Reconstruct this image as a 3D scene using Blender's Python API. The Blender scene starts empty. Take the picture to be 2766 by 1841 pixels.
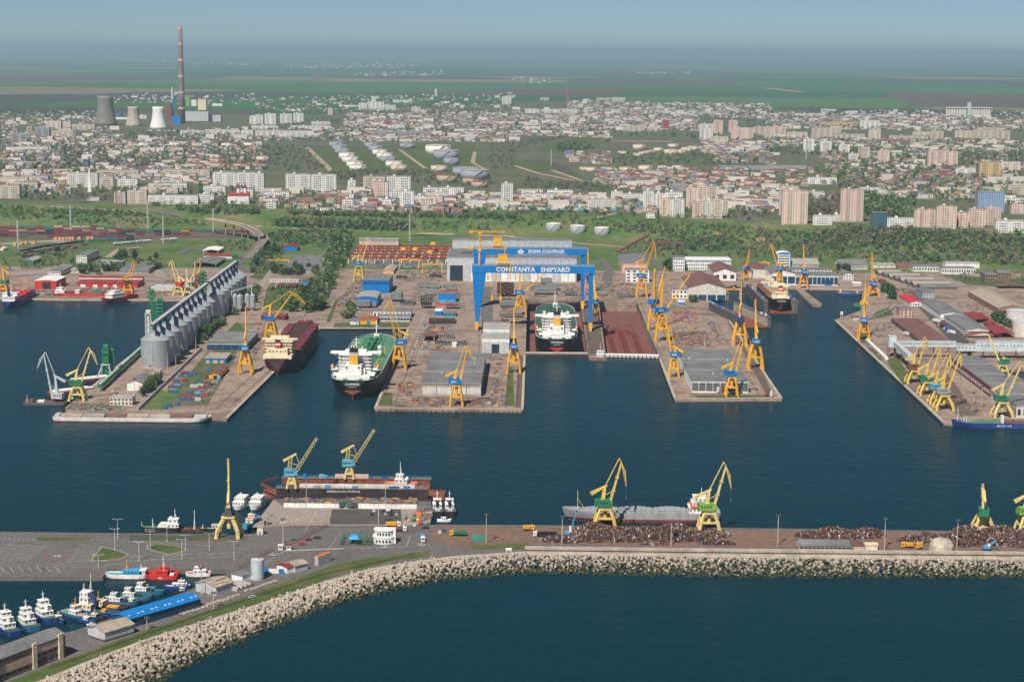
import bpy, math, random
import numpy as np
from mathutils import Vector, Matrix, Euler
from mathutils.geometry import tessellate_polygon
rng = random.Random(7)
R = math.radians
sc = bpy.context.scene
C = sc.collection
# ------------------------------------------------------------------ camera
F, H = 5000.0, 287.0                      # focal length in photo pixels (photo 2766 wide), flying height in metres
PITCH, ROLL = math.atan((920.5 - 138) / F), R(0.4)
cam_d = bpy.data.cameras.new('camera')
cam_d.sensor_width = 36.0
cam_d.lens = F / 2766 * 36.0
cam_d.clip_start, cam_d.clip_end = 5.0, 400000.0
cam = bpy.data.objects.new('camera', cam_d)
C.objects.link(cam)
ROT = Matrix.Rotation(math.pi / 2 - PITCH, 3, 'X') @ Matrix.Rotation(ROLL, 3, 'Z')
cam.matrix_world = Matrix.Translation((0, 0, H)) @ ROT.to_4x4()
sc.camera = cam
# ------------------------------------------------------------------ sky, sun, exposure
SUN_EL, SUN_AZ = R(50), R(23)             # shadows fall away from the viewer, 23 degrees to the right
w = bpy.data.worlds.new('World')
sc.world = w
w.use_nodes = True
nt = w.node_tree
nt.nodes.clear()
sky = nt.nodes.new('ShaderNodeTexSky')
sky.sky_type = 'NISHITA'
sky.sun_disc = False
sky.sun_elevation = SUN_EL
sky.sun_rotation = math.pi + SUN_AZ
sky.altitude = 200
sky.air_density, sky.dust_density, sky.ozone_density = 0.6, 0.0, 6.5
bg = nt.nodes.new('ShaderNodeBackground')
bg.inputs['Strength'].default_value = 0.05
wo = nt.nodes.new('ShaderNodeOutputWorld')
nt.links.new(sky.outputs[0], bg.inputs[0])
nt.links.new(bg.outputs[0], wo.inputs[0])
sl = bpy.data.lights.new('sun', 'SUN')
sl.energy, sl.angle, sl.color = 5.0, R(0.5), (1.0, 0.92, 0.81)
sun = bpy.data.objects.new('sun', sl)
C.objects.link(sun)
to_sun = Vector((-math.sin(SUN_AZ) * math.cos(SUN_EL), -math.cos(SUN_AZ) * math.cos(SUN_EL), math.sin(SUN_EL)))
sun.rotation_euler = to_sun.to_track_quat('Z', 'Y').to_euler()
sun.location = (0, 0, 600)
vs = sc.view_settings
vs.view_transform, vs.look, vs.exposure, vs.gamma = 'Standard', 'None', 0.25, 1.0
vs.use_curve_mapping = False
cy = sc.cycles
cy.max_bounces, cy.diffuse_bounces, cy.glossy_bounces, cy.transmission_bounces, cy.volume_bounces = 5, 2, 2, 2, 0
cy.use_denoising = True
cy.sample_clamp_indirect = 4
# ------------------------------------------------------------------ laying the place out from survey sheets
QZ = 2.5                                  # quay level above the water
PZ = 28.0                                 # level of the town on the bluff
V = {'d': (0, 0, .85178), 's': (0, 0, 1), 'a1': (0, 640, 4.356), 'a2': (450, 640, 4.356), 'a3': (900, 600, 4.356), 'a4': (1350, 600, 4.356),
  'a5': (1800, 640, 4.356), 'a6': (2266, 680, 4.356), 'a7': (50, 850, 4.284), 'a8': (850, 820, 3.927), 'b1': (1720, 820, 4.712),
  'b2': (2266, 860, 4.612), 'b3': (0, 1380, 3.402), 'b4': (350, 1220, 4.612), 'b5': (680, 1130, 3.92), 'b6': (1230, 1330, 4.712),
  'b7': (1480, 1220, 4.531), 'b8': (2166, 1300, 3.927), 'c1': (0, 0, 3.366), 'c2': (690, 0, 3.366), 'c3': (1380, 0, 3.366),
  'c4': (2066, 0, 3.366), 'c5': (0, 360, 3.366), 'c6': (690, 360, 3.366), 'c7': (1380, 360, 3.366), 'c8': (2066, 360, 3.366),
  'e1': (0, 620, 6.535), 'e7': (150, 1530, 6.368), 'e8': (480, 1480, 5.61)}
def S(v, x, y):
 ox, oy, k = V[v]
 return ox + x / k, oy + y / k
def P(px, py, z=QZ):
 d = ROT @ Vector(((px - 1383) / F, (920.5 - py) / F, -1))
 return Vector((0, 0, H)) + d * ((z - H) / d.z)
def W(v, x, y, z=QZ):
 return P(*S(v, x, y), z)
def mpp(p):                               # metres per photo pixel at a place
 return p.y * math.cos(PITCH) / F * 1.012
YAW = R(-0.8)                             # the port's own axis
def interp(x, xs, ys):
 return float(np.interp(x, xs, ys))
def foot(X):                              # foot of the bluff
 return interp(X, [-3000, -816, -300, 0, 350, 711, 1500, 3000], [2990, 2960, 2890, 2850, 2740, 2560, 2420, 2300])
def ground_z(X, Y):
 t = min(1, max(0, (Y - foot(X)) / 135))
 t = t * t * (3 - 2 * t)
 return QZ - .02 + (PZ - QZ) * t
# ------------------------------------------------------------------ materials
MATS = {}
def lin(c):
 return tuple(((v / 12.92) if v <= .04045 else ((v + .055) / 1.055) ** 2.4) for v in c)
def M(name, col=None, rough=.75, vary=.16, scale=.25, metal=0.0, streak=0.0, dirt=None, spec=.3):
 """painted / weathered surface: base colour (linear) broken up by noise at two sizes, and rain streaks"""
 if name in MATS:
  return MATS[name]
 m = bpy.data.materials.new(name)
 MATS[name] = m
 m.use_nodes = True
 n, l = m.node_tree.nodes, m.node_tree.links
 b = n['Principled BSDF']
 b.inputs['Roughness'].default_value = rough
 b.inputs['Metallic'].default_value = metal
 b.inputs['Specular IOR Level'].default_value = spec
 g = n.new('ShaderNodeNewGeometry')
 if col == 'object':
  oi = n.new('ShaderNodeObjectInfo')
  src = oi.outputs['Color']
 elif col == 'attribute':
  at = n.new('ShaderNodeAttribute')
  at.attribute_name = 'col'
  src = at.outputs['Color']
 else:
  rgb = n.new('ShaderNodeRGB')
  rgb.outputs[0].default_value = (*col, 1)
  src = rgb.outputs[0]
 for sca, amt in ((scale, vary), (scale * 7, vary * .7)):
  t = n.new('ShaderNodeTexNoise')
  t.inputs['Scale'].default_value = sca
  t.inputs['Detail'].default_value = 3
  l.new(g.outputs['Position'], t.inputs['Vector'])
  mr = n.new('ShaderNodeMapRange')
  mr.inputs[1].default_value, mr.inputs[2].default_value = .3, .7
  mr.inputs[3].default_value, mr.inputs[4].default_value = 1 - amt, 1 + amt
  l.new(t.outputs['Fac'], mr.inputs[0])
  mu = n.new('ShaderNodeVectorMath')
  mu.operation = 'SCALE'
  l.new(src, mu.inputs[0])
  l.new(mr.outputs[0], mu.inputs['Scale'])
  src = mu.outputs[0]
 if streak:
  mp = n.new('ShaderNodeMapping')
  mp.inputs['Scale'].default_value = (1.1, 1.1, .06)
  l.new(g.outputs['Position'], mp.inputs[0])
  t = n.new('ShaderNodeTexNoise')
  t.inputs['Scale'].default_value = .7
  t.inputs['Detail'].default_value = 5
  l.new(mp.outputs[0], t.inputs['Vector'])
  mr = n.new('ShaderNodeMapRange')
  mr.inputs[1].default_value, mr.inputs[2].default_value = .52, .75
  mr.inputs[4].default_value = streak
  l.new(t.outputs['Fac'], mr.inputs[0])
  mx = n.new('ShaderNodeMix')
  mx.data_type = 'RGBA'
  l.new(mr.outputs[0], mx.inputs['Factor'])
  l.new(src, mx.inputs['A'])
  mx.inputs['B'].default_value = (*(dirt or (.16, .075, .04)), 1)
  src = mx.outputs['Result']
 l.new(src, b.inputs['Base Color'])
 return m
def ground_mat(name, cols, scale, sharp=.12, fine=.25, rough=.9, second=None):
 """patchy ground: several earth colours spread by large noise, broken up by fine noise"""
 m = bpy.data.materials.new(name)
 MATS[name] = m
 m.use_nodes = True
 n, l = m.node_tree.nodes, m.node_tree.links
 b = n['Principled BSDF']
 b.inputs['Roughness'].default_value = rough
 b.inputs['Specular IOR Level'].default_value = .2
 g = n.new('ShaderNodeNewGeometry')
 t = n.new('ShaderNodeTexNoise')
 t.inputs['Scale'].default_value = scale
 t.inputs['Detail'].default_value = 7
 t.inputs['Roughness'].default_value = .65
 l.new(g.outputs['Position'], t.inputs['Vector'])
 cr = n.new('ShaderNodeValToRGB')
 k = len(cols)
 cr.color_ramp.elements[0].position = .3
 cr.color_ramp.elements[0].color = (*cols[0], 1)
 cr.color_ramp.elements[1].position = .7
 cr.color_ramp.elements[1].color = (*cols[-1], 1)
 for i in range(1, k - 1):
  e = cr.color_ramp.elements.new(.3 + .4 * i / (k - 1))
  e.color = (*cols[i], 1)
 l.new(t.outputs['Fac'], cr.inputs[0])
 t2 = n.new('ShaderNodeTexNoise')
 t2.inputs['Scale'].default_value = fine
 t2.inputs['Detail'].default_value = 4
 l.new(g.outputs['Position'], t2.inputs['Vector'])
 mr = n.new('ShaderNodeMapRange')
 mr.inputs[1].default_value, mr.inputs[2].default_value = .3, .7
 mr.inputs[3].default_value, mr.inputs[4].default_value = .78, 1.22
 l.new(t2.outputs['Fac'], mr.inputs[0])
 mu = n.new('ShaderNodeVectorMath')
 mu.operation = 'SCALE'
 l.new(cr.outputs[0], mu.inputs[0])
 l.new(mr.outputs[0], mu.inputs['Scale'])
 l.new(mu.outputs[0], b.inputs['Base Color'])
 return m
def hexc(h):
 return lin(tuple(int(h[i:i + 2], 16) / 255 for i in (0, 2, 4)))
# paints: name -> (linear colour, keyword changes)
M('white', (.74, .74, .72), streak=.35, dirt=(.32, .26, .2))
M('cream', (.72, .62, .44), streak=.3)
M('offwhite', (.6, .57, .52), streak=.3, dirt=(.3, .25, .2))
M('grey', (.3, .31, .32), streak=.2)
M('lightgrey', (.46, .48, .5), streak=.2)
M('darkgrey', (.09, .095, .1))
M('black', (.018, .02, .024), rough=.55, vary=.3, streak=.4, dirt=(.09, .05, .04))
M('hullred', (.16, .035, .035), vary=.3, streak=.3)
M('hullbrown', (.075, .04, .04), vary=.35, streak=.4, dirt=(.03, .025, .03))
M('maroon', (.15, .03, .04), vary=.22)
M('red', (.52, .03, .03), rough=.6)
M('orange', (.7, .15, .03), rough=.6)
M('rust', (.2, .07, .035), vary=.4, scale=.4)
M('rustdark', (.07, .032, .024), vary=.45, scale=.5)
M('yellow', (.74, .39, .03), rough=.6, streak=.28)
M('yellowold', (.66, .47, .11), rough=.65, streak=.4)
M('yellowpale', (.66, .53, .21), rough=.65, streak=.4)
M('amber', (.72, .35, .03), rough=.6, streak=.2)
M('blue', (.0, .17, .5), rough=.5, vary=.08, streak=.15, dirt=(.01, .1, .3))
M('dockwall', (.028, .028, .034), vary=.3, streak=.75, dirt=(.13, .05, .032))
M('bluehull', (.012, .05, .24), rough=.5, streak=.3)
M('bluelight', (.05, .32, .58), rough=.6, streak=.2)
M('skyblue', (.09, .34, .48), rough=.6, streak=.25)
M('tugblue', (.025, .15, .26), rough=.6, streak=.3)
M('teal', (.02, .3, .36), rough=.6)
M('green', (.02, .19, .09), rough=.6, streak=.2)
M('greenlight', (.18, .36, .07), rough=.6, streak=.2)
M('deckgreen', (.08, .22, .13), vary=.25, scale=.15, streak=.1)
M('deckdark', (.035, .1, .075), vary=.3, scale=.15)
M('pipegreen', (.02, .17, .07))
M('steel', (.42, .45, .47), rough=.45, metal=.35, vary=.1, streak=.15, dirt=(.25, .23, .2))
M('zinc', (.44, .48, .51), rough=.4, metal=.4, vary=.08, streak=.12, dirt=(.3, .3, .3))
M('glass', (.02, .035, .05), rough=.15, spec=.6)
M('winfar', (.11, .12, .135), rough=.3)
M('bluglass', (.015, .06, .12), rough=.15, spec=.6)
M('roofgrey', (.17, .17, .175), vary=.2, scale=.06)
M('rooflight', (.33, .32, .3), vary=.2, scale=.08)
M('roofred', (.24, .035, .035), vary=.2)
M('roofbrown', (.17, .085, .075), vary=.3, scale=.12)
M('roofblue', (.0, .17, .5), vary=.12)
M('rooftan', (.36, .3, .24), vary=.2)
M('tile', (.32, .09, .05), vary=.25)
M('concrete', (.42, .37, .31), vary=.22, scale=.12, streak=.35, dirt=(.2, .14, .1))
M('concretedark', (.2, .18, .16), vary=.3, scale=.2, streak=.5, dirt=(.05, .05, .04))
M('brickred', (.36, .13, .08), vary=.2)
M('brick', (.26, .15, .11), vary=.25, scale=.4)
M('pink', (.62, .4, .33), streak=.2)
M('wood', (.6, .34, .16), vary=.25, scale=.5)
M('rubber', (.012, .012, .013))
M('bark', (.08, .06, .045))
M('paintwhite', (.62, .62, .6), vary=.25, scale=.4)
M('paintred', (.45, .05, .05), vary=.25, scale=.4)
M('any', 'object', rough=.6, vary=.12, streak=.15, dirt=(.2, .16, .13))
M('anyroof', 'object', rough=.8, vary=.22, scale=.3)
M('wallany', 'object', rough=.85, vary=.1, scale=.2, streak=.25, dirt=(.3, .24, .19))
M('mixed', 'attribute', rough=.8, vary=.12, scale=.4)
M('carpaint', 'object', rough=.3, vary=.05, spec=.5)
# ------------------------------------------------------------------ mesh helper
class MB:
 def __init__(s):
  s.v, s.f = [], []
 def quad(s, *pts):
  i = len(s.v)
  s.v += [tuple(p) for p in pts]
  s.f.append(tuple(range(i, i + len(pts))))
  return s
 def box(s, x0, x1, y0, y1, z0, z1):
  i = len(s.v)
  s.v += [(x0, y0, z0), (x1, y0, z0), (x1, y1, z0), (x0, y1, z0), (x0, y0, z1), (x1, y0, z1), (x1, y1, z1), (x0, y1, z1)]
  s.f += [(i, i + 3, i + 2, i + 1), (i + 4, i + 5, i + 6, i + 7), (i, i + 1, i + 5, i + 4), (i + 1, i + 2, i + 6, i + 5), (i + 2, i + 3, i + 7, i + 6), (i + 3, i, i + 4, i + 7)]
  return s
 def cbox(s, x, y, z, dx, dy, dz):
  return s.box(x - dx / 2, x + dx / 2, y - dy / 2, y + dy / 2, z, z + dz)
 def bar(s, p, q, w, h=None, w2=None, h2=None):
  p, q = Vector(p), Vector(q)
  d = (q - p).normalized()
  side = d.cross(Vector((0, 0, 1)))
  if side.length < .02:
   side = Vector((0, 1, 0))
  side.normalize()
  up = side.cross(d)
  h = h or w
  w2, h2 = w2 or w, h2 or (h if w2 is None else w2 * h / w)
  i = len(s.v)
  for c, a, b in ((p, w, h), (q, w2, h2)):
   s.v += [tuple(c - side * a / 2 - up * b / 2), tuple(c + side * a / 2 - up * b / 2), tuple(c + side * a / 2 + up * b / 2), tuple(c - side * a / 2 + up * b / 2)]
  s.f += [(i, i + 3, i + 2, i + 1), (i + 4, i + 5, i + 6, i + 7), (i, i + 1, i + 5, i + 4), (i + 1, i + 2, i + 6, i + 5), (i + 2, i + 3, i + 7, i + 6), (i + 3, i, i + 4, i + 7)]
  return s
 def truss(s, p, q, w, t=.25, n=6, w2=None):
  """lattice beam: four chords and zigzag braces"""
  p, q = Vector(p), Vector(q)
  d = (q - p).normalized()
  side = d.cross(Vector((0, 0, 1)))
  if side.length < .02:
   side = Vector((0, 1, 0))
  side.normalize()
  up = side.cross(d)
  w2 = w2 or w
  K = []
  for i in range(n + 1):
   c = p.lerp(q, i / n)
   a = (w + (w2 - w) * i / n) / 2
   K.append([c - side * a - up * a, c + side * a - up * a, c + side * a + up * a, c - side * a + up * a])
  for j in range(4):
   s.bar(K[0][j], K[n][j], t)
  for i in range(n):
   for j in range(4):
    a, b = (j, (j + 1) % 4) if i % 2 else ((j + 1) % 4, j)
    s.bar(K[i][a], K[i + 1][b], t * .6)
  return s
 def tube(s, p, q, r, n=8, r2=None, cap=True):
  p, q = Vector(p), Vector(q)
  d = (q - p).normalized()
  a = d.orthogonal().normalized()
  b = d.cross(a)
  r2 = r if r2 is None else r2
  i = len(s.v)
  for c, rr in ((p, r), (q, r2)):
   for k in range(n):
    t = 2 * math.pi * k / n
    s.v.append(tuple(c + (a * math.cos(t) + b * math.sin(t)) * rr))
  for k in range(n):
   s.f.append((i + k, i + (k + 1) % n, i + n + (k + 1) % n, i + n + k))
  if cap:
   s.f.append(tuple(i + k for k in range(n - 1, -1, -1)))
   s.f.append(tuple(i + n + k for k in range(n)))
  return s
 def lathe(s, prof, n=24, c=(0, 0, 0), cap=True):
  i = len(s.v)
  for r, z in prof:
   for k in range(n):
    t = 2 * math.pi * k / n
    s.v.append((c[0] + r * math.cos(t), c[1] + r * math.sin(t), c[2] + z))
  for j in range(len(prof) - 1):
   for k in range(n):
    a, b = i + j * n + k, i + j * n + (k + 1) % n
    s.f.append((a, b, b + n, a + n))
  if cap:
   s.f.append(tuple(i + k for k in range(n - 1, -1, -1)))
   e = i + (len(prof) - 1) * n
   s.f.append(tuple(e + k for k in range(n)))
  return s
 def prism(s, poly, z0, z1, bottom=False):
  """extruded ground outline (any simple polygon)"""
  n = len(poly)
  area = sum(poly[k][0] * poly[(k + 1) % n][1] - poly[(k + 1) % n][0] * poly[k][1] for k in range(n))
  if area < 0:
   poly = poly[::-1]
  i = len(s.v)
  s.v += [(p[0], p[1], z1) for p in poly] + [(p[0], p[1], z0) for p in poly]
  for t in tessellate_polygon([[Vector((p[0], p[1], 0)) for p in poly]]):
   a, b, c = (poly[k] for k in t)
   ccw = (b[0] - a[0]) * (c[1] - a[1]) - (c[0] - a[0]) * (b[1] - a[1]) > 0
   t = t if ccw else t[::-1]
   s.f.append(tuple(i + k for k in t))
  if z0 < z1:
   for k in range(n):
    j = (k + 1) % n
    s.f.append((i + k, i + n + k, i + n + j, i + j))
  else:
   s.v = s.v[:i + n]
  return s
 def loft(s, rings, close=True, caps=True):
  i = len(s.v)
  n = len(rings[0])
  for r in rings:
   s.v += [tuple(p) for p in r]
  for j in range(len(rings) - 1):
   for k in range(n if close else n - 1):
    a, b = i + j * n + k, i + j * n + (k + 1) % n
    s.f.append((a, b, b + n, a + n))
  if caps:
   s.f.append(tuple(i + k for k in range(n - 1, -1, -1)))
   e = i + (len(rings) - 1) * n
   s.f.append(tuple(e + k for k in range(n)))
  return s
 def gable(s, x0, x1, y0, y1, z0, rise, over=.4, along='y', t=.25):
  """pitched roof of real thickness"""
  if along == 'y':
   m = (x0 + x1) / 2
   pr = [(x0 - over, z0), (m, z0 + rise), (x1 + over, z0), (x1 + over, z0 + t), (m, z0 + rise + t), (x0 - over, z0 + t)]
   s.loft([[(a, y0 - over, b) for a, b in pr], [(a, y1 + over, b) for a, b in pr]])
  else:
   m = (y0 + y1) / 2
   pr = [(y0 - over, z0), (y0 - over, z0 + t), (m, z0 + rise + t), (y1 + over, z0 + t), (y1 + over, z0), (m, z0 + rise)]
   s.loft([[(x0 - over, a, b) for a, b in pr], [(x1 + over, a, b) for a, b in pr]])
  return s
 def mesh(s, name, mat, smooth=False):
  me = bpy.data.meshes.new(name)
  me.from_pydata(s.v, [], s.f)
  me.materials.append(MATS[mat] if isinstance(mat, str) else mat)
  if smooth:
   me.polygons.foreach_set('use_smooth', [True] * len(me.polygons))
  me.update()
  return me
 def obj(s, name, mat, parent=None, loc=(0, 0, 0), yaw=0, smooth=False, color=None, **props):
  o = bpy.data.objects.new(name, s.mesh(name, mat, smooth))
  C.objects.link(o)
  if parent:
   o.parent = parent
  o.location = loc
  o.rotation_euler = (0, 0, yaw)
  if color:
   o.color = (*color, 1)
  for k, v in props.items():
   o[k] = v
  return o
LABELS = {}
def T(name, label, cat, loc=(0, 0, 0), yaw=0.0, group=None):
 o = bpy.data.objects.new(name, None)
 o.empty_display_size = 1
 C.objects.link(o)
 o.location = loc
 o.rotation_euler = (0, 0, yaw)
 tag(o, label, cat, group)
 return o
def tag(o, label, cat, group=None):
 o['label'] = label
 o['category'] = cat
 if group:
  o['group'] = group
 return o
def dup(o, loc=None, yaw=None, label=None, group=None, colors=None, parent=None, scale=None):
 """copy of a thing with its parts and sub-parts; colors: part name -> colour"""
 c = o.copy()
 C.objects.link(c)
 if parent:
  c.parent = parent
 if loc is not None:
  c.location = loc
 if yaw is not None:
  c.rotation_euler = (0, 0, yaw)
 if scale is not None:
  c.scale = scale
 if label:
  c['label'] = label
 if group:
  c['group'] = group
 base = c.name.split('.')[0]
 if colors and base in colors:
  c.color = (*colors[base], 1)
 for ch in o.children:
  dup(ch, parent=c, colors=colors)
 return c
def letters(text, size, mat, parent, loc, rot, name='lettering', bold=.0, depth=.03, space=1.0):
 cu = bpy.data.curves.new(name, 'FONT')
 cu.body = text
 cu.size = size
 cu.extrude = depth
 cu.offset = bold
 cu.space_character = space
 cu.align_x = 'CENTER'
 cu.align_y = 'CENTER'
 cu.resolution_u = 2
 cu.materials.append(MATS[mat])
 tmp = bpy.data.objects.new(name, cu)
 me = bpy.data.meshes.new_from_object(tmp)
 bpy.data.objects.remove(tmp)
 bpy.data.curves.remove(cu)
 o = bpy.data.objects.new(name, me)
 C.objects.link(o)
 o.parent = parent
 o.location = loc
 o.rotation_euler = rot
 return o
def ordinal(i):
 return ['first', 'second', 'third', 'fourth', 'fifth', 'sixth', 'seventh', 'eighth', 'ninth', 'tenth', 'eleventh', 'twelfth', 'thirteenth', 'fourteenth', 'fifteenth', 'sixteenth', 'seventeenth', 'eighteenth', 'nineteenth', 'twentieth',
   'twenty-first', 'twenty-second', 'twenty-third', 'twenty-fourth', 'twenty-fifth', 'twenty-sixth', 'twenty-seventh', 'twenty-eighth', 'twenty-ninth', 'thirtieth'][i] if i < 30 else 'number %d' % (i + 1)
# ================================================================== THE SETTING
ground_mat('quaytop', [(.11, .085, .072), (.23, .17, .138), (.31, .24, .195), (.18, .13, .105), (.26, .21, .175)], .02, fine=.3)
ground_mat('asphalt', [(.1, .092, .09), (.14, .128, .124), (.125, .115, .11)], .02, fine=.5)
ground_mat('asphaltdark', [(.07, .066, .066), (.1, .092, .09)], .05, fine=.5)
ground_mat('dirt', [(.13, .085, .065), (.19, .125, .095), (.16, .1, .075)], .03, fine=.3)
ground_mat('grassground', [(.045, .08, .022), (.075, .11, .028), (.13, .12, .065)], .05, fine=.6)
ground_mat('slope', [(.045, .09, .028), (.08, .14, .038), (.125, .15, .055), (.2, .165, .1)], .012, fine=.09)
ground_mat('town', [(.05, .08, .03), (.14, .125, .09), (.07, .105, .04), (.19, .165, .135)], .012, fine=.07)
ground_mat('concretepad', [(.26, .22, .19), (.33, .28, .24)], .05, fine=.4)
ground_mat('dockfloor', [(.13, .05, .042), (.19, .075, .065), (.15, .085, .07)], .06, fine=.5)
ground_mat('railbed', [(.1, .075, .06), (.15, .12, .1)], .02, fine=.4)
ground_mat('sandbed', [(.3, .22, .15), (.4, .32, .24)], .03, fine=.2)
ground_mat('redearth', [(.3, .15, .1), (.4, .24, .16)], .03, fine=.1)
def farmland():
 m = bpy.data.materials.new('farmland')
 MATS['farmland'] = m
 m.use_nodes = True
 n, l = m.node_tree.nodes, m.node_tree.links
 b = n['Principled BSDF']
 b.inputs['Roughness'].default_value = .95
 b.inputs['Specular IOR Level'].default_value = .1
 g = n.new('ShaderNodeNewGeometry')
 mp = n.new('ShaderNodeMapping')
 mp.inputs['Rotation'].default_value = (0, 0, R(14))
 mp.inputs['Scale'].default_value = (1 / 1500, 1 / 1900, 0)
 l.new(g.outputs['Position'], mp.inputs[0])
 v = n.new('ShaderNodeTexVoronoi')
 v.distance = 'CHEBYCHEV'
 v.inputs['Scale'].default_value = 1
 v.inputs['Randomness'].default_value = .8
 l.new(mp.outputs[0], v.inputs['Vector'])
 sep = n.new('ShaderNodeSeparateColor')
 l.new(v.outputs['Color'], sep.inputs[0])
 cr = n.new('ShaderNodeValToRGB')
 cr.color_ramp.interpolation = 'CONSTANT'
 cols = [(0, (.045, .12, .035)), (.3, (.06, .07, .045)), (.42, (.035, .1, .035)), (.6, (.075, .14, .05)), (.72, (.1, .08, .065)), (.84, (.05, .14, .04)), (.94, (.17, .16, .09))]
 cr.color_ramp.elements[0].color = (*cols[0][1], 1)
 cr.color_ramp.elements[1].position = cols[1][0]
 cr.color_ramp.elements[1].color = (*cols[1][1], 1)
 for p_, c_ in cols[2:]:
  cr.color_ramp.elements.new(p_).color = (*c_, 1)
 l.new(sep.outputs[0], cr.inputs[0])
 t = n.new('ShaderNodeTexNoise')
 t.inputs['Scale'].default_value = .004
 t.inputs['Detail'].default_value = 6
 l.new(g.outputs['Position'], t.inputs['Vector'])
 mr = n.new('ShaderNodeMapRange')
 mr.inputs[3].default_value, mr.inputs[4].default_value = .7, 1.3
 l.new(t.outputs['Fac'], mr.inputs[0])
 mu = n.new('ShaderNodeVectorMath')
 mu.operation = 'SCALE'
 l.new(cr.outputs[0], mu.inputs[0])
 l.new(mr.outputs[0], mu.inputs['Scale'])
 l.new(mu.outputs[0], b.inputs['Base Color'])
farmland()
def water_mat():
 m = bpy.data.materials.new('seawater')
 MATS['seawater'] = m
 m.use_nodes = True
 n, l = m.node_tree.nodes, m.node_tree.links
 b = n['Principled BSDF']
 b.inputs['Base Color'].default_value = (.001, .025, .036, 1)
 b.inputs['Roughness'].default_value = .16
 b.inputs['Specular IOR Level'].default_value = 0
 g = n.new('ShaderNodeNewGeometry')
 prev = None
 for sx, sy, dist, det in ((.5, .22, .17, 4), (.09, .05, .55, 3), (.012, .006, 1.0, 3)):
  mp = n.new('ShaderNodeMapping')
  mp.inputs['Rotation'].default_value = (0, 0, R(16))
  mp.inputs['Scale'].default_value = (sx, sy * 2.2, 1)
  l.new(g.outputs['Position'], mp.inputs[0])
  t = n.new('ShaderNodeTexNoise')
  t.inputs['Scale'].default_value = 1
  t.inputs['Detail'].default_value = det
  l.new(mp.outputs[0], t.inputs['Vector'])
  bp = n.new('ShaderNodeBump')
  bp.inputs['Strength'].default_value = 1
  bp.inputs['Distance'].default_value = dist
  l.new(t.outputs['Fac'], bp.inputs['Height'])
  if prev:
   l.new(prev.outputs[0], bp.inputs['Normal'])
  prev = bp
 l.new(prev.outputs[0], b.inputs['Normal'])
 gl = n.new('ShaderNodeBsdfGlossy')
 fr = n.new('ShaderNodeFresnel')
 fr.inputs['IOR'].default_value = 1.33
 ma = n.new('ShaderNodeMath')
 ma.operation = 'MULTIPLY'
 ma.inputs[1].default_value = .5
 ms = n.new('ShaderNodeMixShader')
 l.new(prev.outputs[0], gl.inputs['Normal'])
 l.new(prev.outputs[0], fr.inputs['Normal'])
 l.new(fr.outputs[0], ma.inputs[0])
 l.new(ma.outputs[0], ms.inputs[0])
 l.new(b.outputs[0], ms.inputs[1])
 l.new(gl.outputs[0], ms.inputs[2])
 l.new(ms.outputs[0], n['Material Output'].inputs['Surface'])
 # calm and ruffled lanes on the basin
 t = n.new('ShaderNodeTexNoise')
 t.inputs['Scale'].default_value = .006
 t.inputs['Detail'].default_value = 5
 l.new(g.outputs['Position'], t.inputs['Vector'])
 mr = n.new('ShaderNodeMapRange')
 mr.inputs[1].default_value, mr.inputs[2].default_value = .35, .65
 mr.inputs[3].default_value, mr.inputs[4].default_value = .12, .26
 l.new(t.outputs['Fac'], mr.inputs[0])
 l.new(mr.outputs[0], gl.inputs['Roughness'])
water_mat()
def pts(v, seq, z=QZ):
 return [W(v, x, y, z)[:2] for x, y in seq]
def struct(mb, name, mat, **k):
 o = mb.obj(name, mat, **k)
 o['kind'] = 'structure'
 return o
# dry docks (interior corners at quay level): left dock holds the tanker, right dock is empty
D1 = [P(1420, 952), P(1424, 811), P(1568, 813), P(1587, 953)]
D2 = [P(1636, 956), P(1617, 814), P(1720, 814), P(1780, 959)]
gateY = min(D1[0].y, D1[3].y, D2[0].y, D2[3].y) - 1.5
cx0, cx1 = D1[0].x - 2.5, D2[3].x + 2.5
wb = MB()
for x0, x1, y0, y1 in ((-6000, 6000, -3000, gateY), (-6000, cx0, gateY, 2500), (cx1, 6000, gateY, 2500)):
 wb.quad((x0, y0, 0), (x1, y0, 0), (x1, y1, 0), (x0, y1, 0))
struct(wb, 'water', 'seawater')
# terrain: port plain, bluff, town plateau, farmland to the horizon
xs = np.concatenate([-np.geomspace(150000, 2100, 26), np.arange(-2000, 2001, 25), np.geomspace(2100, 150000, 26)])
ys = np.concatenate([[2395], np.arange(2410, 3200, 11), np.geomspace(3210, 150000, 60)])
tv, tf, ti = [], [], []
nr = np.random.RandomState(3)
for y in ys:
 for x in xs:
  z = ground_z(x, y)
  if QZ + .5 < z < PZ - .5:
   z += nr.uniform(-1.6, 1.6)
  tv.append((x, y, z))
nx = len(xs)
for j in range(len(ys) - 1):
 for i in range(nx - 1):
  a = j * nx + i
  tf.append((a, a + 1, a + 1 + nx, a + nx))
  X, Y = (xs[i] + xs[i + 1]) / 2, (ys[j] + ys[j + 1]) / 2
  edge = interp(X, [-1200, -700, -200, 300, 800, 1400], [7400, 7800, 9200, 9700, 8700, 8200])
  ti.append(1 if Y < foot(X) + 190 else (2 if Y > edge else 0))
me = bpy.data.meshes.new('ground')
me.from_pydata(tv, [], tf)
for k in ('town', 'slope', 'farmland'):
 me.materials.append(MATS[k])
me.polygons.foreach_set('material_index', ti)
me.polygons.foreach_set('use_smooth', [True] * len(tf))
gro = bpy.data.objects.new('ground', me)
C.objects.link(gro)
gro['kind'] = 'structure'
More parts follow.
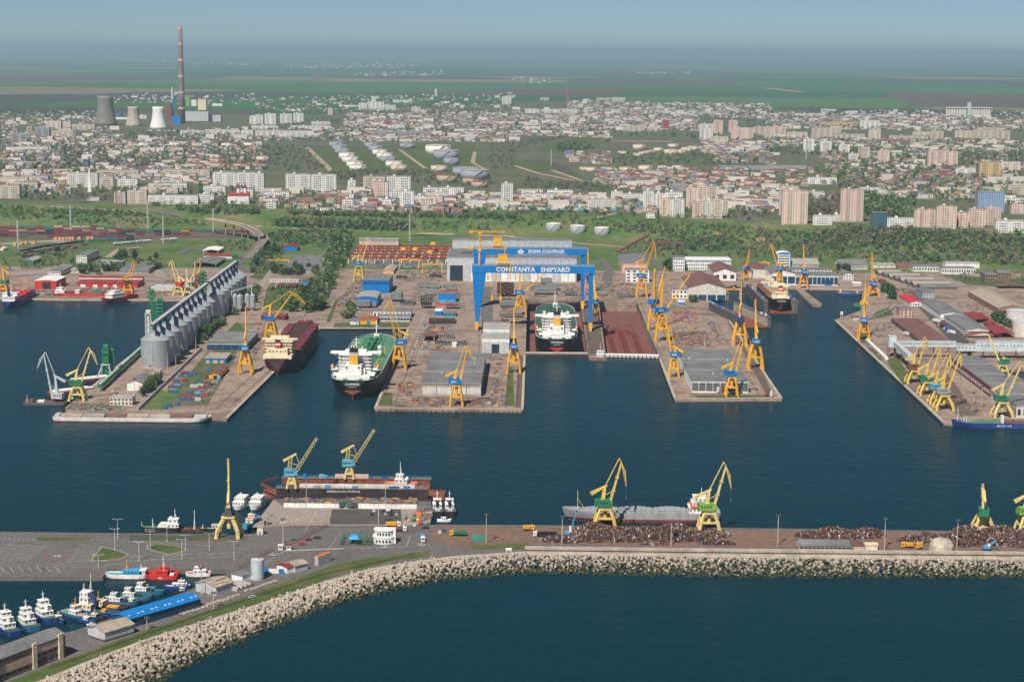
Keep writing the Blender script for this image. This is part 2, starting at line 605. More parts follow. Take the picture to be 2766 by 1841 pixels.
# port land: one sheet of quays and piers round the basins
PORT = [(-1300, 2107), *[P(x, y)[:2] for x, y in ((0, 804), (150, 807), (547, 809), (383, 936), (310, 993), (243, 1048), (176, 1100), (178, 1112), (612, 1129), (860, 884), (1103, 884), (1013, 1102), (1412, 1106), (1418, 957))],
  *[p[:2] for p in D1], *[P(x, y)[:2] for x, y in ((1592, 966), (1638, 968))], *[p[:2] for p in D2],
  *[P(x, y)[:2] for x, y in ((1782, 967), (1823, 1077), (2112, 1075), (1967, 862), (1925, 820), (1912, 794), (1990, 768), (2150, 777), (2330, 781), (2325, 838), (2256, 863), (2548, 1139), (2586, 1143), (2592, 1131), (2900, 1130), (2900, 1075), (2714, 1004), (2730, 997), (2900, 990))],
  (1400, 1650), (1400, 2420), (-1300, 2420)]
struct(MB().prism(PORT, -10, QZ), 'quay', 'quaytop')
# paler coping along the quay edges, and the stained wall faces below it
cop = MB()
def coping(v, seq, w=2.2):
 q = [W(v, x, y) for x, y in seq]
 for a, b in zip(q, q[1:]):
  cop.bar((a.x, a.y, QZ - .3), (b.x, b.y, QZ - .3), w, .9)
coping('s', [(612, 1128), (858, 886)])
coping('s', [(862, 885), (1101, 885)], 3)
coping('s', [(1103, 886), (1014, 1101), (1411, 1105), (1417, 958)])
coping('s', [(1783, 968), (1824, 1076), (2110, 1074), (1968, 863)])
coping('s', [(2150, 778), (2328, 782)])
coping('s', [(2257, 864), (2548, 1138), (2584, 1142)])
coping('s', [(0, 805), (150, 808), (545, 810)])
coping('s', [(545, 811), (383, 937), (311, 993), (245, 1047)])
struct(cop, 'quay_coping', 'concrete')
# dock floors, altar walls and gates
df = MB()
for Dk in (D1, D2):
 df.quad(*[(p.x, p.y, -9) for p in Dk])
struct(df, 'dock_floor', 'dockfloor')
bl = MB()
ax = (D1[1] - D1[0]).normalized()
for j in range(0, 40):
 c = (D2[0] + D2[3]) / 2 + ax * (18 + j * 5.2)
 wdt = 13 if j < 36 else 8
 for s_ in (-1, 0, 1):
  bl.cbox(c.x - j * .04 + s_ * wdt, c.y, -9, 5.5, 1.6, 1.7)
bl.obj('keel_blocks', 'hullred', label='rows of red keel blocks on the floor of the empty dry dock', category='keel blocks', kind='stuff')
for nm, Dk, lb in (('dock_gate', D1, 'rusty steel gate across the dry dock that holds the tanker'), ('dock_gate', D2, 'white topped steel gate across the empty dry dock')):
 a, b = Dk[0], Dk[3]
 g = T(nm, lb, 'dock gate', (a.x, a.y - .5, 0), math.atan2(b.y - a.y, b.x - a.x))
 L_ = (b - a).length
 MB().box(0, L_, -3, 3, -10, 2.2).obj('gate_body', 'rustdark', g)
 MB().box(0, L_, -3.4, 3.4, 2.2, 2.9).obj('walkway', 'concrete' if Dk is D1 else 'white', g)
 n_ = 13
 for i in range(n_):
  MB().box((i + .15) * L_ / n_, (i + .85) * L_ / n_, -3.75, -3.4, .4, 1.9).obj('buoyancy_panel', 'darkgrey' if Dk is D1 else 'offwhite', g)
# ------------------------------------------------------------------ foreground: inner quay, causeway and breakwater
NORTH = [(-60, 1434), (350, 1439), (653, 1441), (690, 1440), (738, 1347), (1165, 1353), (1163, 1416), (1457, 1417), (2000, 1425), (2535, 1432), (2830, 1437)]
TOPT = [(2830, 1494), (2766, 1493), (1995, 1486), (1420, 1479), (1416, 1500), (1174, 1512), (1010, 1538), (869, 1579), (704, 1636), (528, 1691), (387, 1736), (235, 1794), (129, 1838), (-60, 1915)]
BASIN = [(-60, 1760), (0, 1742), (200, 1702), (290, 1672), (500, 1597), (590, 1559), (640, 1537), (350, 1537), (294, 1535), (278, 1556), (-60, 1556)]
FORE = [P(x, y)[:2] for x, y in NORTH + TOPT + BASIN]
struct(MB().prism(FORE, -6, QZ), 'pavement', 'asphalt')
LIFT = [0.]
def sheet(name, v, seq, mat, lift=.03):
 LIFT[0] += .004
 lift += LIFT[0]
 return struct(MB().prism(pts(v, seq), QZ + lift, QZ + lift), name, mat)
# scrapyard earth, ferry-pier concrete and grass strip behind the armour
sheet('scrapyard_ground', 's', [(1168, 1420), (1457, 1421), (2000, 1429), (2535, 1436), (2830, 1441), (2830, 1486), (2000, 1478), (1420, 1470), (1390, 1478), (1240, 1481), (1168, 1460)], 'dirt')
sheet('grass_strip', 's', [(1425, 1466), (1270, 1473), (1276, 1483), (1418, 1482)], 'grassground')
for a_, b_, c_, d_ in (((-60, 1872), (150, 1790), (150, 1817), (-60, 1897)), ((150, 1790), (420, 1692), (420, 1714), (150, 1817)), ((420, 1692), (560, 1648), (560, 1669), (420, 1714)), ((560, 1648), (750, 1578), (750, 1614), (560, 1669)),
      ((750, 1578), (900, 1526), (900, 1556), (750, 1614)), ((900, 1526), (1060, 1494), (1060, 1514), (900, 1556)), ((1060, 1494), (1160, 1488), (1160, 1501), (1060, 1514))):
 sheet('grass_strip', 's', (a_, b_, c_, d_), 'grassground')
sheet('ferry_apron', 'b5', [(230, 860), (340, 930), (1890, 960), (1890, 1100), (1700, 1130), (1250, 1130), (850, 1130), (0, 1150), (60, 1080)], 'concretepad')
sheet('car_park', 'b5', [(850, 960), (1580, 960), (1590, 1120), (820, 1120)], 'asphaltdark', .05)
sheet('dark_apron', 'b4', [(0, 1030), (1390, 1035), (1480, 1080), (0, 1075)], 'asphaltdark', .05)
# breakwater parapet wall and its stepped ledge, right part
WALL = [(1418, 1476), (1580, 1478), (1995, 1483), (2400, 1487), (2830, 1491)]
q = [P(x, y, 3.7) for x, y in WALL]
wm = MB()
for a, b in zip(q, q[1:]):
 wm.bar((a.x, a.y + .6, .4), (b.x, b.y + .6, .4), 2.4, 6)
 wm.bar((a.x, a.y + .2, 3.1), (b.x, b.y + .2, 3.1), 3.2, 1.3)
 wm.bar((a.x, a.y - 2.6, -1), (b.x, b.y - 2.6, -1), 4.5, 3)
o = wm.obj('breakwater_wall', 'concrete')
tag(o, 'long pale concrete parapet wall behind the breakwater armour', 'wall')
q = [P(x, y) for x, y in [(1425, 1496), (1240, 1508), (1174, 1516), (1010, 1541), (869, 1581), (704, 1638), (528, 1693), (387, 1738), (235, 1796), (129, 1840), (-60, 1917)]]
wm = MB()
for a, b in zip(q, q[1:]):
 wm.bar((a.x, a.y + 2, 1.3), (b.x, b.y + 2, 1.3), 3, 4.2)
o = wm.obj('sea_wall', 'concrete')
tag(o, 'low concrete sea wall edging the grass strip along the curved breakwater', 'wall')
# narrow jetty in the floating-dock basin
struct(MB().prism(pts('a5', [(1500, 585), (1560, 580), (1830, 785), (1825, 797), (1715, 798)]), -6, QZ - .1), 'jetty', 'quaytop')
# haze: the air over the coast
hz = MB().box(-160000, 160000, -4000, 160000, -12, 420)
ho = hz.obj('haze', 'white')
ho['kind'] = 'stuff'
hm = bpy.data.materials.new('haze_air')
hm.use_nodes = True
n, l = hm.node_tree.nodes, hm.node_tree.links
n.remove(n['Principled BSDF'])
pv = n.new('ShaderNodeVolumePrincipled')
pv.inputs['Color'].default_value = (.58, .84, 1.0, 1)
pv.inputs['Density'].default_value = 4.3e-5
pv.inputs['Anisotropy'].default_value = 0.1
l.new(pv.outputs[0], n['Material Output'].inputs['Volume'])
ho.data.materials[0] = hm
# ================================================================== PORT CRANES
def rz(p, a):
 c, s_ = math.cos(a), math.sin(a)
 return (p[0] * c - p[1] * s_, p[0] * s_ + p[1] * c, p[2])
def crane(loc, label, slew=0, hp=17, bw=11, boom=30, ang=75, jib=11, jang=-58, tower=None, col='yellow', house='blue', lattice=False, plain=False, bowed=False,
   name='portal_crane', group='port cranes', sign=None, hook=True, xbrace=False, legs=True, hsz=(9, 6, 4)):
 """level-luffing portal crane; slew 0 = boom to the right, 90 = away from the viewer; hp portal height; angles in degrees"""
 t = T(name, label, 'crane', loc, YAW, group)
 a = R(slew)
 lw = max(1.1, bw * .12)
 tw = bw * .24
 if legs:
  for sx in (-1, 1):
   for sy in (-1, 1):
    l = MB()
    if bowed:
     l.bar((sx * bw / 2, sy * bw / 2, 0), (sx * bw * .46, sy * bw * .46, hp * .38), lw)
     l.bar((sx * bw * .47, sy * bw * .47, hp * .34), (sx * tw * .7, sy * tw * .7, hp), lw * 1.05)
    else:
     l.bar((sx * bw / 2, sy * bw / 2, .8), (sx * bw * .41, sy * bw * .41, hp * .52), lw)
     l.bar((sx * bw * .415, sy * bw * .415, hp * .5), (sx * tw, sy * tw, hp), lw)
    l.cbox(sx * bw / 2, sy * bw / 2, 0, lw * 1.2, 3.2, 1.0)
    l.obj('leg', col, t)
  b = MB()
  zb = hp * .5 if not bowed else hp * .12
  k = .41 if not bowed else .49
  for sx in (-1, 1):
   b.bar((sx * bw * k, -bw * k, zb), (sx * bw * k, bw * k, zb), .8, 1.1)
  if not bowed:
   for sy in (-1, 1):
    b.bar((-bw * k, sy * bw * k, zb), (bw * k, sy * bw * k, zb), .9, 1.3)
  if xbrace:
   for sy in (-1, 1):
    b.bar((-bw * k, sy * bw * k, zb), (tw, sy * tw, hp), .6)
    b.bar((bw * k, sy * bw * k, zb), (-tw, sy * tw, hp), .6)
  b.obj('portal_beam', col, t)
  MB().cbox(0, 0, hp - .6, tw * 2 + lw, tw * 2 + lw, 1.2).tube((0, 0, hp * .4), (0, 0, hp), 1.3, 10).obj('pivot', col, t)
 MB().tube((0, 0, hp + .6), (0, 0, hp + 1.5), tw + .9, 16).obj('turntable', 'darkgrey', t)
 zt = hp + 1.5
 sl_ = bpy.data.objects.new('slewing_frame', None)
 C.objects.link(sl_)
 sl_.parent = t
 sl_.rotation_euler = (0, 0, a)
 hx, hy, hh = hsz
 hb = MB().box(-hx * .72, hx * .28, -hy / 2, hy / 2, zt, zt + hh)
 hb.box(-hx * .74, hx * .3, -hy / 2 - .15, hy / 2 + .15, zt + hh, zt + hh + .25)
 hb.obj('machinery_house', house, sl_)
 cb = MB().box(hx * .28, hx * .28 + 2, -hy / 2, -hy / 2 + 2, zt + .5, zt + 3)
 cb.obj('cab', house, sl_)
 wn = MB()
 for i in range(4):
  wn.box(-hx * .6 + i * hx * .2, -hx * .6 + i * hx * .2 + 1, -hy / 2 - .06, hy / 2 + .06, zt + hh * .5, zt + hh * .75)
 wn.obj('window', 'glass', sl_)
 if sign:
  for k in (-1, 1):
   letters(sign, hh * .62, 'paintwhite', sl_, (-hx * .22, k * (hy / 2 + .09), zt + hh * .48), (R(90), 0, 0 if k < 0 else math.pi), bold=.05)
  letters(sign, hh * .62, 'paintwhite', sl_, (-hx * .72 - .09, 0, zt + hh * .48), (R(90), 0, R(-90)), bold=.05)
 ht = tower or (hp + 13)
 tb = MB()
 if lattice:
  tb.truss((-1.5, 0, zt + hh), (-.5, 0, ht), 2.4, .3, 6, 1.8)
 else:
  tb.bar((-1.5, 0, zt + hh), (-.4, 0, ht), 2.4, 2.4, 1.5, 1.5)
 tb.obj('tower', col, sl_)
 z0 = zt + 1.8
 bx = hx * .28 + .3
 tip = Vector((bx + boom * math.cos(R(ang)), 0, z0 + boom * math.sin(R(ang))))
 bm = MB()
 if lattice:
  bm.truss((bx, 0, z0), tip, 1.9, .28, 9, 1.3)
 else:
  bm.bar((bx, 0, z0), tip, 1.35, 1.5, .8, .9)
  for f_ in (.3, .62):
   c = Vector((bx, 0, z0)).lerp(tip, f_)
   bm.bar(c - Vector((.0, 0, .3)), c + Vector((.1, 0, .35)), 2.1)
 bm.obj('boom', col, sl_)
 if plain == 'cw':
  top = Vector((-.4, 0, ht))
  MB().bar(top + Vector((3.4, 0, 2.2)), top + Vector((-5, 0, -2.6)), .9, 1.1, 1.4, 1.6).obj('counterweight', col, sl_)
  MB().bar(top + Vector((3.2, 0, 2)), Vector((bx, 0, z0)).lerp(tip, .2), .25).bar(top - Vector((0, 0, 4)), Vector((bx, 0, z0)).lerp(tip, .2), .3).obj('tie', col, sl_)
 elif not plain:
  # counterweight lever, tie and luffing jib
  top = Vector((-.4, 0, ht))
  MB().bar(top + Vector((1.5, 0, .8)), top + Vector((-8.5, 0, -4.4)), .9, 1.0, 1.5, 2.2).obj('counterweight', col, sl_)
  nose = tip + Vector((jib * math.cos(R(jang)), 0, jib * math.sin(R(jang))))
  tail = tip + Vector((-1.4, 0, 2.6))
  MB().bar(top + Vector((.4, 0, .6)), tail, .45, .55).obj('tie', col, sl_)
  j = MB()
  mid = (tail + nose) / 2 + Vector((math.cos(R(jang + 90)), 0, math.sin(R(jang + 90)))) * 1.6
  for s_ in (-.7, .7):
   e = Vector((0, s_, 0))
   j.bar(tail + e * .6, mid + e, .38)
   j.bar(mid + e, nose + e * .3, .38)
   j.bar(tip + e, nose + e * .3, .42)
   j.bar(tip + e, mid + e, .3)
   j.bar((tip + nose) / 2 + e * .7, mid + e, .28)
   j.bar(tail + e * .6, tip + e, .4)
  j.obj('jib', col, sl_)
  MB().bar((-.2, 0, hp + 7 + hh * .3), Vector((bx, 0, z0)).lerp(tip, .3), .35).obj('luffing_rack', col, sl_)
  if hook:
   MB().bar(nose, nose - Vector((0, 0, min(9, nose.z * .3))), .16).cbox(nose.x, 0, nose.z - min(9, nose.z * .3) - 1, .8, .6, 1.1).obj('hook', 'darkgrey', sl_)
 else:
  top = Vector((-.4, 0, ht))
  st = MB()
  for s_ in (-.6, .6):
   st.bar(top + Vector((0, s_, 0)), tip + Vector((0, s_ * .5, 0)), .22)
  st.bar(top, (-hx * .7, 0, zt + hh), .3)
  st.obj('stay', col, sl_)
  MB().bar(tip, tip - Vector((0, 0, 9)), .16).cbox(tip.x, 0, tip.z - 10, .9, .7, 1.3).obj('hook', 'darkgrey', sl_)
 return t
Y_ = 'yellow'
# shipyard pier, middle
crane(W('a8', 1505, 1085), 'yellow portal crane standing before the long grey shed at the tip of the middle pier', 0, 17, 10, 27, 79, 11, -57, 29, Y_, 'blue', sign='SNC')
crane(W('a8', 897, 690), 'yellow portal crane with lattice boom swung over the white and green tanker', 176, 21, 11.5, 36, 80, 13, -60, 35, Y_, 'blue', True, sign='SNC')
crane(W('a8', 2112, 730), 'slim yellow portal crane on the middle pier edge beside the small grey two-tier shed', 92, 21, 11.5, 32, 76, 10, -50, 36, Y_, 'blue', sign='SNC')
crane(W('a4', 245, 1095), 'tall yellow tower crane with lattice boom left of the docked tanker', 4, 22, 12, 36, 42, tower=60, col=Y_, lattice=False, plain=True, sign='SNC', xbrace=True)
crane(W('a4', 1905, 1400), 'tall yellow tower crane with cross-braced portal beside the empty dry dock', 25, 28, 12, 44, 52, tower=61, col=Y_, plain=True, sign='SNC', xbrace=True, hsz=(13, 7, 4.5))
crane(W('a4', 1815, 1265), 'yellow tower crane half hidden behind the cross-braced tower crane at the dry dock', 60, 26, 12, 40, 60, tower=64, col=Y_, plain=True, xbrace=True, hsz=(12, 7, 4.5))
crane(W('a4', 1670, 880), 'pale-legged yellow lattice crane behind the empty dry dock, counterweight raised', 8, 22, 12, 40, 74, 20, -84, 44, 'amber', 'blue', True, sign='SNC')
crane(W('a4', 1120, 1190), 'yellow portal crane with round blue cab between the two dry docks', 100, 20, 9, 26, 70, 10, -60, 32, Y_, 'blue', sign='SNC')
crane(W('a4', 1040, 850), 'yellow portal crane behind the rear gantry leg between the dry docks', 95, 18, 9, 30, 78, 10, -60, 30, 'amber', 'bluehull')
crane(W('a3', 305, 700), 'pale yellow portal crane beside the red crane runways of the steel yard', 8, 20, 12, 30, 73, 13, -62, 33, 'yellowold', 'blue', sign='SNC')
# silo pier
crane(P(664, 1008), 'yellow portal crane seen end-on at the stern of the red-decked bulk carrier', 94, 20, 11, 34, 80, 10, -50, 36, Y_, 'blue', sign='SNC')
crane(W('a2', 1230, 1195), 'yellow portal crane with boom stretched out over the red-decked bulk carrier', 2, 17, 11, 31, 54, 17, -38, 34, Y_, 'blue')
crane(W('a7', 690, 985), 'pale yellow crane with dark green house at the tip of the silo pier', 6, 11, 12, 28, 73, 13, -66, 25, 'yellowpale', 'green', bowed=False)
# pier with the wide glazed shed
crane(W('b1', 470, 930), 'yellow portal crane on the rails left of the wide glazed shed', 150, 17, 8.5, 24, 82, 5, -80, 27, Y_, 'blue', sign='SNC')
crane(W('b1', 1205, 1172), 'yellow portal crane with folded jib in front of the wide glazed shed', 3, 16, 10, 26, 78, 11, -55, 28, Y_, 'blue')
crane(W('b1', 1507, 820), 'yellow portal crane on the water edge right of the wide glazed shed', 93, 22, 13, 35, 80, 10, -50, 38, Y_, 'blue', sign='SNC')
crane(W('b1', 1308, 520), 'tall yellow portal crane with dark cab beside the empty floating dock', 80, 22, 13, 40, 80, 12, -60, 40, Y_, 'bluehull')
# floating-dock basin
crane(W('a5', 1612, 600), 'orange-yellow portal crane on the narrow jetty beside the docked bulk carrier', 92, 17, 10, 30, 80, 9, -50, 30, 'amber', 'blue', sign='SNC')
crane(W('a5', 1330, 590), 'orange-yellow crane rising behind the docked bulk carrier, boom leaning left', 135, 20, 8, 30, 66, 8, -70, 30, 'amber', 'blue', sign='SNC')
crane(W('a5', 937, 505), 'small yellow crane at the inner end of the floating docks', 60, 12, 8, 22, 72, 6, -60, 20, 'amber', 'blue')
# right-hand quay
crane(W('a6', 288, 1030), 'tall orange-yellow portal crane on the bare quay corner opposite the floating docks', 80, 17, 11, 40, 79, 14, -50, 42, 'amber', 'blue', sign='SNC')
crane(W('a6', 395, 520), 'orange lattice crane standing behind the green pontoon', 95, 12, 13, 32, 80, 8, -50, 26, 'amber', 'blue', True, sign='SNC')
k_ = dict(bowed=True, jib=10, jang=-86)
crane(W('b2', 935, 800), 'yellow crane with brown house, rearmost of the four bow-legged cranes on the quay', 10, 11, 13, 25, 74, tower=25, col='yellowold', house='rust', **k_)
crane(W('b2', 1095, 948), 'yellow bow-legged crane with green house, second of the four on the quay', 8, 11, 13, 26, 74, tower=26, col='yellowold', house='green', **k_)
crane(W('b2', 1215, 1060), 'yellow bow-legged crane with light blue house, third of the four on the quay', 12, 11, 12, 27, 74, tower=26, col='yellowold', house='skyblue', **k_)
crane(W('b2', 1303, 1135), 'yellow bow-legged crane with grey house, nearest of the four on the quay', 8, 12, 13.5, 31, 72, tower=27, col='yellowold', house='grey', **k_)
crane(W('b2', 2030, 1225), 'pale yellow bow-legged crane with dark green house behind the blue cargo ship', 4, 12, 14, 29, 68, 14, -62, 26, 'yellowpale', 'green', bowed=True)
crane(W('b2', 2030, 700), 'old crane with green house beyond the grey-roofed warehouse, twin boom raised to the left', 165, 9, 10, 26, 66, tower=16, col='yellowpale', house='green', plain=True)
# left basin
crane(W('a1', 1512, 655), 'orange crane with rusty house on the quay behind the small red ship', 40, 9, 11, 24, 74, 6, -60, 20, 'amber', 'rust')
crane(W('a1', 2105, 685), 'pale yellow crane with red house on the quay beyond the first silos', 150, 10, 12, 26, 72, 9, -60, 22, 'yellowpale', 'red')
crane(W('a2', 247, 690), 'thin grey and yellow crane between the quay cranes behind the silo gallery', 110, 9, 8, 18, 78, 5, -60, 20, 'yellowpale', 'offwhite', True)
crane(W('a2', 325, 655), 'thin yellow lattice crane rising just behind the silo gallery', 80, 12, 8, 18, 82, 5, -60, 22, 'yellowpale', 'offwhite', True)
crane(W('a2', 392, 630), 'orange lattice crane rising behind the silo gallery, nearest its green tower', 85, 12, 8, 20, 82, 5, -60, 24, 'amber', 'rust', True)
crane(W('a1', 40, 640), 'amber crane behind the blue ship at the picture edge, boom leaning left', 165, 8, 11, 34, 70, 12, -70, 26, 'amber', 'green')
# foreground quay and scrapyard
crane(W('b4', 1240, 1045), 'pale yellow bow-legged crane seen end-on at the edge of the parking quay', 97, 12, 13, 28, 82, 9, -52, 26, 'yellowpale', 'darkgrey', bowed=True, hsz=(5, 4, 4))
crane(W('b7', 697, 893), 'yellow crane with green house behind the tall scrap heap', 5, 10.5, 12, 26, 75, 15, -78, 24, 'yellowold', 'green')
crane(W('b7', 1968, 945), 'pale yellow crane with light green house at the stern of the grey cargo ship', 5, 10.5, 12, 26, 75, 14, -76, 24, 'yellowpale', 'greenlight')
crane(W('b8', 1915, 560), 'pale crane with green house half buried behind the scrap heap near the picture edge', 80, 11, 12, 18, 35, 6, -60, 26, 'yellowpale', 'green')
crane(W('b8', 2385, 545), 'pale yellow crane with light green house cut off by the picture edge', 10, 10.5, 12, 26, 70, 14, -76, 24, 'yellowpale', 'greenlight')
# ------------------------------------------------------------------ the two blue gantry cranes over the docks
def gantry(xl, xr, ybase, zt, label, text, trolley_at, logo=None):
 a, b = P(xl, ybase[0]), P(xr, ybase[1])
 b = Vector((b.x, a.y + (b.x - a.x) * math.tan(YAW), QZ))
 span = (b - a).length
 t = T('gantry_crane', label, 'gantry crane', a, YAW, 'blue gantry cranes')
 dp, hb = 9.5, 7.2
 g = MB().box(-5.5, span + 4, -dp / 2, dp / 2, zt - hb, zt)
 g.obj('girder', 'blue', t)
 tp = MB().box(-5.5, span + 4, -dp / 2 + .2, dp / 2 - .2, zt + .02, zt + .3)
 for y in (-dp / 2 + 1.2, dp / 2 - 1.2):
  tp.box(-5, span + 3.5, y - .3, y + .3, zt + .3, zt + .75)
 tp.obj('trolley_track', 'grey', t)
 rl = MB()
 for y in (-dp / 2, dp / 2):
  for zz in (.9, 1.8):
   rl.bar((-5.5, y, zt + zz), (span + 4, y, zt + zz), .16)
  for i in range(26):
   x = -5.5 + i * (span + 9.5) / 25
   rl.bar((x, y, zt), (x, y, zt + 1.8), .14)
 rl.obj('railing', 'blue', t)
 # festooned cable under the far side, seen through the railing
 fz = MB()
 for i in range(18):
  x0 = 34 + i * (span - 40) / 18
  p0 = None
  for k in range(7):
   f_ = k / 6
   p1 = Vector((x0 + f_ * (span - 40) / 18, dp / 2 + .4, zt + 5.6 - 4 * f_ * (1 - f_) * 2.2))
   if p0:
    fz.bar(p0, p1, .22)
   p0 = p1
 fz.bar((30, dp / 2 + .4, zt + 5.7), (span, dp / 2 + .4, zt + 5.7), .25)
 for i in range(10):
  x = 34 + i * (span - 40) / 9
  fz.bar((x, dp / 2 + .4, zt), (x, dp / 2 + .4, zt + 5.7), .25)
 fz.obj('cable_festoon', 'blue', t)
 # rigid leg: broad at the girder, narrow at the rail
 pr = [(-4.4, 4.6), (7.8, 4.6), (2.2, 2.6), (-1.8, 2.6)]
 lg = MB().loft([[(-1.7, -2.4, 8), (1.9, -2.4, 8), (1.9, 2.4, 8), (-1.7, 2.4, 8)], [(-5, -4.4, zt - hb), (9, -4.4, zt - hb), (9, 4.4, zt - hb), (-5, 4.4, zt - hb)]])
 lg.obj('rigid_leg', 'blue', t)
 # pendulum leg: two slender raking struts
 ll = MB()
 ll.loft([[(span - 2, -2, 8), (span + 1.6, -2, 8), (span + 1.6, 2, 8), (span - 2, 2, 8)], [(span - 2.7, -3.6, zt - hb), (span + 2.4, -3.6, zt - hb), (span + 2.4, 3.6, zt - hb), (span - 2.7, 3.6, zt - hb)]])
 ll.obj('pendulum_leg', 'blue', t)
 for x, nm in ((0, 'bogie'), (span - .2, 'bogie')):
  MB().box(x - 2, x + 2, -9, 9, 4.4, 8).box(x - 1.4, x + 1.4, -12, -4, .6, 4.3).box(x - 1.4, x + 1.4, 4, 12, .6, 4.3).obj(nm, 'yellow', t)
 # trolley house with its platform and hook
 x = trolley_at
 tr = MB().box(x - 4.6, x + 4.6, -4, 4, zt + 4.6, zt + 11).box(x - 4.9, x + 4.9, -4.3, 4.3, zt + 11, zt + 11.4)
 tr.obj('trolley_house', 'yellow', t)
 pf = MB()
 pf.box(x - 6, x + 6, -5.2, 5.2, zt + .9, zt + 1.6)
 for sx in (-1, 1):
  for sy in (-1, 1):
   pf.bar((x + sx * 4, sy * 4, zt + 1.5), (x + sx * 4, sy * 4, zt + 4.7), .7)
  pf.bar((x + sx * 4, -4, zt + 1.6), (x + sx * 4, 4, zt + 4.6), .5)
 pf.bar((x + 8, -dp / 2 - 1, zt + 4), (x + 8, -dp / 2 - 1, zt - 14), 1.1)
 pf.bar((x - 6, -dp / 2 - 1, zt + 3), (x + 8, -dp / 2 - 1, zt + 3), .8)
 pf.obj('trolley_platform', 'amber', t)
 hk = MB()
 for dx in (-5, 4):
  hk.bar((x + dx - 6, -1, zt - hb), (x + dx - 6, -1, zt - hb - 24), .3)
  hk.bar((x + dx - 6, 1, zt - hb), (x + dx - 6, 1, zt - hb - 24), .3)
  hk.box(x + dx - 7, x + dx - 5, -1.3, 1.3, zt - hb - 29, zt - hb - 24)
 hk.obj('hook', 'yellow', t)
 # small tower crane at the girder end
 tc = MB().tube((2, 0, zt), (2, 0, zt + 17), 1.0, 10)
 tc.obj('deck_crane_mast', 'yellow', t)
 jb = MB().truss((-9, 0, zt + 18), (30, 0, zt + 18), 1.5, .35, 12)
 jb.box(-10, -6, -1.4, 1.4, zt + 16.4, zt + 18.5).box(.3, 3.7, -1.7, 1.7, zt + 14.8, zt + 17)
 jb.obj('deck_crane_jib', 'yellow', t)
 if logo:
  cx = span * .405
  MB().loft([[(cx, -dp / 2 - .12, zt - hb / 2 - 2.9), (cx + 4, -dp / 2 - .12, zt - hb / 2), (cx, -dp / 2 - .12, zt - hb / 2 + 2.9), (cx - 4, -dp / 2 - .12, zt - hb / 2)], [(cx, -dp / 2, zt - hb / 2 - 2.9), (cx + 4, -dp / 2, zt - hb / 2), (cx, -dp / 2, zt - hb / 2 + 2.9), (cx - 4, -dp / 2, zt - hb / 2)]]).obj('emblem', 'paintwhite', t)
  letters('S', 4, 'blue', t, (cx, -dp / 2 - .16, zt - hb / 2), (R(90), 0, R(35)), 'emblem_letter', .08)
  letters(text, 4.9, 'paintwhite', t, (cx + 28.5, -dp / 2 - .1, zt - hb / 2 + .3), (R(90), 0, 0), bold=.2)
  MB().box(cx - 5, cx + 52, -dp / 2 - .1, -dp / 2, zt - hb + .6, zt - hb + .95).obj('underline', 'paintwhite', t)
 else:
  w1, w2 = text
  letters(w1, 6.4, 'paintwhite', t, (span * .335, -dp / 2 - .1, zt - hb / 2), (R(90), 0, 0), bold=.26, space=1.04)
  letters(w2, 6.4, 'paintwhite', t, (span * .685, -dp / 2 - .1, zt - hb / 2), (R(90), 0, 0), bold=.26, space=1.04)
 return t
gantry(1289, 1595, (889, 893), 66.5, 'front blue gantry crane lettered CONSTANTA SHIPYARD spanning the tanker dock', ('CONSTANTA', 'SHIPYARD'), 26)
gantry(1291, 1573, (829, 829), 67.0, 'rear blue gantry crane lettered SIGMA COATINGS with white diamond emblem', 'SIGMA COATINGS', 22, True)
# ================================================================== SHIPS AND BOATS
TS = [0, .012, .03, .06, .1, .16, .25, .5, .75, .84, .9, .945, .975, .99, 1.0]
FULL = dict(deck=[.5, .64, .78, .9, .96, 1, 1, 1, 1, .985, .9, .73, .48, .28, .03], wl=[.02, .1, .25, .5, .74, .95, 1, 1, 1, .95, .78, .52, .27, .1, .0], keel=[0, 0, .02, .12, .4, .8, .96, 1, .96, .8, .5, .25, .1, .02, 0])
FINE = dict(deck=[.74, .8, .86, .92, .96, 1, 1, 1, .97, .9, .78, .6, .38, .22, .03], wl=[.5, .6, .68, .78, .88, .96, 1, 1, .86, .66, .45, .27, .13, .05, 0], keel=[.1, .15, .2, .4, .6, .8, .9, .95, .7, .45, .26, .13, .05, .01, 0])
BARGE = dict(deck=[.92, .96, 1, 1, 1, 1, 1, 1, 1, 1, 1, .95, .85, .75, .6], wl=[.9, .94, .98, 1, 1, 1, 1, 1, 1, 1, .97, .85, .6, .4, .2], keel=[.6, .8, .9, 1, 1, 1, 1, 1, 1, .95, .8, .5, .3, .15, .05])
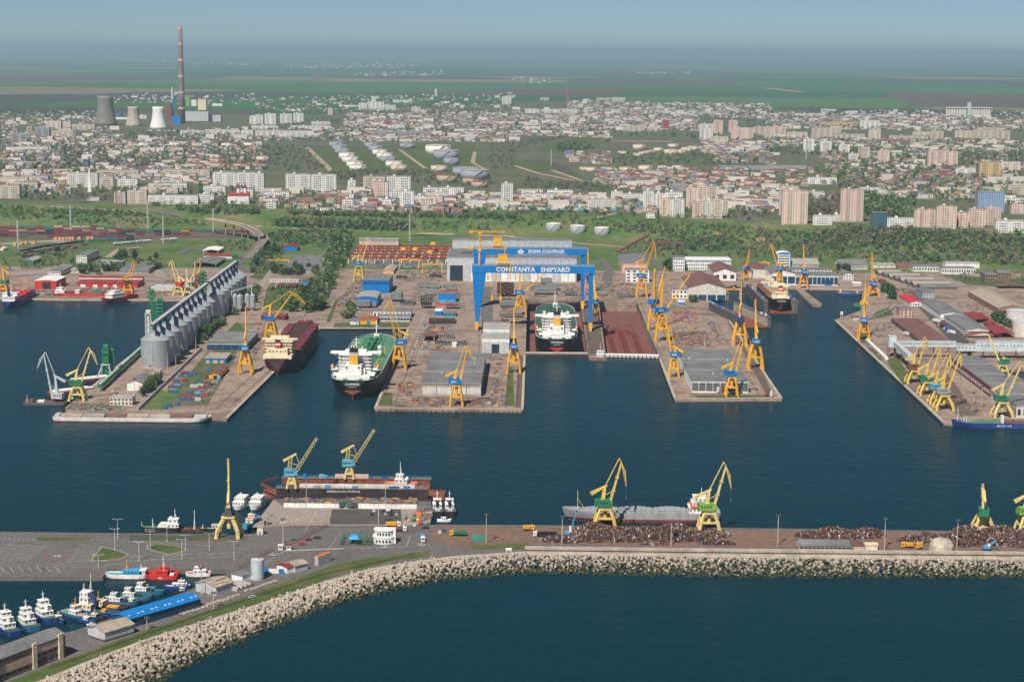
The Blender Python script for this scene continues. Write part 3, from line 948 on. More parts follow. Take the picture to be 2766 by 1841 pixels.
def hull(t, L, B, zd, zb, zk, form, top, bot, deck, sheer=0., raked=.02, rail=None, bulwark=0.):
 """lofted hull: x from the stern (0) to the bow (L); zd deck, zb boot line, zk keel, all in the ship's frame"""
 def ring(i, z):
  tt = TS[i]
  f_ = (z - zk) / (zd - zk)
  a, w_, d = form['keel'][i], form['wl'][i], form['deck'][i]
  hb = a + (w_ - a) * min(1, f_ / .45) if f_ < .45 else w_ + (d - w_) * ((f_ - .45) / .55) ** .8
  dx = raked * L * (f_ - 1) * max(0, (tt - .9) / .1) - (.012 * L * (f_ - 1) * max(0, (.03 - tt) / .03))
  return tt * L + dx, hb * B / 2
 def sh(i):
  tt = TS[i]
  return sheer * max(0, (tt - .78) / .22) ** 1.5 + sheer * .35 * max(0, (.1 - tt) / .1)
 def part(z0, z1, n, name, mat, add=0.):
  rings = []
  for i in range(len(TS)):
   r = []
   for k in range(n + 1):
    z = z1 + (z0 - z1) * k / n
    x, hb = ring(i, z)
    r.append((x, hb, z + (sh(i) + add if k == 0 else sh(i) * (1 - k / n))))
   rings.append(r + [(x, -y, z) for x, y, z in r[::-1]])
  MB().loft(rings, close=False, caps=False).quad(*[p for p in rings[0]][::-1]).obj(name, mat, t, smooth=False)
 part(zb, zd, 4, 'topside', top, bulwark)
 part(zk, zb, 4, 'bottom', bot)
 e = [(ring(i, zd)[0], ring(i, zd)[1] * .985, zd + sh(i) - .06) for i in range(len(TS))]
 d = MB()
 for a, b in zip(e, e[1:]):
  d.quad((a[0], -a[1], a[2]), (b[0], -b[1], b[2]), (b[0], b[1], b[2]), (a[0], a[1], a[2]))
 d.obj('deck', deck, t)
 if rail:
  r = MB()
  for s_ in (-1, 1):
   for a, b in zip(e, e[1:]):
    for z in (.7, 1.3):
     r.bar((a[0], s_ * a[1], a[2] + z), (b[0], s_ * b[1], b[2] + z), .2)
   for k in range(0, 60):
    x = L * (k + .5) / 60
    y = interp(x, [p[0] for p in e], [p[1] for p in e])
    z = interp(x, [p[0] for p in e], [p[2] for p in e])
    r.bar((x, s_ * y, z), (x, s_ * y, z + 1.3), .16)
  r.obj('rail', rail, t)
 return e
def tanker(loc, label, zoff, top, bot, deckm, pipe, name_, funnel='yellow'):
 """stern toward the viewer; L 245, beam 42"""
 t = T('tanker', label, 'ship', loc, R(90) + YAW, 'tankers at the shipyard')
 L, B, zd = 245, 42, 20.5 + zoff
 zk = zoff
 hull(t, L, B, zd, zk + (9.5 if zoff < -5 else 12), zk, FULL, top, bot, deckm, 1.8, .02, 'white')
 z = zd
 MB().box(4, 40, -14, 14, z, z + 3.2).box(8, 36, -17.5, 17.5, z + 3.2, z + 3.7).obj('poop_house', 'white', t)
 MB().box(7, 24, -6.8, 6.8, z + 3.7, z + 12).box(11, 20, -9.5, -6.8, z + 3.7, z + 8).box(11, 20, 6.8, 9.5, z + 3.7, z + 8.5).obj('engine_casing', 'white', t)
 a = MB()
 for k in range(5):
  a.box(25 + k * .4, 38, -13 + k * .5, 13 - k * .5, z + 3.7 + k * 2.9, z + 6.2 + k * 2.9)
  a.box(24, 38.6, -14, 14, z + 6.2 + k * 2.9, z + 6.6 + k * 2.9)
 a.obj('accommodation', 'white', t)
 w_ = MB()
 for k in range(4):
  for j in range(9):
   for s_ in (-1, 1):
    w_.box(26.5 + j * 1.2, 27.2 + j * 1.2, s_ * (13.05 - k * .5) - .05, s_ * (13.05 - k * .5) + .05, z + 4.7 + k * 2.9, z + 5.6 + k * 2.9)
 for y in (-5.6, 4.6):
  w_.box(6.92, 7.02, y, y + 1.4, z + 9.3, z + 11)
 w_.obj('window', 'glass', t)
 zb = z + 18
 MB().box(31, 37, -21.5, 21.5, zb, zb + .5).box(30.9, 31.1, -21.5, 21.5, zb + .5, zb + 1.7).box(36.9, 37.1, -21.5, 21.5, zb + .5, zb + 1.7).box(32, 37, -9, 9, zb + .5, zb + 3.4).box(31, 37, -21.5, -20.9, zb, zb + 1.8).box(31, 37, 20.9, 21.5, zb, zb + 1.8).obj('bridge', 'white', t)
 for s_ in (-1, 1):
  MB().bar((34, s_ * 11, zb - 6), (34, s_ * 20, zb), .8).obj('bridge_bracket', 'white', t)
 fz = z + 12
 MB().box(11, 18, -3.4, 3.4, fz, fz + 8).obj('funnel', funnel, t)
 MB().box(10.95, 18.05, -3.45, 3.45, fz + 8, fz + 8.8).box(10.95, 18.05, -3.45, 3.45, fz + 9.4, fz + 10.2).obj('funnel_band', 'white', t)
 MB().box(11, 18, -3.4, 3.4, fz + 8.8, fz + 9.4).box(11, 18, -3.4, 3.4, fz + 10.2, fz + 13.2).tube((13, 1, fz + 13), (13, 1, fz + 15.5), .7).tube((15, -1, fz + 13), (15, -1, fz + 15), .6).tube((16, 1.4, fz + 13), (16, 1.4, fz + 14.6), .5).obj('funnel_top', 'black', t)
 m = MB().bar((35, 0, zb + 3), (35, 0, zb + 14), .8, .8, .4, .4).bar((35, -4, zb + 9), (35, 4, zb + 9), .3).bar((35, -2.5, zb + 11.5), (35, 2.5, zb + 11.5), .3).tube((35, -5, zb + 3), (35, -5, zb + 6), .5)
 m.obj('radar_mast', 'white', t)
 for s_ in (-1, 1):
  MB().loft([[(22 + x, s_ * 19.3 + r * math.cos(k), z + 8 + r * 1.1 * math.sin(k)) for k in np.linspace(0, 2 * math.pi, 9)[:-1]] for x, r in ((0, .3), (1.2, 1.5), (3.5, 1.8), (6, 1.6), (7.5, .4))]).obj('lifeboat', 'orange', t, smooth=True)
  MB().bar((22, s_ * 17.6, z + 3.7), (22, s_ * 19.4, z + 10), .5).bar((29, s_ * 17.6, z + 3.7), (29, s_ * 19.4, z + 10), .5).box(20, 31, s_ * 17.5 - 2.6, s_ * 17.5 + 2.6, z + 6.1, z + 6.5).obj('davit', 'white', t)
 # deck outfit: pipes, catwalk, cranes, manifold, foremast
 p = MB()
 p.box(46, 232, -1.6, 1.4, z + 2.1, z + 2.6)
 for x in range(48, 232, 8):
  p.bar((x, -1.4, z), (x, -1.4, z + 2.1), .3).bar((x, 1.2, z), (x, 1.2, z + 2.1), .3)
 for y, r in ((-4, .45), (-5.2, .35), (3.2, .5), (4.4, .35), (5.4, .3)):
  p.tube((45, y, z + 1), (205, y, z + 1), r, 6)
 for x in (118, 122, 126, 130):
  p.tube((x, -17, z + 1.4), (x, 17, z + 1.4), .4, 6)
 for x in range(55, 225, 13):
  for s_ in (-1, 1):
   p.tube((x, s_ * 9, z), (x, s_ * 9, z + 1.5), .7, 7)
 p.obj('deck_pipes', pipe, t, kind='stuff')
 y = MB()
 for s_ in (-1, 1):
  q_ = [(47, 16), (60, 16), (70, 12), (105, 12), (112, 15), (150, 15), (185, 11)]
  for (x0, y0), (x1, y1) in zip(q_, q_[1:]):
   y.bar((x0, s_ * y0, z + .12), (x1, s_ * y1, z + .12), .7, .12)
 y.obj('walkway_line', 'yellow', t)
 for s_ in (-1, 1):
  MB().tube((124, s_ * 12, z), (124, s_ * 12, z + 9), 1.1, 10).bar((124, s_ * 12, z + 9), (140, s_ * 11, z + 8.2), .8, 1.1).box(122.5, 126, s_ * 12 - 1.6, s_ * 12 + 1.6, z + 8, z + 10.2).obj('deck_crane', 'white', t)
 MB().tube((232, 0, z + 1), (232, 0, z + 17), .6, 8).bar((232, -2, z + 12), (232, 2, z + 12), .4).box(230, 234, -2.4, 2.4, z + 1, z + 4.5).bar((229, 0, z + 2), (232, 0, z + 13), .35).obj('foremast', 'white', t)
 MB().box(216, 222, -6, -3, z + 1, z + 2.6).box(216, 222, 3, 6, z + 1, z + 2.6).box(3, 5, -8, -5, z, z + 1.6).box(3, 5, 5, 8, z, z + 1.6).obj('winch', pipe, t)
 # rudder and propeller boss
 MB().box(.5, 5.5, -.5, .5, zk + .5, zk + 11).obj('rudder', 'hullred', t)
 MB().lathe([(.3, -1), (1.2, 0), (.9, 1.6)], 10, (7, 0, zk + 5)).obj('propeller', 'wood', t)
 letters(name_, 2.5, 'paintwhite', t, (-2.2, 0, z - 2.2), (R(90), 0, R(-90)), bold=.05)
 letters('CONSTANTA' if zoff > -5 else 'MONROVIA', 1.3, 'paintwhite', t, (-1.9, 0, z - 4.7), (R(90), 0, R(-90)), 'port_lettering')
 MB().loft([[(-.75, -7.5, zk + 12.6), (-.75, 7.5, zk + 12.6), (-.55, 0, zk + 8.8)], [(1, -7.5, zk + 12.6), (1, 7.5, zk + 12.6), (1, 0, zk + 8.8)]]).obj('stern_boot', 'rust' if zoff > -6 else 'red', t)
 return t
tanker(Vector((P(952, 1079, 0).x, P(952, 1079, 0).y, 0)), 'tanker lettered CE-BREEZE with bright green deck moored stern-on at the middle pier', -5, 'black', 'hullbrown', 'deckgreen', 'pipegreen', 'CE-BREEZE')
c_ = (D1[0] + D1[3]) / 2
tanker(Vector((c_.x + .5, c_.y + 14, 0)), 'white-bridged tanker with dark green deck and plain yellow funnel in the dry dock', -7.6, 'black', 'hullbrown', 'deckdark', 'deckdark', 'CE-NIELLA')
def bulker(loc, yaw, label, L, B, zd, zk, zb, top, bot, deckm, house, hatch, n, name_, cranes=(), funnelmat='red', open_=True, sz=1.0):
 t = T('bulk_carrier', label, 'ship', loc, yaw)
 hull(t, L, B, zd, zb, zk, FULL, top, bot, deckm, 2.2, .02, None)
 z = zd
 k = sz
 a = MB().box(3 * k, 30 * k, -.4 * B, .4 * B, z, z + 3 * k)
 for i in range(4):
  a.box((14 + i * .3) * k, 28 * k, -.36 * B, .36 * B, z + (3 + i * 2.8) * k, z + (5.5 + i * 2.8) * k)
  a.box(13 * k, 28.6 * k, -.39 * B, .39 * B, z + (5.5 + i * 2.8) * k, z + (5.8 + i * 2.8) * k)
 a.obj('accommodation', house, t)
 MB().box(5 * k, 13 * k, -.28 * B, .28 * B, z + 3 * k, z + 9 * k).obj('engine_casing', house, t)
 w_ = MB()
 for y in (-.24, -.12, .0, .1, .2):
  w_.box(4.93 * k, 5.0 * k, y * B, y * B + 1.2, z + 6 * k, z + 7.4 * k)
  w_.box(13.93 * k, 14 * k, y * B, y * B + 1, z + 10.4 * k, z + 11.6 * k)
 w_.obj('window', 'glass', t)
 zb_ = z + 14.6 * k
 MB().box(22 * k, 28 * k, -.5 * B, .5 * B, zb_, zb_ + .6).box(22 * k, 28 * k, -.26 * B, .26 * B, zb_ + .6, zb_ + 3.2).box(21.8 * k, 22 * k, -.5 * B, .5 * B, zb_, zb_ + 1.7).obj('bridge', house, t)
 MB().box(7 * k, 12 * k, -2.2, 2.2, z + 9 * k, z + 15 * k).obj('funnel', funnelmat, t)
 MB().box(6.9 * k, 12.1 * k, -2.3, 2.3, z + 12 * k, z + 13.4 * k).obj('funnel_band', 'white', t)
 MB().box(6.95 * k, 12.05 * k, -2.25, 2.25, z + 15 * k, z + 16.4 * k).obj('funnel_top', 'black', t)
 MB().tube((25 * k, 0, zb_ + 3), (25 * k, 0, zb_ + 11), .35).bar((25 * k, -2, zb_ + 7), (25 * k, 2, zb_ + 7), .25).obj('radar_mast', house, t)
 for s_ in (-1, 1):
  MB().loft([[(16 * k + x, s_ * .42 * B + r * math.cos(q_), z + 7 * k + r * math.sin(q_)) for q_ in np.linspace(0, 2 * math.pi, 9)[:-1]] for x, r in ((0, .3), (1, 1.2), (5, 1.4), (7, .3))]).obj('lifeboat', 'orange', t)
 x0, x1 = 34 * k, L * .92
 p = (x1 - x0) / n
 for i in range(n):
  xa, xb = x0 + i * p + p * .1, x0 + i * p + p * .86
  MB().box(xa, xb, -.25 * B, .25 * B, z, z + 1.9).obj('hatch_coaming', 'rustdark' if open_ else hatch, t)
  if open_:
   for s_ in (-1, 1):
    MB().box(xa, xb, s_ * .36 * B - .115 * B, s_ * .36 * B + .115 * B, z + 2.1, z + 2.9).obj('hatch_cover', hatch, t)
  else:
   MB().box(xa - .4, xb + .4, -.27 * B, .27 * B, z + 1.9, z + 2.6).obj('hatch_cover', hatch, t)
 for i, (x, an, el) in enumerate(cranes):
  d = Vector((math.cos(R(an)) * math.cos(R(el)), math.sin(R(an)) * math.cos(R(el)), math.sin(R(el))))
  b0 = Vector((x, 0, z + 11))
  MB().tube((x, 0, z), (x, 0, z + 13), 1.5, 10).box(x - 2, x + 2, -2, 2, z + 9, z + 14.5).bar(b0, b0 + d * 24, 1.3, 1.3, .7, .7).obj('deck_crane', house, t)
 MB().tube((L * .95, 0, z + 2), (L * .95, 0, z + 14), .4).bar((L * .95, -1.6, z + 9), (L * .95, 1.6, z + 9), .3).obj('foremast', house, t)
 MB().box(L * .93, L * .97, -.22 * B, .22 * B, z + 1.6, z + 3.6).obj('forecastle', hatch if open_ else house, t)
 MB().box(.4, 4 * k, -.35, .35, zk + .5, zk + 8).obj('rudder', 'hullred', t)
 if name_:
  letters(name_, 1.9, 'paintwhite', t, (-1.9, 0, z - 1.9), (R(90), 0, R(-90)), bold=.04)
 return t
p0 = P(748, 1013, 0)
bulker(Vector((p0.x, p0.y, 0)), R(90) - R(.4), 'bulk carrier with maroon hatches and cream bridge moored at the silo pier', 225, 32, 14, -6, 3.5, 'hullbrown', 'black', 'maroon', 'cream', 'maroon', 7, '', open_=True)
# ------------------------------------------------------------------ floating docks
def floating_dock(loc, yaw, label, L, Wd, wall, top, floor_z, wallmat, floormat, inmat, junk=0, name_=None):
 t = T('floating_dock', label, 'floating dock', loc, yaw)
 MB().box(0, L, -Wd / 2, Wd / 2, -3, floor_z).obj('pontoon', 'rustdark', t)
 MB().box(-.3, L, -Wd / 2 + wall + .1, Wd / 2 - wall - .1, floor_z, floor_z + .15).obj('pontoon_deck', floormat, t)
 for s_ in (-1, 1):
  y0, y1 = (Wd / 2 - wall, Wd / 2) if s_ > 0 else (-Wd / 2, -Wd / 2 + wall)
  wl = MB().box(3, L - 2, y0, y1, floor_z + .02, top).obj('wing_wall', wallmat, t)
  MB().box(2.6, L - 1.6, y0 - .3, y1 + .3, top, top + .4).obj('wing_deck', 'rust', wl)
  yi = y0 - .12 if s_ > 0 else y1 + .12
  MB().box(3.2, L - 2.4, min(yi, y0 if s_ > 0 else y1), max(yi, y0 if s_ > 0 else y1), floor_z + .4, top - .4).obj('inner_plating', inmat, wl)
  rl = MB()
  for y in (y0, y1):
   for z in (.7, 1.4):
    rl.bar((3, y, top + z), (L - 2, y, top + z), .14)
   for k in range(25):
    x = 3 + k * (L - 5) / 24
    rl.bar((x, y, top), (x, y, top + 1.4), .14)
  rl.obj('railing', 'skyblue', wl)
  for k in range(junk):
   x = rng.uniform(6, L - 8)
   yc = (y0 + y1) / 2
   MB().cbox(x, yc, top + .4, rng.uniform(2, 5), rng.uniform(1, wall * .6), rng.uniform(1, 2.6)).obj('deck_box', rng.choice(['bluelight', 'blue', 'grey', 'white', 'bluehull']), wl)
  if name_ and s_ > 0:
   letters(name_, 2.4, 'paintwhite', wl, (L * .45, Wd / 2 + .1, top - 2.2), (R(90), 0, math.pi), bold=.05)
  elif name_:
   letters(name_, 1.7, 'paintwhite', wl, (L * .45, -Wd / 2 - .1, top - 1.6), (R(90), 0, 0), bold=.03)
 return t
a_ = P(2110, 846, 1)
fd1 = floating_dock(Vector((a_.x, a_.y, 0)), R(90), 'floating dock with dark walls lifting a cream-bridged bulk carrier', 165, 38, 4.5, 13.5, 1.2, 'darkgrey', 'rust', 'grey', 8)
bulker(Vector((a_.x + .5, a_.y + 5, 0)), R(90), 'cream-bridged cargo ship with black hull raised on the floating dock', 140, 24, 16, 2.4, 8, 'black', 'hullbrown', 'rust', 'cream', 'grey', 4, 'POSITRADE', ((48, 80, 30), (75, 100, 35), (102, 80, 28)), 'orange', False, .85)
a_ = P(2044, 885, 1)
floating_dock(Vector((a_.x, a_.y, 0)), R(100), 'empty floating dock with brown pontoon deck beside the pier', 128, 33, 4, 11, 1.2, 'darkgrey', 'rust', 'concrete', 9)
# foreground floating dock, seen broadside
a_ = P(738, 1352, 0)
fd3 = floating_dock(Vector((a_.x - 1, a_.y + 17, 0)), R(-.5), 'old rusty floating dock lying broadside along the ferry pier', 103, 32, 4.2, 7.9, 1.4, 'dockwall', 'rust', 'rust', 12, 'SORENA SA DOC PLUTITOR')
b_ = MB()
for s_ in (-1, 1):
 b_.loft([[(0, s_ * 14, 6.8), (0, s_ * 14, 8.3), (0, s_ * 16, 8.3), (0, s_ * 16, 6.8)], [(-9, s_ * 2, 7), (-9, s_ * 2, 8.3), (-9, s_ * 3, 8.3), (-9, s_ * 3, 7)]])
b_.obj('apron_bracket', 'rust', fd3)
MB().box(103, 111, -10, 10, -2, 1.6).obj('end_pontoon', 'rust', fd3)
MB().box(-8, 0, -11, 11, -2, 1.6).obj('end_pontoon', 'rust', fd3)
hs = MB().box(18, 92, -14.6, -12.6, 8.3, 10.6)
hs.obj('wall_house', 'offwhite', fd3)
hs = MB().box(38, 60, 12.6, 15, 8.3, 10.8)
hs.obj('wall_house', 'pink', fd3)
for k, x, y in ((0, 13, -14), (1, 47.5, 14)):
 c = fd3.matrix_basis @ Vector((x, y, 8.3))
 crane(c, ('light blue dock crane on the near wall of the rusty floating dock', 'light blue dock crane on the far wall of the rusty floating dock')[k], 0, 6.5, 5.6, 27, 58, tower=20, col='yellowpale', house='skyblue', lattice=True, plain='cw', hsz=(6.5, 5, 4), name='dock_crane')
# ------------------------------------------------------------------ smaller vessels
def boat(name, label, cat, v, x, y, yaw, L, B, zd, hullm, boot, deckm, blocks, masts=(), form=FINE, zb=.5, sheer=.8, group=None, extra=None, z=0., text=None, bul=.6):
 p = W(v, x, y, z)
 t = T(name, label, cat, p, R(yaw), group)
 o = Vector((-L / 2, 0, 0))
 s_ = bpy.data.objects.new('hull', None)
 hull(t, L, B, zd, zb, -2, form, hullm, boot, deckm, sheer, .05, None, bul)
 bpy.data.objects.remove(s_)
 for nm, mat, x0, x1, hw, z0, z1 in blocks:
  mb = MB()
  if nm in ('wheelhouse', 'deckhouse'):
   mb.box(x0 * L, x1 * L, -hw * B, hw * B, z0, z1).box(x0 * L - .3, x1 * L + .3, -hw * B - .2, hw * B + .2, z1, z1 + .18)
   part = mb.obj(nm, mat, t)
   wn = MB()
   n = max(2, int((x1 - x0) * L / 2))
   zz0, zz1 = z0 + (z1 - z0) * .5, z0 + (z1 - z0) * .8
   for k in range(n):
    xx = x0 * L + (k + .3) * (x1 - x0) * L / n
    wn.box(xx, xx + .4 * (x1 - x0) * L / n, -hw * B - .05, hw * B + .05, zz0, zz1)
   m_ = max(2, int(hw * B * 2 / 1.6))
   for k in range(m_):
    yy = -hw * B + (k + .25) * 2 * hw * B / m_
    wn.box(x0 * L - .05, x1 * L + .05, yy, yy + hw * B / m_, zz0, zz1)
   wn.obj('window', 'glass', part)
  elif nm == 'funnel':
   MB().tube((x0 * L, 0, z0), (x0 * L, 0, z1), hw * B, 10).obj('funnel', mat, t)
  else:
   MB().box(x0 * L, x1 * L, -hw * B, hw * B, z0, z1).obj(nm, mat, t)
 for mx, z0, z1, mat in masts:
  MB().bar((mx * L, 0, z0), (mx * L, 0, z1), .45, .45, .25, .25).bar((mx * L, -1, z0 + (z1 - z0) * .7), (mx * L, 1, z0 + (z1 - z0) * .7), .2).bar((mx * L - .05 * L, 0, z0), (mx * L, 0, z0 + (z1 - z0) * .6), .2).obj('mast', mat, t)
 if extra == 'fenders':
  f_ = MB()
  for k in range(7):
   for q_ in (-1, 1):
    f_.tube((L * (.12 + .1 * k), q_ * B * .5, zd - .9), (L * (.12 + .1 * k), q_ * (B * .5 + .35), zd - .9), .5, 8)
  f_.obj('tyre_fender', 'rubber', t)
 if text:
  letters(text[0], text[1], 'paintwhite', t, (L * text[2], -B * .5 - .08, text[3]), (R(90), 0, 0), bold=.04)
 # centre the boat on its place
 t.location = p + Vector((-math.cos(R(yaw)) * L / 2, -math.sin(R(yaw)) * L / 2, 0))
 return t
TUG = lambda fun: [('deckhouse', 'white', .36, .68, .3, 1.6, 3.8), ('wheelhouse', 'white', .5, .66, .26, 3.8, 6.2), ('funnel', fun, .4, 0, .1, 3.6, 6.8), ('winch', 'darkgrey', .2, .27, .15, 1.5, 2.5)]
# left basin
boat('cargo_ship', 'blue-hulled cargo ship with red derricks moored at the picture edge', 'ship', 'a1', 235, 770, 90, 108, 17, 7.5, 'bluehull', 'hullbrown', 'maroon',
  [('deckhouse', 'white', .06, .2, .42, 7.5, 13), ('wheelhouse', 'white', .12, .2, .5, 13, 16), ('funnel', 'bluehull', .08, 0, .1, 13, 18), ('hatch_cover', 'red', .26, .52, .3, 7.5, 9.6), ('hatch_cover', 'red', .56, .84, .3, 7.5, 9.6), ('derrick_house', 'red', .53, .56, .35, 7.5, 13)],
  [(.54, 8, 30, 'red'), (.24, 8, 26, 'red'), (.18, 16, 26, 'white'), (.88, 8, 26, 'red')], FULL)
boat('supply_ship', 'long red supply ship lying broadside at the quay by the red halls', 'ship', 'a1', 945, 715, 180, 66, 13, 5.4, 'red', 'maroon', 'roofbrown',
  [('deckhouse', 'white', .76, .93, .4, 5.4, 9), ('wheelhouse', 'white', .8, .9, .3, 9, 12), ('deckhouse', 'white', .5, .58, .3, 5.4, 9), ('deck_cargo', 'maroon', .6, .7, .3, 5.4, 7.5), ('deck_cargo', 'green', .1, .3, .3, 5.4, 7)], [(.85, 11, 18, 'white'), (.54, 8, 14, 'white')], text=('GSP', 2, .35, 2.6))
boat('supply_ship', 'small red ship with white superstructure, bow toward the viewer', 'ship', 'a1', 1400, 765, 238, 54, 14, 6, 'maroon', 'hullred', 'maroon',
  [('deckhouse', 'white', .45, .8, .42, 6, 11), ('wheelhouse', 'white', .55, .72, .36, 11, 14), ('deck_cargo', 'red', .1, .35, .3, 6, 8)], [(.6, 14, 20, 'white')])
# silo pier tip: the long hopper barge and the grey floating crane
t = boat('barge', 'long rust-stained hopper barge with hatch covers lying across the silo pier head', 'barge', 's', 358, 1136, -1, 122, 13.5, 3.2, 'offwhite', 'roofbrown', 'grey',
   [('bow_winch', 'lightgrey', .9, .98, .3, 3, 5), ('stern_house', 'lightgrey', .01, .04, .3, 3, 5.4)], [], BARGE, .9, .6)
for i in range(6):
 xa = 6 + i * 17.2
 MB().loft([[(xa, -5.6, 3.1), (xa, -5.6, 4.6), (xa, 0, 5.7), (xa, 5.6, 4.6), (xa, 5.6, 3.1)], [(xa + 16.6, -5.6, 3.1), (xa + 16.6, -5.6, 4.6), (xa + 16.6, 0, 5.7), (xa + 16.6, 5.6, 4.6), (xa + 16.6, 5.6, 3.1)]]).obj('hatch_cover', ('rooftan', 'rooflight', 'roofbrown')[i % 3], t)
t = boat('crane_barge', 'dark pontoon carrying the tall grey crane off the silo pier', 'barge', 'a7', 330, 1035, 2, 36, 12, 2, 'darkgrey', 'rustdark', 'roofbrown', [('deck_cargo', 'white', .3, .45, .2, 2, 3.6), ('deck_cargo', 'rust', .1, .2, .3, 2, 4)], [(.06, 2, 8, 'offwhite')], BARGE)
crane(W('a7', 430, 1000, 2), 'light grey floating crane with tall folded boom off the silo pier head', 172, 1.2, 5, 34, 80, 13, -62, 21, 'lightgrey', 'lightgrey', legs=False, name='floating_crane')
for lb, x, y in (('white-hatched barge moored behind the green loading conveyor', 830, 770), ('pale barge moored behind the pale yellow crane at the silo pier', 610, 905)):
 t = boat('barge', lb, 'barge', 'a7', x, y, 39, 40, 10, 2.5, 'maroon', 'hullbrown', 'white', [('hatch_cover', 'white', .08, .9, .4, 2.5, 4)], [], BARGE)
# foreground north quay
boat('survey_ship', 'white ship with dark hull and green foredeck moored at the parking quay', 'ship', 'b4', 390, 990, 180, 23 * 1.05, 7, 2.6, 'black', 'hullbrown', 'deckgreen', [('deckhouse', 'white', .04, .5, .4, 2.5, 5.2), ('wheelhouse', 'white', .06, .3, .36, 5.2, 8), ('funnel', 'white', .24, 0, .12, 5, 9.5), ('boat_cover', 'white', .3, .55, .5, 3.4, 4.4)], [(.14, 8, 14, 'white'), (.7, 2.6, 8, 'white'), (.97, 2.6, 6, 'offwhite')])
boat('pontoon', 'rusty low pontoon with white mast beside the white ship', 'pontoon', 'b4', 800, 985, 0, 15, 6, 1.2, 'rustdark', 'rustdark', 'roofbrown', [('deck_cargo', 'rust', .1, .4, .3, 1.2, 1.8)], [(.54, 1.2, 13, 'white')], BARGE)
boat('work_boat', 'white workboat with long boom beside the bow-legged crane', 'boat', 'b4', 1000, 985, 180, 14, 5, 1.6, 'black', 'black', 'grey', [('deckhouse', 'lightgrey', .1, .4, .4, 1.6, 4)], [(.8, 1.6, 4, 'white')])
for lb, x in (('white double-deck ferry, farther from the pier of the moored pair', 1390), ('white double-deck ferry, nearer the pier of the moored pair', 1595)):
 boat('ferry', lb, 'ferry', 'b4', x, 690, 262, 20, 8, 2.8, 'white', 'bluehull', 'lightgrey', [('deckhouse', 'white', .1, .84, .46, 2.4, 4.8), ('deckhouse', 'white', .2, .72, .4, 5, 7)], [(.5, 7, 10, 'white')], group='moored ferries')
boat('patrol_boat', 'blue-sterned white boat moored alongside the ferry pier', 'boat', 'b4', 1520, 915, 76, 22, 6.4, 2.6, 'bluelight', 'bluehull', 'deckgreen', [('deckhouse', 'white', .35, .7, .4, 2.2, 4.6), ('wheelhouse', 'white', .48, .64, .32, 4.6, 6.8), ('life_raft', 'orange', .4, .46, .42, 4.6, 5.3)], [(.52, 6.8, 12, 'white')])
for lb, x in (('black-hulled tug with white mast, nearer the pier', 1965), ('black-hulled tug, outer of the pair beside the pier end', 2095)):
 boat('tugboat', lb, 'tugboat', 'b5', x, 985, 94, 26, 8, 2.4, 'black', 'black', 'darkgrey', [('deckhouse', 'white', .42, .75, .34, 2.2, 5), ('wheelhouse', 'white', .55, .7, .3, 5, 7.6), ('funnel', 'black', .42, 0, .13, 4, 7.6), ('winch', 'lightgrey', .2, .3, .2, 2.2, 3.6)], [(.6, 7.6, 13, 'white')], extra='fenders', group='black tugs by the ferry pier')
boat('motor_boat', 'small white motor boat between the black tugs and the quay', 'boat', 'b5', 2040, 1095, 0, 9, 3, 1.1, 'white', 'bluehull', 'white', [('deckhouse', 'white', .3, .6, .35, 1.1, 3)])
# the grey coaster at the scrapyard
t = boat('cargo_ship', 'grey cargo ship with silver hatch covers moored behind the scrap heaps', 'ship', 'b7', 1135, 835, 179.3, 98, 14, 5.6, 'grey', 'hullred', 'grey',
   [('deckhouse', 'white', .04, .2, .44, 5.6, 9.6), ('deckhouse', 'white', .07, .18, .4, 9.8, 12.6), ('wheelhouse', 'white', .09, .17, .44, 12.8, 15.4), ('life_raft', 'orange', .12, .19, .49, 9.8, 11)], [(.12, 15.4, 21, 'white'), (.9, 6, 19, 'yellowold')], FINE, 2.2, 2)
for i in range(3):
 x0, x1 = 98 * (.22 + i * .215), 98 * (.42 + i * .215)
 n = 6
 for k in range(n):
  xa, xb = x0 + (x1 - x0) * k / n, x0 + (x1 - x0) * (k + .96) / n
  zc = 8 + .9 * math.sin(math.pi * (k + .5) / n)
  MB().loft([[(xa, -5, 5.6), (xa, -5, zc - .9), (xa, 0, zc), (xa, 5, zc - .9), (xa, 5, 5.6)], [(xb, -5, 5.6), (xb, -5, zc - .9), (xb, 0, zc), (xb, 5, zc - .9), (xb, 5, 5.6)]]).obj('hatch_cover', 'steel', t)
# blue cargo ship at the picture edge
t = boat('cargo_ship', 'blue cargo ship lettered KERMAN LINE with green hatch deck', 'ship', 's', 2690, 1153, 180, 70, 11, 3.4, 'bluehull', 'hullred', 'deckgreen', [('hatch_coaming', 'deckgreen', .46, .82, .36, 3.3, 4.6), ('hatch_coaming', 'roofbrown', .05, .4, .36, 3.3, 4.6), ('mast_house', 'white', .42, .45, .16, 3.4, 9.5)], [(.93, 5, 15, 'white'), (.83, 4, 9, 'white'), (.86, 4, 9, 'white')], FINE, .3, 2.2)
letters('KERMAN   LINE', 1.7, 'paintwhite', t, (30, 5.58, 2.0), (R(90), 0, math.pi), bold=.04)
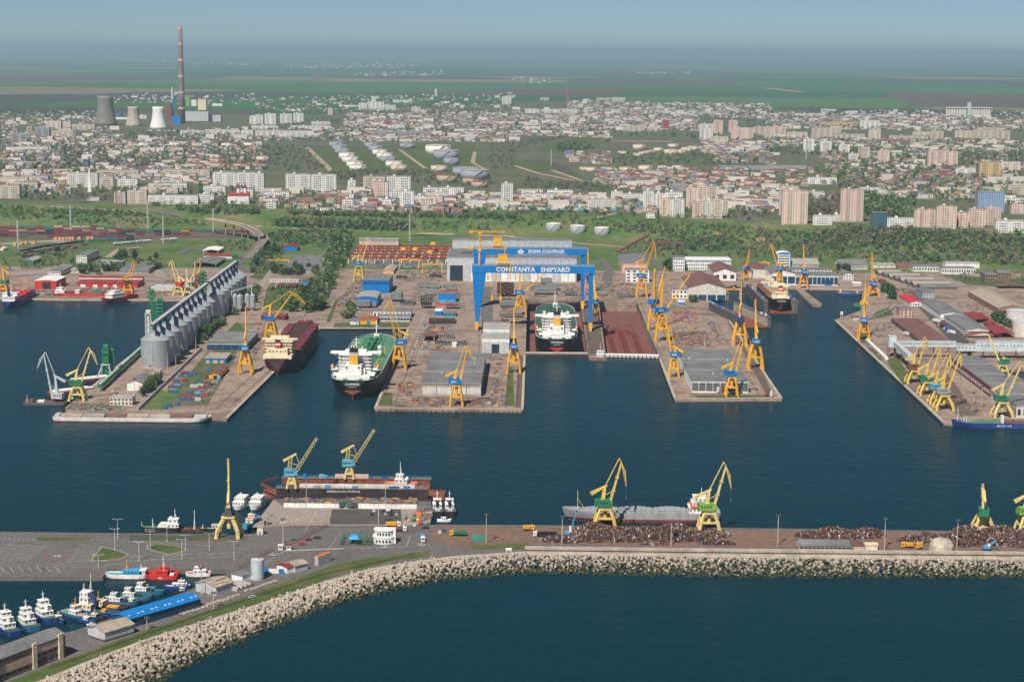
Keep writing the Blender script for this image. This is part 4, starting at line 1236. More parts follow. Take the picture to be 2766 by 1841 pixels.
# floating-dock basin
boat('pontoon', 'green pontoon carrying orange gear at the quay', 'pontoon', 'a6', 295, 640, -8, 24, 11, 2.2, 'green', 'green', 'roofbrown', [('deck_cargo', 'amber', .3, .7, .3, 2.2, 5.5), ('deck_cargo', 'amber', .42, .5, .2, 5.5, 8)], [], BARGE)
boat('pontoon', 'blue pontoon with yellow gear at the inner end of the basin', 'pontoon', 'a6', 130, 505, -12, 30, 12, 2, 'bluehull', 'bluehull', 'grey', [('deck_cargo', 'yellow', .08, .16, .2, 2, 6), ('deck_cargo', 'yellow', .75, .82, .2, 2, 5), ('deck_cargo', 'darkgrey', .5, .75, .4, 2, 4.5)], [], BARGE)
boat('push_boat', 'white-roofed push boat at the head of the pier between the dry docks', 'boat', 'a4', 1180, 1600, 90, 18, 8, 1.6, 'white', 'black', 'deckgreen', [('deckhouse', 'white', .1, .5, .44, 1.6, 4.6), ('wheelhouse', 'white', .14, .4, .42, 4.8, 7.8)], [(.3, 8, 15, 'offwhite')], BARGE)
# tug harbour, lower left
TB = 'tugs moored in the small harbour'
for lb, x, y, yaw, hm, L in (('blue tug with white cabin, farthest of the three moored abreast', 1580, 470, -12, 'tugblue', 20), ('blue tug with white wheelhouse, middle one of the three moored abreast', 1370, 560, -12, 'tugblue', 20), ('blue tug with white cabin, nearest of the three moored abreast', 1130, 650, -12, 'tugblue', 20)):
 boat('tugboat', lb, 'tugboat', 'e7', x, y, yaw, L, 6, 1.8, hm, 'bluehull', 'deckdark', [('deckhouse', 'white', .2, .5, .3, 1.8, 3.8), ('wheelhouse', 'white', .24, .38, .24, 3.8, 6.2), ('funnel', 'black', .44, 0, .12, 3.6, 6.2), ('winch', 'rustdark', .56, .66, .2, 1.8, 2.8)], [(.3, 6, 9.5, 'darkgrey')], extra='fenders', group=TB)
boat('tugboat', 'tall white-towered salvage tug moored between the smaller blue tugs', 'tugboat', 'e7', 730, 830, -20, 26, 7.4, 2.4, 'bluehull', 'black', 'deckdark', [('deckhouse', 'cream', .12, .4, .36, 2.4, 5.6), ('deckhouse', 'white', .14, .34, .32, 5.8, 9), ('wheelhouse', 'white', .16, .34, .36, 9, 12), ('funnel', 'bluehull', .44, 0, .12, 5, 10), ('deck_cargo', 'amber', .6, .7, .2, 2.4, 3.6)], [(.36, 12, 22, 'cream'), (.2, 12, 16, 'white')], extra='fenders', group=TB)
boat('tugboat', 'orange-striped workboat lying behind the blue warehouse roof', 'tugboat', 'e7', 900, 745, -16, 26, 7, 2, 'black', 'black', 'rustdark', [('deckhouse', 'cream', .2, .44, .36, 2, 5), ('deck_cargo', 'amber', .5, .75, .24, 2, 2.8)], [(.3, 5, 10, 'amber')], group=TB)
boat('tugboat', 'light blue tug with turquoise deck nearest the grey tin shed', 'tugboat', 'e7', 350, 870, -38, 20, 6.4, 2, 'tugblue', 'bluehull', 'rooftan', [('deckhouse', 'white', .34, .6, .32, 1.8, 3.8), ('wheelhouse', 'white', .4, .56, .28, 3.8, 6.4), ('funnel', 'rust', .38, 0, .12, 3.6, 7.4), ('deck_cargo', 'teal', .12, .26, .2, 1.8, 2.4)], [(.5, 6.4, 11, 'amber')], extra='fenders', group=TB)
for lb, x, y, L, hm in (('white-towered tug moored nearest the corner of the office roof', 410, 985, 23, 'bluehull'), ('white tug with tall mast, middle one of the three behind the office roof', 250, 1060, 22, 'tugblue'), ('white-cabined tug at the picture edge behind the office roof', 60, 1095, 25, 'bluehull')):
 boat('tugboat', lb, 'tugboat', 'b3', x, y, 126, L, 7.4, 2.2, hm, 'bluehull', 'deckdark', [('deckhouse', 'white', .3, .7, .4, 2.2, 4.8), ('deckhouse', 'white', .38, .66, .36, 5, 7.2), ('wheelhouse', 'white', .46, .64, .32, 7.4, 9.6), ('funnel', 'white', .36, 0, .14, 5, 8)], [(.56, 9.6, 14, 'white')], extra='fenders', group=TB)
boat('pilot_boat', 'blue and white boat with yellow crane post moored below the parking quay', 'boat', 'b3', 1160, 612, 180, 23, 7, 2.2, 'white', 'hullred', 'skyblue', [('deckhouse', 'bluelight', .1, .55, .46, 2, 4.6), ('wheelhouse', 'white', .02, .14, .46, 2.2, 5)], [(.48, 4.4, 10, 'yellow'), (.14, 5, 8, 'white')])
boat('rescue_boat', 'bright red rescue boat lettered SAR, nearer of the red pair', 'boat', 'b3', 1480, 618, 180, 19, 5, 1.8, 'red', 'red', 'red', [('deckhouse', 'red', .3, .62, .34, 2, 4.4), ('deck_cargo', 'white', .12, .24, .3, 2, 3)], [(.42, 4.4, 7, 'white')], sheer=1.6)
letters('SAR', 1.3, 'paintwhite', bpy.data.objects['rescue_boat'], (9.5, 2.6, 1.0), (R(90), 0, math.pi), bold=.06)
boat('rescue_boat', 'bright red boat with white mast, farther of the red pair', 'boat', 'b3', 1475, 598, 180, 21, 5.4, 2, 'red', 'red', 'red', [('deckhouse', 'red', .2, .6, .36, 1.8, 3.8), ('wheelhouse', 'red', .3, .5, .3, 3.8, 5.4)], [(.42, 5.4, 11, 'white')])
boat('pilot_boat', 'white pilot boat with red bottom below the parking quay', 'boat', 'e8', 310, 425, 185, 14, 5, 1.8, 'white', 'hullred', 'red', [('deckhouse', 'white', .2, .66, .36, 1.6, 3.6), ('wheelhouse', 'white', .42, .62, .3, 3.6, 5.4)], [(.5, 5.4, 9, 'red')])
boat('motor_yacht', 'sleek white motor yacht in the tug harbour', 'boat', 'e7', 2090, 370, 190, 14, 4.4, 1.4, 'bluehull', 'bluehull', 'white', [('deckhouse', 'white', .14, .66, .38, 1.4, 2.8), ('wheelhouse', 'white', .22, .44, .3, 2.8, 4.2)], [(.34, 4.2, 6, 'white')])
q = fd3.matrix_basis @ Vector((82, 0, 1.6))
boat('tugboat', 'white tug standing high inside the rusty floating dock', 'tugboat', 's', 1085, 1330, 178, 22, 7, 4.6, 'orange', 'hullred', 'grey', [('deckhouse', 'white', .3, .66, .36, 4.6, 7.6), ('wheelhouse', 'white', .42, .62, .32, 7.8, 10.6), ('funnel', 'white', .3, 0, .12, 6, 9)], [(.5, 10.6, 19, 'white')]).location = q + Vector((11, 0, 2))
for i, (x, y, yaw, L, hm) in enumerate(((560, 960, -25, 11, 'bluehull'), (700, 905, -20, 12, 'black'), (1010, 590, -14, 12, 'white'), (1560, 405, -10, 11, 'bluelight'), (2160, 455, -150, 8, 'black'), (60, 940, -55, 13, 'bluehull'), (1330, 640, -12, 10, 'rust'))):
 boat('work_boat', '%s small workboat from the left wedged between the harbour tugs' % ordinal(sorted((560, 700, 1010, 1560, 2160, 60, 1330)).index(x)), 'boat', 'e7', x, y, yaw, L, 3.6, 1.3, hm, 'black', 'deckdark', [('deckhouse', ('white', 'cream', 'white', 'lightgrey')[i % 4], .3, .55, .34, 1.2, 3)], [(.45, 3, 5.5, 'offwhite')], group='small harbour boats')
# ================================================================== PORT BUILDINGS
def wins(t, Wd, h, D, floors, bays, mat='glass', z0=0., side=True, frac=(.5, .5), name='window', sep=False, fr=None):
 """window panes let into front, right and left faces; told-apart panes are single parts, small ones one joined part"""
 mb = MB()
 fh = (h - z0) / floors
 def pane(b):
  if sep:
   o = MB().box(*b).obj(name, mat, t)
   if fr:
    MB().box(b[0] - .12, b[1] + .12, b[2] - .02, b[3] - .02 if b[3] - b[2] < .2 else b[3] + .02, b[4] - .2, b[4] - .02).obj('sill', fr, o)
  else:
   mb.box(*b)
 for k in range(floors):
  za, zb = z0 + fh * (k + .5 - frac[1] / 2), z0 + fh * (k + .5 + frac[1] / 2)
  for j in range(bays):
   w_ = Wd / bays
   x = w_ * (j + .5)
   pane((x - w_ * frac[0] / 2, x + w_ * frac[0] / 2, -.07, .05, za, zb))
  if side:
   n = max(1, int(D / (Wd / bays)))
   for j in range(n):
    y = D / n * (j + .5)
    for xx in (0, Wd):
     mb.box(xx - .06, xx + .06, y - D / n * frac[0] / 2, y + D / n * frac[0] / 2, za, zb)
 if mb.v:
  mb.obj(name, mat, t, kind='stuff')
def shed(v, xl, yb, xr, yt, yback, label, wall='white', roofm='roofgrey', kind='flat', feats=(), name='warehouse', cat='warehouse', z0=QZ, yaw=YAW, rise=None, group=None, depth=None, height=None, color=None):
 """building by its front face on the sheet (left, base, right, eaves) and the far edge of its roof"""
 p = W(v, xl, yb, z0)
 k = V[v][2]
 m = mpp(p)
 Wd = (xr - xl) / k * m
 h = height or (yb - yt) / k * m / .985
 D = depth or max(3, W(v, xl, yback, z0 + h).y - p.y)
 t = T(name, label, cat, p, yaw, group)
 wb = MB().box(0, Wd, 0, D, 0, h)
 if kind in ('gable', 'gablex'):
  rs = rise or (Wd if kind == 'gable' else D) * .14
  if kind == 'gable':
   for y in (0, D):
    wb.quad(*( [(0, y, h), (Wd, y, h), (Wd / 2, y, h + rs)][::1 if y == 0 else -1]))
   rb = MB().gable(0, Wd, 0, D, h + .02, rs)
  else:
   for x in (0, Wd):
    wb.quad(*([(x, 0, h), (x, D, h), (x, D / 2, h + rs)][::-1 if x == 0 else 1]))
   rb = MB().gable(0, Wd, 0, D, h + .02, rs, along='x')
 elif kind in ('arch', 'archx'):
  rs = rise or Wd * .16
  n = 10
  arc = [(Wd * (.5 - .5 * math.cos(math.pi * i / n)), h + rs * math.sin(math.pi * i / n)) for i in range(n + 1)]
  rb = MB().loft([[(x, y, z) for x, z in arc] + [(x, y, z - .3) for x, z in arc[::-1]] for y in (-.4, D + .4)])
  for y in (0, D):
   q_ = [(x, y, z) for x, z in arc]
   wb.quad(*(q_[::-1] if y == 0 else q_))
 elif kind == 'shelter':
  wb = MB()
  for i in range(max(2, int(D / 12) + 1)):
   for x in (.5, Wd - .5):
    y = D * i / max(1, int(D / 12))
    wb.bar((x, y, 0), (x, y, h), .5)
  rb = MB().gable(0, Wd, 0, D, h, Wd * .08, .8, t=.4)
 else:
  rb = MB().box(-.35, Wd + .35, -.35, D + .35, h, h + .45)
  wb.box(0, Wd, -.35, -.2, h - .6, h)
 wb.obj('wall' if kind != 'shelter' else 'posts', wall, t, color=color)
 rb.obj('roof', roofm, t)
 for f_ in feats:
  if f_[0] == 'door':                       # x0, x1, height fraction, material
   MB().box(f_[1] * Wd, f_[2] * Wd, -.12, .1, 0, f_[3] * h).obj('door', f_[4], t)
  elif f_[0] == 'band':                     # z0, z1, material, all round
   MB().box(-.1, Wd + .1, -.1, D + .1, f_[1] * h, f_[2] * h).obj('wall_band', f_[3], t)
  elif f_[0] == 'win':                      # floors, bays
   wins(t, Wd, h, D, f_[1], f_[2], *(f_[3:] or ('glass',)))
  elif f_[0] == 'panels':                   # n, z0, z1, material
   for i in range(f_[1]):
    MB().box(Wd * (i + .06) / f_[1], Wd * (i + .94) / f_[1], -.12, .05, f_[2] * h, f_[3] * h).obj('wall_panel', f_[4], t)
  elif f_[0] == 'ridges':                   # n seams on a flat roof
   for i in range(1, f_[1] + 1):
    MB().box(-.1, Wd + .1, D * i / (f_[1] + 1) - .4, D * i / (f_[1] + 1) + .4, h + .45, h + .75).obj('roof_seam', 'rooflight', t)
  elif f_[0] == 'vents':
   for i in range(f_[1]):
    x, y = rng.uniform(.1, .9) * Wd, rng.uniform(.15, .9) * D
    MB().tube((x, y, h + .4), (x, y, h + 2.2), .7, 8).obj('roof_vent', f_[2], t)
  elif f_[0] == 'skylights':
   for i in range(f_[1]):
    x, y = Wd * (i + .5) / f_[1], D * f_[2]
    MB().box(x - Wd * .3 / f_[1], x + Wd * .3 / f_[1], y, y + D * .08, h + .4, h + .9).obj('skylight', f_[3], t)
 t['W'], t['D'], t['h'] = Wd, D, h
 return t
B_ = 'building'
# ---- left basin quay
shed('e1', 615, 1050, 1000, 905, 822, 'red boat hall with white roof and wide dark door on the left basin quay', 'red', 'white', 'gable', [('door', .36, .74, .85, 'glass')], rise=1.2, name='boat_hall', cat='hall')
shed('e1', 845, 822, 1075, 742, 640, 'white gable-ended block with long grey roof behind the red boat hall', 'white', 'roofgrey', 'flat', [('win', 2, 5)], 'office_block', B_)
shed('a1', 905, 592, 1625, 548, 500, 'long red warehouse with clerestory windows on the left basin quay', 'red', 'roofred', 'gablex', [('door', .06, .14, .8, 'white'), ('door', .27, .34, .8, 'white'), ('door', .44, .5, .8, 'white'), ('door', .6, .66, .8, 'white')], rise=2.5)
shed('a1', 930, 505, 1685, 470, 462, 'clerestory storey with a row of white windows above the long red warehouse', 'red', 'roofred', 'gablex', [('panels', 24, .25, .75, 'offwhite')], 'warehouse_clerestory', B_)
shed('a1', 900, 305, 1025, 218, 150, 'white three-storey cube with dark flank beside the rail curve', 'white', 'roofgrey', 'flat', [('win', 3, 5)], 'office_block', B_)
shed('a1', 1110, 402, 1390, 318, 272, 'pale office with two rows of windows behind the long red warehouse', 'offwhite', 'rooflight', 'flat', [('win', 3, 14)], 'office_block', B_)
shed('a1', 835, 420, 960, 378, 352, 'low pale annex beside the pale office', 'offwhite', 'rooflight', 'flat', [('win', 1, 6)], 'office_annex', B_)
shed('a1', 1410, 425, 1755, 375, 290, 'grey flat-roofed hall behind the left basin cranes', 'grey', 'roofgrey', 'flat', [('win', 1, 16)])
shed('a1', 1775, 632, 2040, 598, 560, 'low shed with pale blue-grey roof on the left basin quay', 'offwhite', 'lightgrey', 'flat')
shed('a1', 270, 325, 395, 282, 240, 'small green shed with grey roof below the wagon tracks', 'green', 'rooflight', 'gable')
shed('a1', 0, 160, 40, 140, 120, 'pale truck shelter by the timber yard', 'white', 'white', 'flat', name='shelter', cat='shelter')
# ---- grain terminal on the silo pier
EAVE = [(461.5, 915.5), (476, 904), (490.5, 892), (508.5, 875.5), (521.5, 865), (534, 853.5), (546.5, 843), (558.5, 834), (569.5, 823.7), (581, 813.3), (606, 792.7), (617, 783.5), (627, 775.5), (637, 766.3), (647, 758.2), (656, 750.2), (665.3, 744.5)]
silo = None
SY = []
for i, (ex_, ey_) in enumerate(EAVE):
 q = P(ex_, ey_, 27.5)
 c = Vector((-323 + (i * .1), q.y, QZ))
 SY.append(q.y)
 lb = 'corrugated steel grain silo, %s of the long row counted from the water end' % ordinal(i)
 if silo is None:
  silo = T('grain_silo', lb, 'silo', c, 0, 'row of grain silos')
  MB().lathe([(13, 0), (13, 1.2)], 32).obj('plinth', 'concrete', silo)
  MB().lathe([(12.6, 1.2), (12.6, 25)], 48, cap=False).obj('shell', 'zinc', silo, smooth=True)
  rb = MB()
  for z in np.arange(3, 25, 2.4):
   rb.lathe([(12.62, z), (12.74, z + .12), (12.62, z + .24)], 32, cap=False)
  for k in range(24):
   a = 2 * math.pi * k / 24
   rb.bar((12.68 * math.cos(a), 12.68 * math.sin(a), 1.2), (12.68 * math.cos(a), 12.68 * math.sin(a), 25), .16)
  rb.obj('stiffener', 'steel', silo)
  MB().lathe([(12.95, 24.8), (1.2, 33), (1.2, 34.2)], 32).obj('cone_roof', 'steel', silo)
  rr = MB()
  for k in range(24):
   a = 2 * math.pi * k / 24
   rr.bar((12.7 * math.cos(a), 12.7 * math.sin(a), 25.2), (1.4 * math.cos(a), 1.4 * math.sin(a), 33.2), .22)
  rr.obj('roof_rib', 'zinc', silo)
  ld = MB()
  for s_ in (-.6, .6):
   ld.bar((s_, -12.9, 1), (s_, -12.9, 25), .16)
  for z in np.arange(1.5, 25, 1.2):
   ld.bar((-.6, -12.9, z), (.6, -12.9, z), .14).bar((.6, -12.9, z), (1.6, -13.2, z), .1)
  ld.obj('ladder', 'lightgrey', silo)
 else:
  dup(silo, c, R(rng.uniform(-4, 4)), lb)
# conveyor gallery along the silo tops
g = T('conveyor_gallery', 'long green conveyor gallery running along the tops of the grain silos', 'conveyor', (-323, SY[0] - 14, QZ), 0)
GL = SY[-1] - SY[0] + 34
MB().box(-1.6, 1.6, 0, GL, 38.2, 40.3).obj('gallery_box', 'green', g)
MB().gable(-1.6, 1.6, 0, GL, 40.3, .5, .2).obj('gallery_roof', 'lightgrey', g)
wn = MB()
for k in range(int(GL / 7)):
 wn.box(-1.66, 1.66, 3 + k * 7, 5.4 + k * 7, 39.0, 39.9)
wn.obj('window', 'offwhite', g, kind='stuff')
for y in SY:
 yy = y - SY[0] + 14
 MB().box(-1.2, 1.2, yy - 1.8, yy + 1.8, 33.5, 38.2).obj('spout_housing', 'bluehull', g)
def tower(loc, w_, h, label, mat, n=7, name='elevator_tower', lat=True, group=None, head=True):
 t = T(name, label, 'tower', loc, YAW, group)
 f_ = MB()
 for sx in (-1, 1):
  for sy in (-1, 1):
   f_.bar((sx * w_ / 2, sy * w_ / 2, 0), (sx * w_ / 2, sy * w_ / 2, h), .4)
 for k in range(n):
  z0, z1 = h * k / n, h * (k + 1) / n
  for a, b in (((-1, -1), (1, -1)), ((1, -1), (1, 1)), ((1, 1), (-1, 1)), ((-1, 1), (-1, -1))):
   f_.bar((a[0] * w_ / 2, a[1] * w_ / 2, z1), (b[0] * w_ / 2, b[1] * w_ / 2, z1), .3)
   if lat:
    f_.bar((a[0] * w_ / 2, a[1] * w_ / 2, z0), (b[0] * w_ / 2, b[1] * w_ / 2, z1), .25)
 f_.obj('frame', mat, t)
 c = MB()
 if not lat:
  for k in range(n):
   c.box(-w_ / 2 - .3, w_ / 2 + .3, -w_ / 2 - .3, w_ / 2 + .3, h * k / n, h * (k + .45) / n)
  c.obj('landing', mat, t)
 MB().box(-w_ * .2, w_ * .2, -w_ * .2, w_ * .2, 0, h + 2).obj('elevator_leg', mat, t)
 if head:
  MB().box(-w_ * .55, w_ * .55, -w_ * .55, w_ * .55, h, h + .4).tube((-w_ * .4, 0, h + 2), (w_ * .4, 0, h + 2), 1.5, 10).obj('elevator_head', mat, t)
 return t
tower((-333, SY[3] - 14, QZ), 6, 49, 'green elevator tower beside the third and fourth grain silos', 'green', 14, lat=False)
tower((-327, (SY[9] + SY[10]) / 2, QZ), 6, 50, 'green elevator tower in the gap midway along the grain silos', 'green', 14, lat=False)
tower((-342, SY[3] - 6, QZ), 5, 56, 'slender green elevator leg on the water side of the silo row', 'green', 10)
tower((-333, SY[0] + 22, QZ), 5, 45, 'white framed stair tower rising behind the first grain silo', 'offwhite', 8)
tower((-324, SY[-1] + 18, QZ), 5, 46, 'green elevator head at the inland end of the silo gallery', 'green', 8)
q = W('a7', 1018, 700)
t = tower(q, 5.4, 24, 'green ship loader tower on grey trestle legs at the silo quay', 'green', 6, 'ship_loader')
tr = MB()
for sx in (-1, 1):
 for sy in (-1, 1):
  tr.bar((sx * 6, sy * 6, 0), (sx * 2.7, sy * 2.7, 10), .9)
tr.box(-4, 4, -4, 4, 9.6, 10.4)
tr.obj('trestle', 'lightgrey', t)
MB().box(-2.4, 2.4, -2.4, 2.4, 12, 17).box(-2.6, 2.6, -2.6, 2.6, 20, 23).obj('cabin', 'green', t)
q2 = W('a7', 1090, 690)
tower(q2, 3.6, 20, 'green bucket elevator beside the ship loader tower', 'green', 5, 'bucket_elevator')
a, b = W('a7', 940, 885), W('a7', 1440, 425)
g = T('loading_conveyor', 'long dark green tube conveyor at ground level leading to the ship loader', 'conveyor', (a.x, a.y, QZ), math.atan2(b.y - a.y, b.x - a.x))
L_ = (b - a).length + 120
MB().tube((0, 0, 4.2), (L_, 0, 4.2), 2.1, 12).obj('tube', 'green', g)
wn = MB()
for k in range(int(L_ / 7)):
 wn.box(2 + k * 7, 5 + k * 7, -1.0, 1.0, 6.1, 6.35)
wn.obj('skylight', 'white', g, kind='stuff')
lg = MB()
for k in range(int(L_ / 9)):
 lg.bar((3 + k * 9, -1.5, 0), (3 + k * 9, -1.5, 4), .4).bar((3 + k * 9, 1.5, 0), (3 + k * 9, 1.5, 4), .4)
lg.obj('support', 'offwhite', g)
# small silo group
q = W('a2', 860, 880)
g = T('small_silo_group', 'cluster of small steel hopper silos with slanting leg beside the silo row', 'silo', q, 0)
for i, (x, y) in enumerate(((-6, 0), (0, 0), (-6, 7), (0, 7), (7, 10), (13, 10))):
 s_ = MB().lathe([(3, 4), (3, 17)], 20, (x, y, 0)).obj('shell', 'zinc', g, smooth=False)
 MB().lathe([(3.1, 17), (.4, 19.6)], 20, (x, y, 0)).lathe([(.5, 1), (3, 4)], 20, (x, y, 0)).obj('cone', 'steel', s_)
MB().bar((-8, -3, 0), (-8, -3, 24), 1.2).bar((-8, -3, 23), (14, 12, 28), 1).bar((12, 10, 0), (12, 10, 29), 1).obj('elevator_leg', 'lightgrey', g)
shed('a7', 1258, 875, 1445, 790, 700, 'white gabled shed with dark roof before the first grain silo', 'white', 'roofgrey', 'gable', rise=2.4)
shed('a7', 1058, 1045, 1322, 958, 925, 'beige two-storey building near the tip of the silo pier', 'offwhite', 'rooflight', 'flat', [('win', 2, 6)], 'port_office', B_)
shed('a7', 1545, 700, 1640, 650, 630, 'small concrete substation at the foot of the first grain silo', 'concrete', 'rooflight', 'flat', name='substation', cat=B_)
shed('a2', 475, 1330, 960, 1240, 1112, 'dark hall with ribbed grey roof and white fascia on the silo pier', 'darkgrey', 'roofgrey', 'flat', [('band', .78, 1.0, 'offwhite'), ('ridges', 3), ('panels', 5, .1, .7, 'bluglass')])
shed('a2', 447, 1482, 705, 1425, 1362, 'blue shed with yellow doors on the grass of the silo pier', 'blue', 'rooftan', 'flat', [('door', .08, .22, .6, 'yellow'), ('door', .4, .6, .6, 'yellow'), ('door', .73, .87, .6, 'yellow')])
shed('a7', 2205, 745, 2330, 690, 590, 'brown-roofed gabled shed with open front amid the containers', 'amber', 'roofbrown', 'gable', [('door', .4, .8, .8, 'glass')])
# ---- behind the basins
shed('a2', 1355, 425, 1862, 378, 216, 'wide dark flat-roofed warehouse among trees behind the silo pier', 'grey', 'roofgrey', 'flat', [('vents', 12, 'darkgrey')])
shed('a2', 1600, 552, 1745, 512, 488, 'small blue shed with brown roof beside the poplar row', 'blue', 'roofbrown', 'flat')
shed('a2', 1205, 528, 1560, 500, 488, 'long low white building with square windows below the dark warehouse', 'white', 'rooflight', 'flat', [('win', 1, 12)])
shed('a2', 1310, 605, 1530, 560, 535, 'dark brown open store below the small blue shed', 'rustdark', 'roofbrown', 'flat')
shed('a2', 1110, 975, 1400, 925, 890, 'rusty barge section with yellow inside standing on the quay', 'maroon', 'roofbrown', 'flat', name='barge_section', cat='ship section')
shed('a2', 1365, 165, 1535, 125, 100, 'blue hut with red roof among the trees by the curving road', 'blue', 'roofred', 'gable')
shed('a2', 290, 352, 585, 320, 245, 'long open grey shelter on the customs plaza', 'grey', 'roofgrey', 'shelter', name='shelter', cat='shelter')
shed('a2', 440, 245, 790, 218, 200, 'red-roofed customs building on the plaza by the curving road', 'offwhite', 'roofred', 'gablex', [('door', .1, .4, .7, 'glass')], name='customs_building', cat=B_, yaw=R(-12))
shed('a2', 430, 200, 610, 160, 120, 'white canopy on thin columns at the customs plaza', 'white', 'white', 'shelter', name='canopy', cat='canopy')
# ---- shipyard: main halls and workshops
hall = shed('a3', 1340, 690, 2872, 412, 312, 'huge white shipbuilding hall behind the blue gantry cranes', 'lightgrey', 'roofgrey', 'flat', [('door', .022, .122, .66, 'glass')], 'shipbuilding_hall', 'hall')
hw, hh_ = hall['W'], hall['h']
for i in range(15):
 x0 = hw * (.128 + i * .058)
 MB().box(x0, x0 + hw * .05, -.6, -.02, 0, hh_ * .66).obj('door_leaf', 'white' if i % 4 else 'lightgrey', hall)
for i in range(6):
 MB().box(hw * (.1 + i * .15), hw * (.18 + i * .15), hall['D'] * .35, hall['D'] * .55, hh_ + .45, hh_ + 1.3).obj('roof_light', 'darkgrey', hall)
shed('a3', 1402, 335, 2815, 208, 182, 'taller rear bay of the white shipbuilding hall', 'lightgrey', 'roofgrey', 'flat', (), 'hall_rear_bay', 'hall')
shed('a3', 348, 830, 662, 682, 615, 'tall blue paint hall with roof vents left of the crane track', 'blue', 'roofgrey', 'flat', [('vents', 6, 'steel'), ('panels', 5, .7, .86, 'bluehull')], 'paint_hall', 'hall')
shed('a3', 265, 985, 522, 895, 826, 'blue workshop with pale arched roof below the paint hall', 'blue', 'rooflight', 'arch', [('door', .12, .3, .6, 'bluehull')], 'workshop', B_, rise=2.5)
shed('a3', 470, 1120, 920, 1052, 1012, 'white canteen with flat roof and dark glazing on the shipyard pier', 'white', 'roofgrey', 'flat', [('win', 1, 10)], 'canteen', B_)
shed('a3', 522, 1162, 905, 1112, 1085, 'low glazed front wing of the white canteen', 'white', 'roofgrey', 'flat', [('panels', 10, .2, .75, 'bluglass')], 'canteen_wing', B_)
shed('a3', 312, 1200, 515, 1152, 1108, 'yellow shed with red roof at the basin end', 'yellow', 'tile', 'flat', [('door', .43, .62, .75, 'blue')])
shed('a3', 200, 1205, 303, 1168, 1122, 'small white shed beside the yellow shed', 'white', 'roofgrey', 'flat', [('door', .7, .85, .7, 'blue')])
shed('a3', 590, 608, 712, 572, 512, 'tan gabled workshop behind the paint hall', 'wood', 'rooftan', 'gable', name='workshop', cat=B_)
shed('a3', 1236, 938, 1442, 832, 803, 'bright blue block shed with red roof in the middle of the pier', 'bluelight', 'tile', 'flat', [('panels', 6, .3, .95, 'blue')])
shed('a3', 1197, 1098, 1280, 1045, 1018, 'small blue cabin with white roof on the pier', 'blue', 'white', 'flat', name='site_cabin', cat='cabin')
shed('a3', 1300, 1110, 1440, 1070, 1040, 'turquoise cabin with grey roof on the pier', 'teal', 'roofgrey', 'flat', [('win', 1, 3)], 'site_cabin', 'cabin')
shed('a3', 307, 276, 772, 200, 186, 'long grey building behind the red crane runways', 'grey', 'rooflight', 'flat', [('panels', 10, .1, .6, 'pink')], 'store_building', B_)
shed('a8', 1772, 525, 2066, 362, 322, 'grey two-tier shed with dark doorway beside the slim crane', 'lightgrey', 'rooflight', 'flat', [('door', .36, .64, .6, 'glass'), ('band', .74, 1.0, 'white')])
shed('a8', 1786, 455, 2070, 258, 198, 'taller rear part of the grey two-tier shed', 'lightgrey', 'rooflight', 'flat', [('band', .8, 1.0, 'white')])
s_ = shed('a8', 1132, 975, 1772, 832, 520, 'broad grey-roofed shed filling the middle pier head', 'rooflight', 'roofgrey', 'flat', [('ridges', 2), ('panels', 28, .14, .62, 'offwhite'), ('band', .8, .86, 'roofbrown'), ('vents', 4, 'lightgrey')])
for i in range(5):
 MB().box(s_['W'] * i / 4 - .3, s_['W'] * i / 4 + .3, -.9, -.36, 0, s_['h']).obj('buttress', 'steel', s_)
s_ = shed('b1', 697, 1128, 1430, 985, 584, 'wide white-framed glazed shed filling the right pier head', 'white', 'roofgrey', 'flat', [('ridges', 2), ('panels', 8, .14, .86, 'glass'), ('vents', 3, 'lightgrey')])
gb = MB()
for i in range(1, 56):
 gb.box(s_['W'] * i / 56 - .09, s_['W'] * i / 56 + .09, -.2, -.12, .14 * s_['h'], .86 * s_['h'])
for f_ in (.32, .5, .68):
 gb.box(0, s_['W'], -.21, -.13, f_ * s_['h'] - .1, f_ * s_['h'] + .1)
gb.obj('glazing_bar', 'rooflight', s_)
shed('a4', 1440, 600, 1738, 487, 374, 'grey-roofed hall with brown gable right of the gantry cranes', 'pink', 'roofgrey', 'flat')
shed('a4', 1480, 705, 1758, 562, 542, 'white four-storey office in front of the grey-roofed hall', 'white', 'roofgrey', 'flat', [('win', 4, 4)], 'office_block', B_)
shed('a5', 218, 388, 763, 268, 234, 'long white shipyard office with rows of dark windows', 'white', 'white', 'flat', [('win', 3, 26), ('band', .9, .97, 'blue')], 'office_block', B_)
shed('a5', 80, 400, 216, 245, 222, 'white end block of the long shipyard office', 'white', 'roofgrey', 'flat', [('win', 4, 5)], 'office_block', B_)
shed('a5', 555, 512, 820, 420, 330, 'white gabled hall with brown roof beside the long white office', 'white', 'roofbrown', 'gable', [('win', 1, 3, 'glass')], rise=5, name='workshop', cat=B_)
shed('a5', 255, 742, 705, 600, 460, 'broad hall with brown curved roof and pale front by the floating docks', 'offwhite', 'roofbrown', 'gable', [('panels', 4, .0, .45, 'bluglass')], rise=6, name='assembly_hall', cat='hall')
shed('a5', 65, 722, 245, 620, 600, 'small white office before the brown-roofed hall', 'white', 'roofgrey', 'flat', [('win', 2, 4)], 'office_block', B_)
shed('a5', 135, 805, 215, 758, 745, 'white and blue striped cabin on the yard', 'white', 'white', 'flat', [('panels', 3, .1, .8, 'blue')], 'site_cabin', 'cabin')
shed('a5', 1520, 568, 2022, 455, 362, 'white hall with blue glazed front on the inner basin quay', 'white', 'roofgrey', 'flat', [('panels', 10, .1, .85, 'bluglass'), ('door', .28, .33, .6, 'blue'), ('door', .69, .85, .6, 'blue'), ('skylights', 12, .5, 'white')])
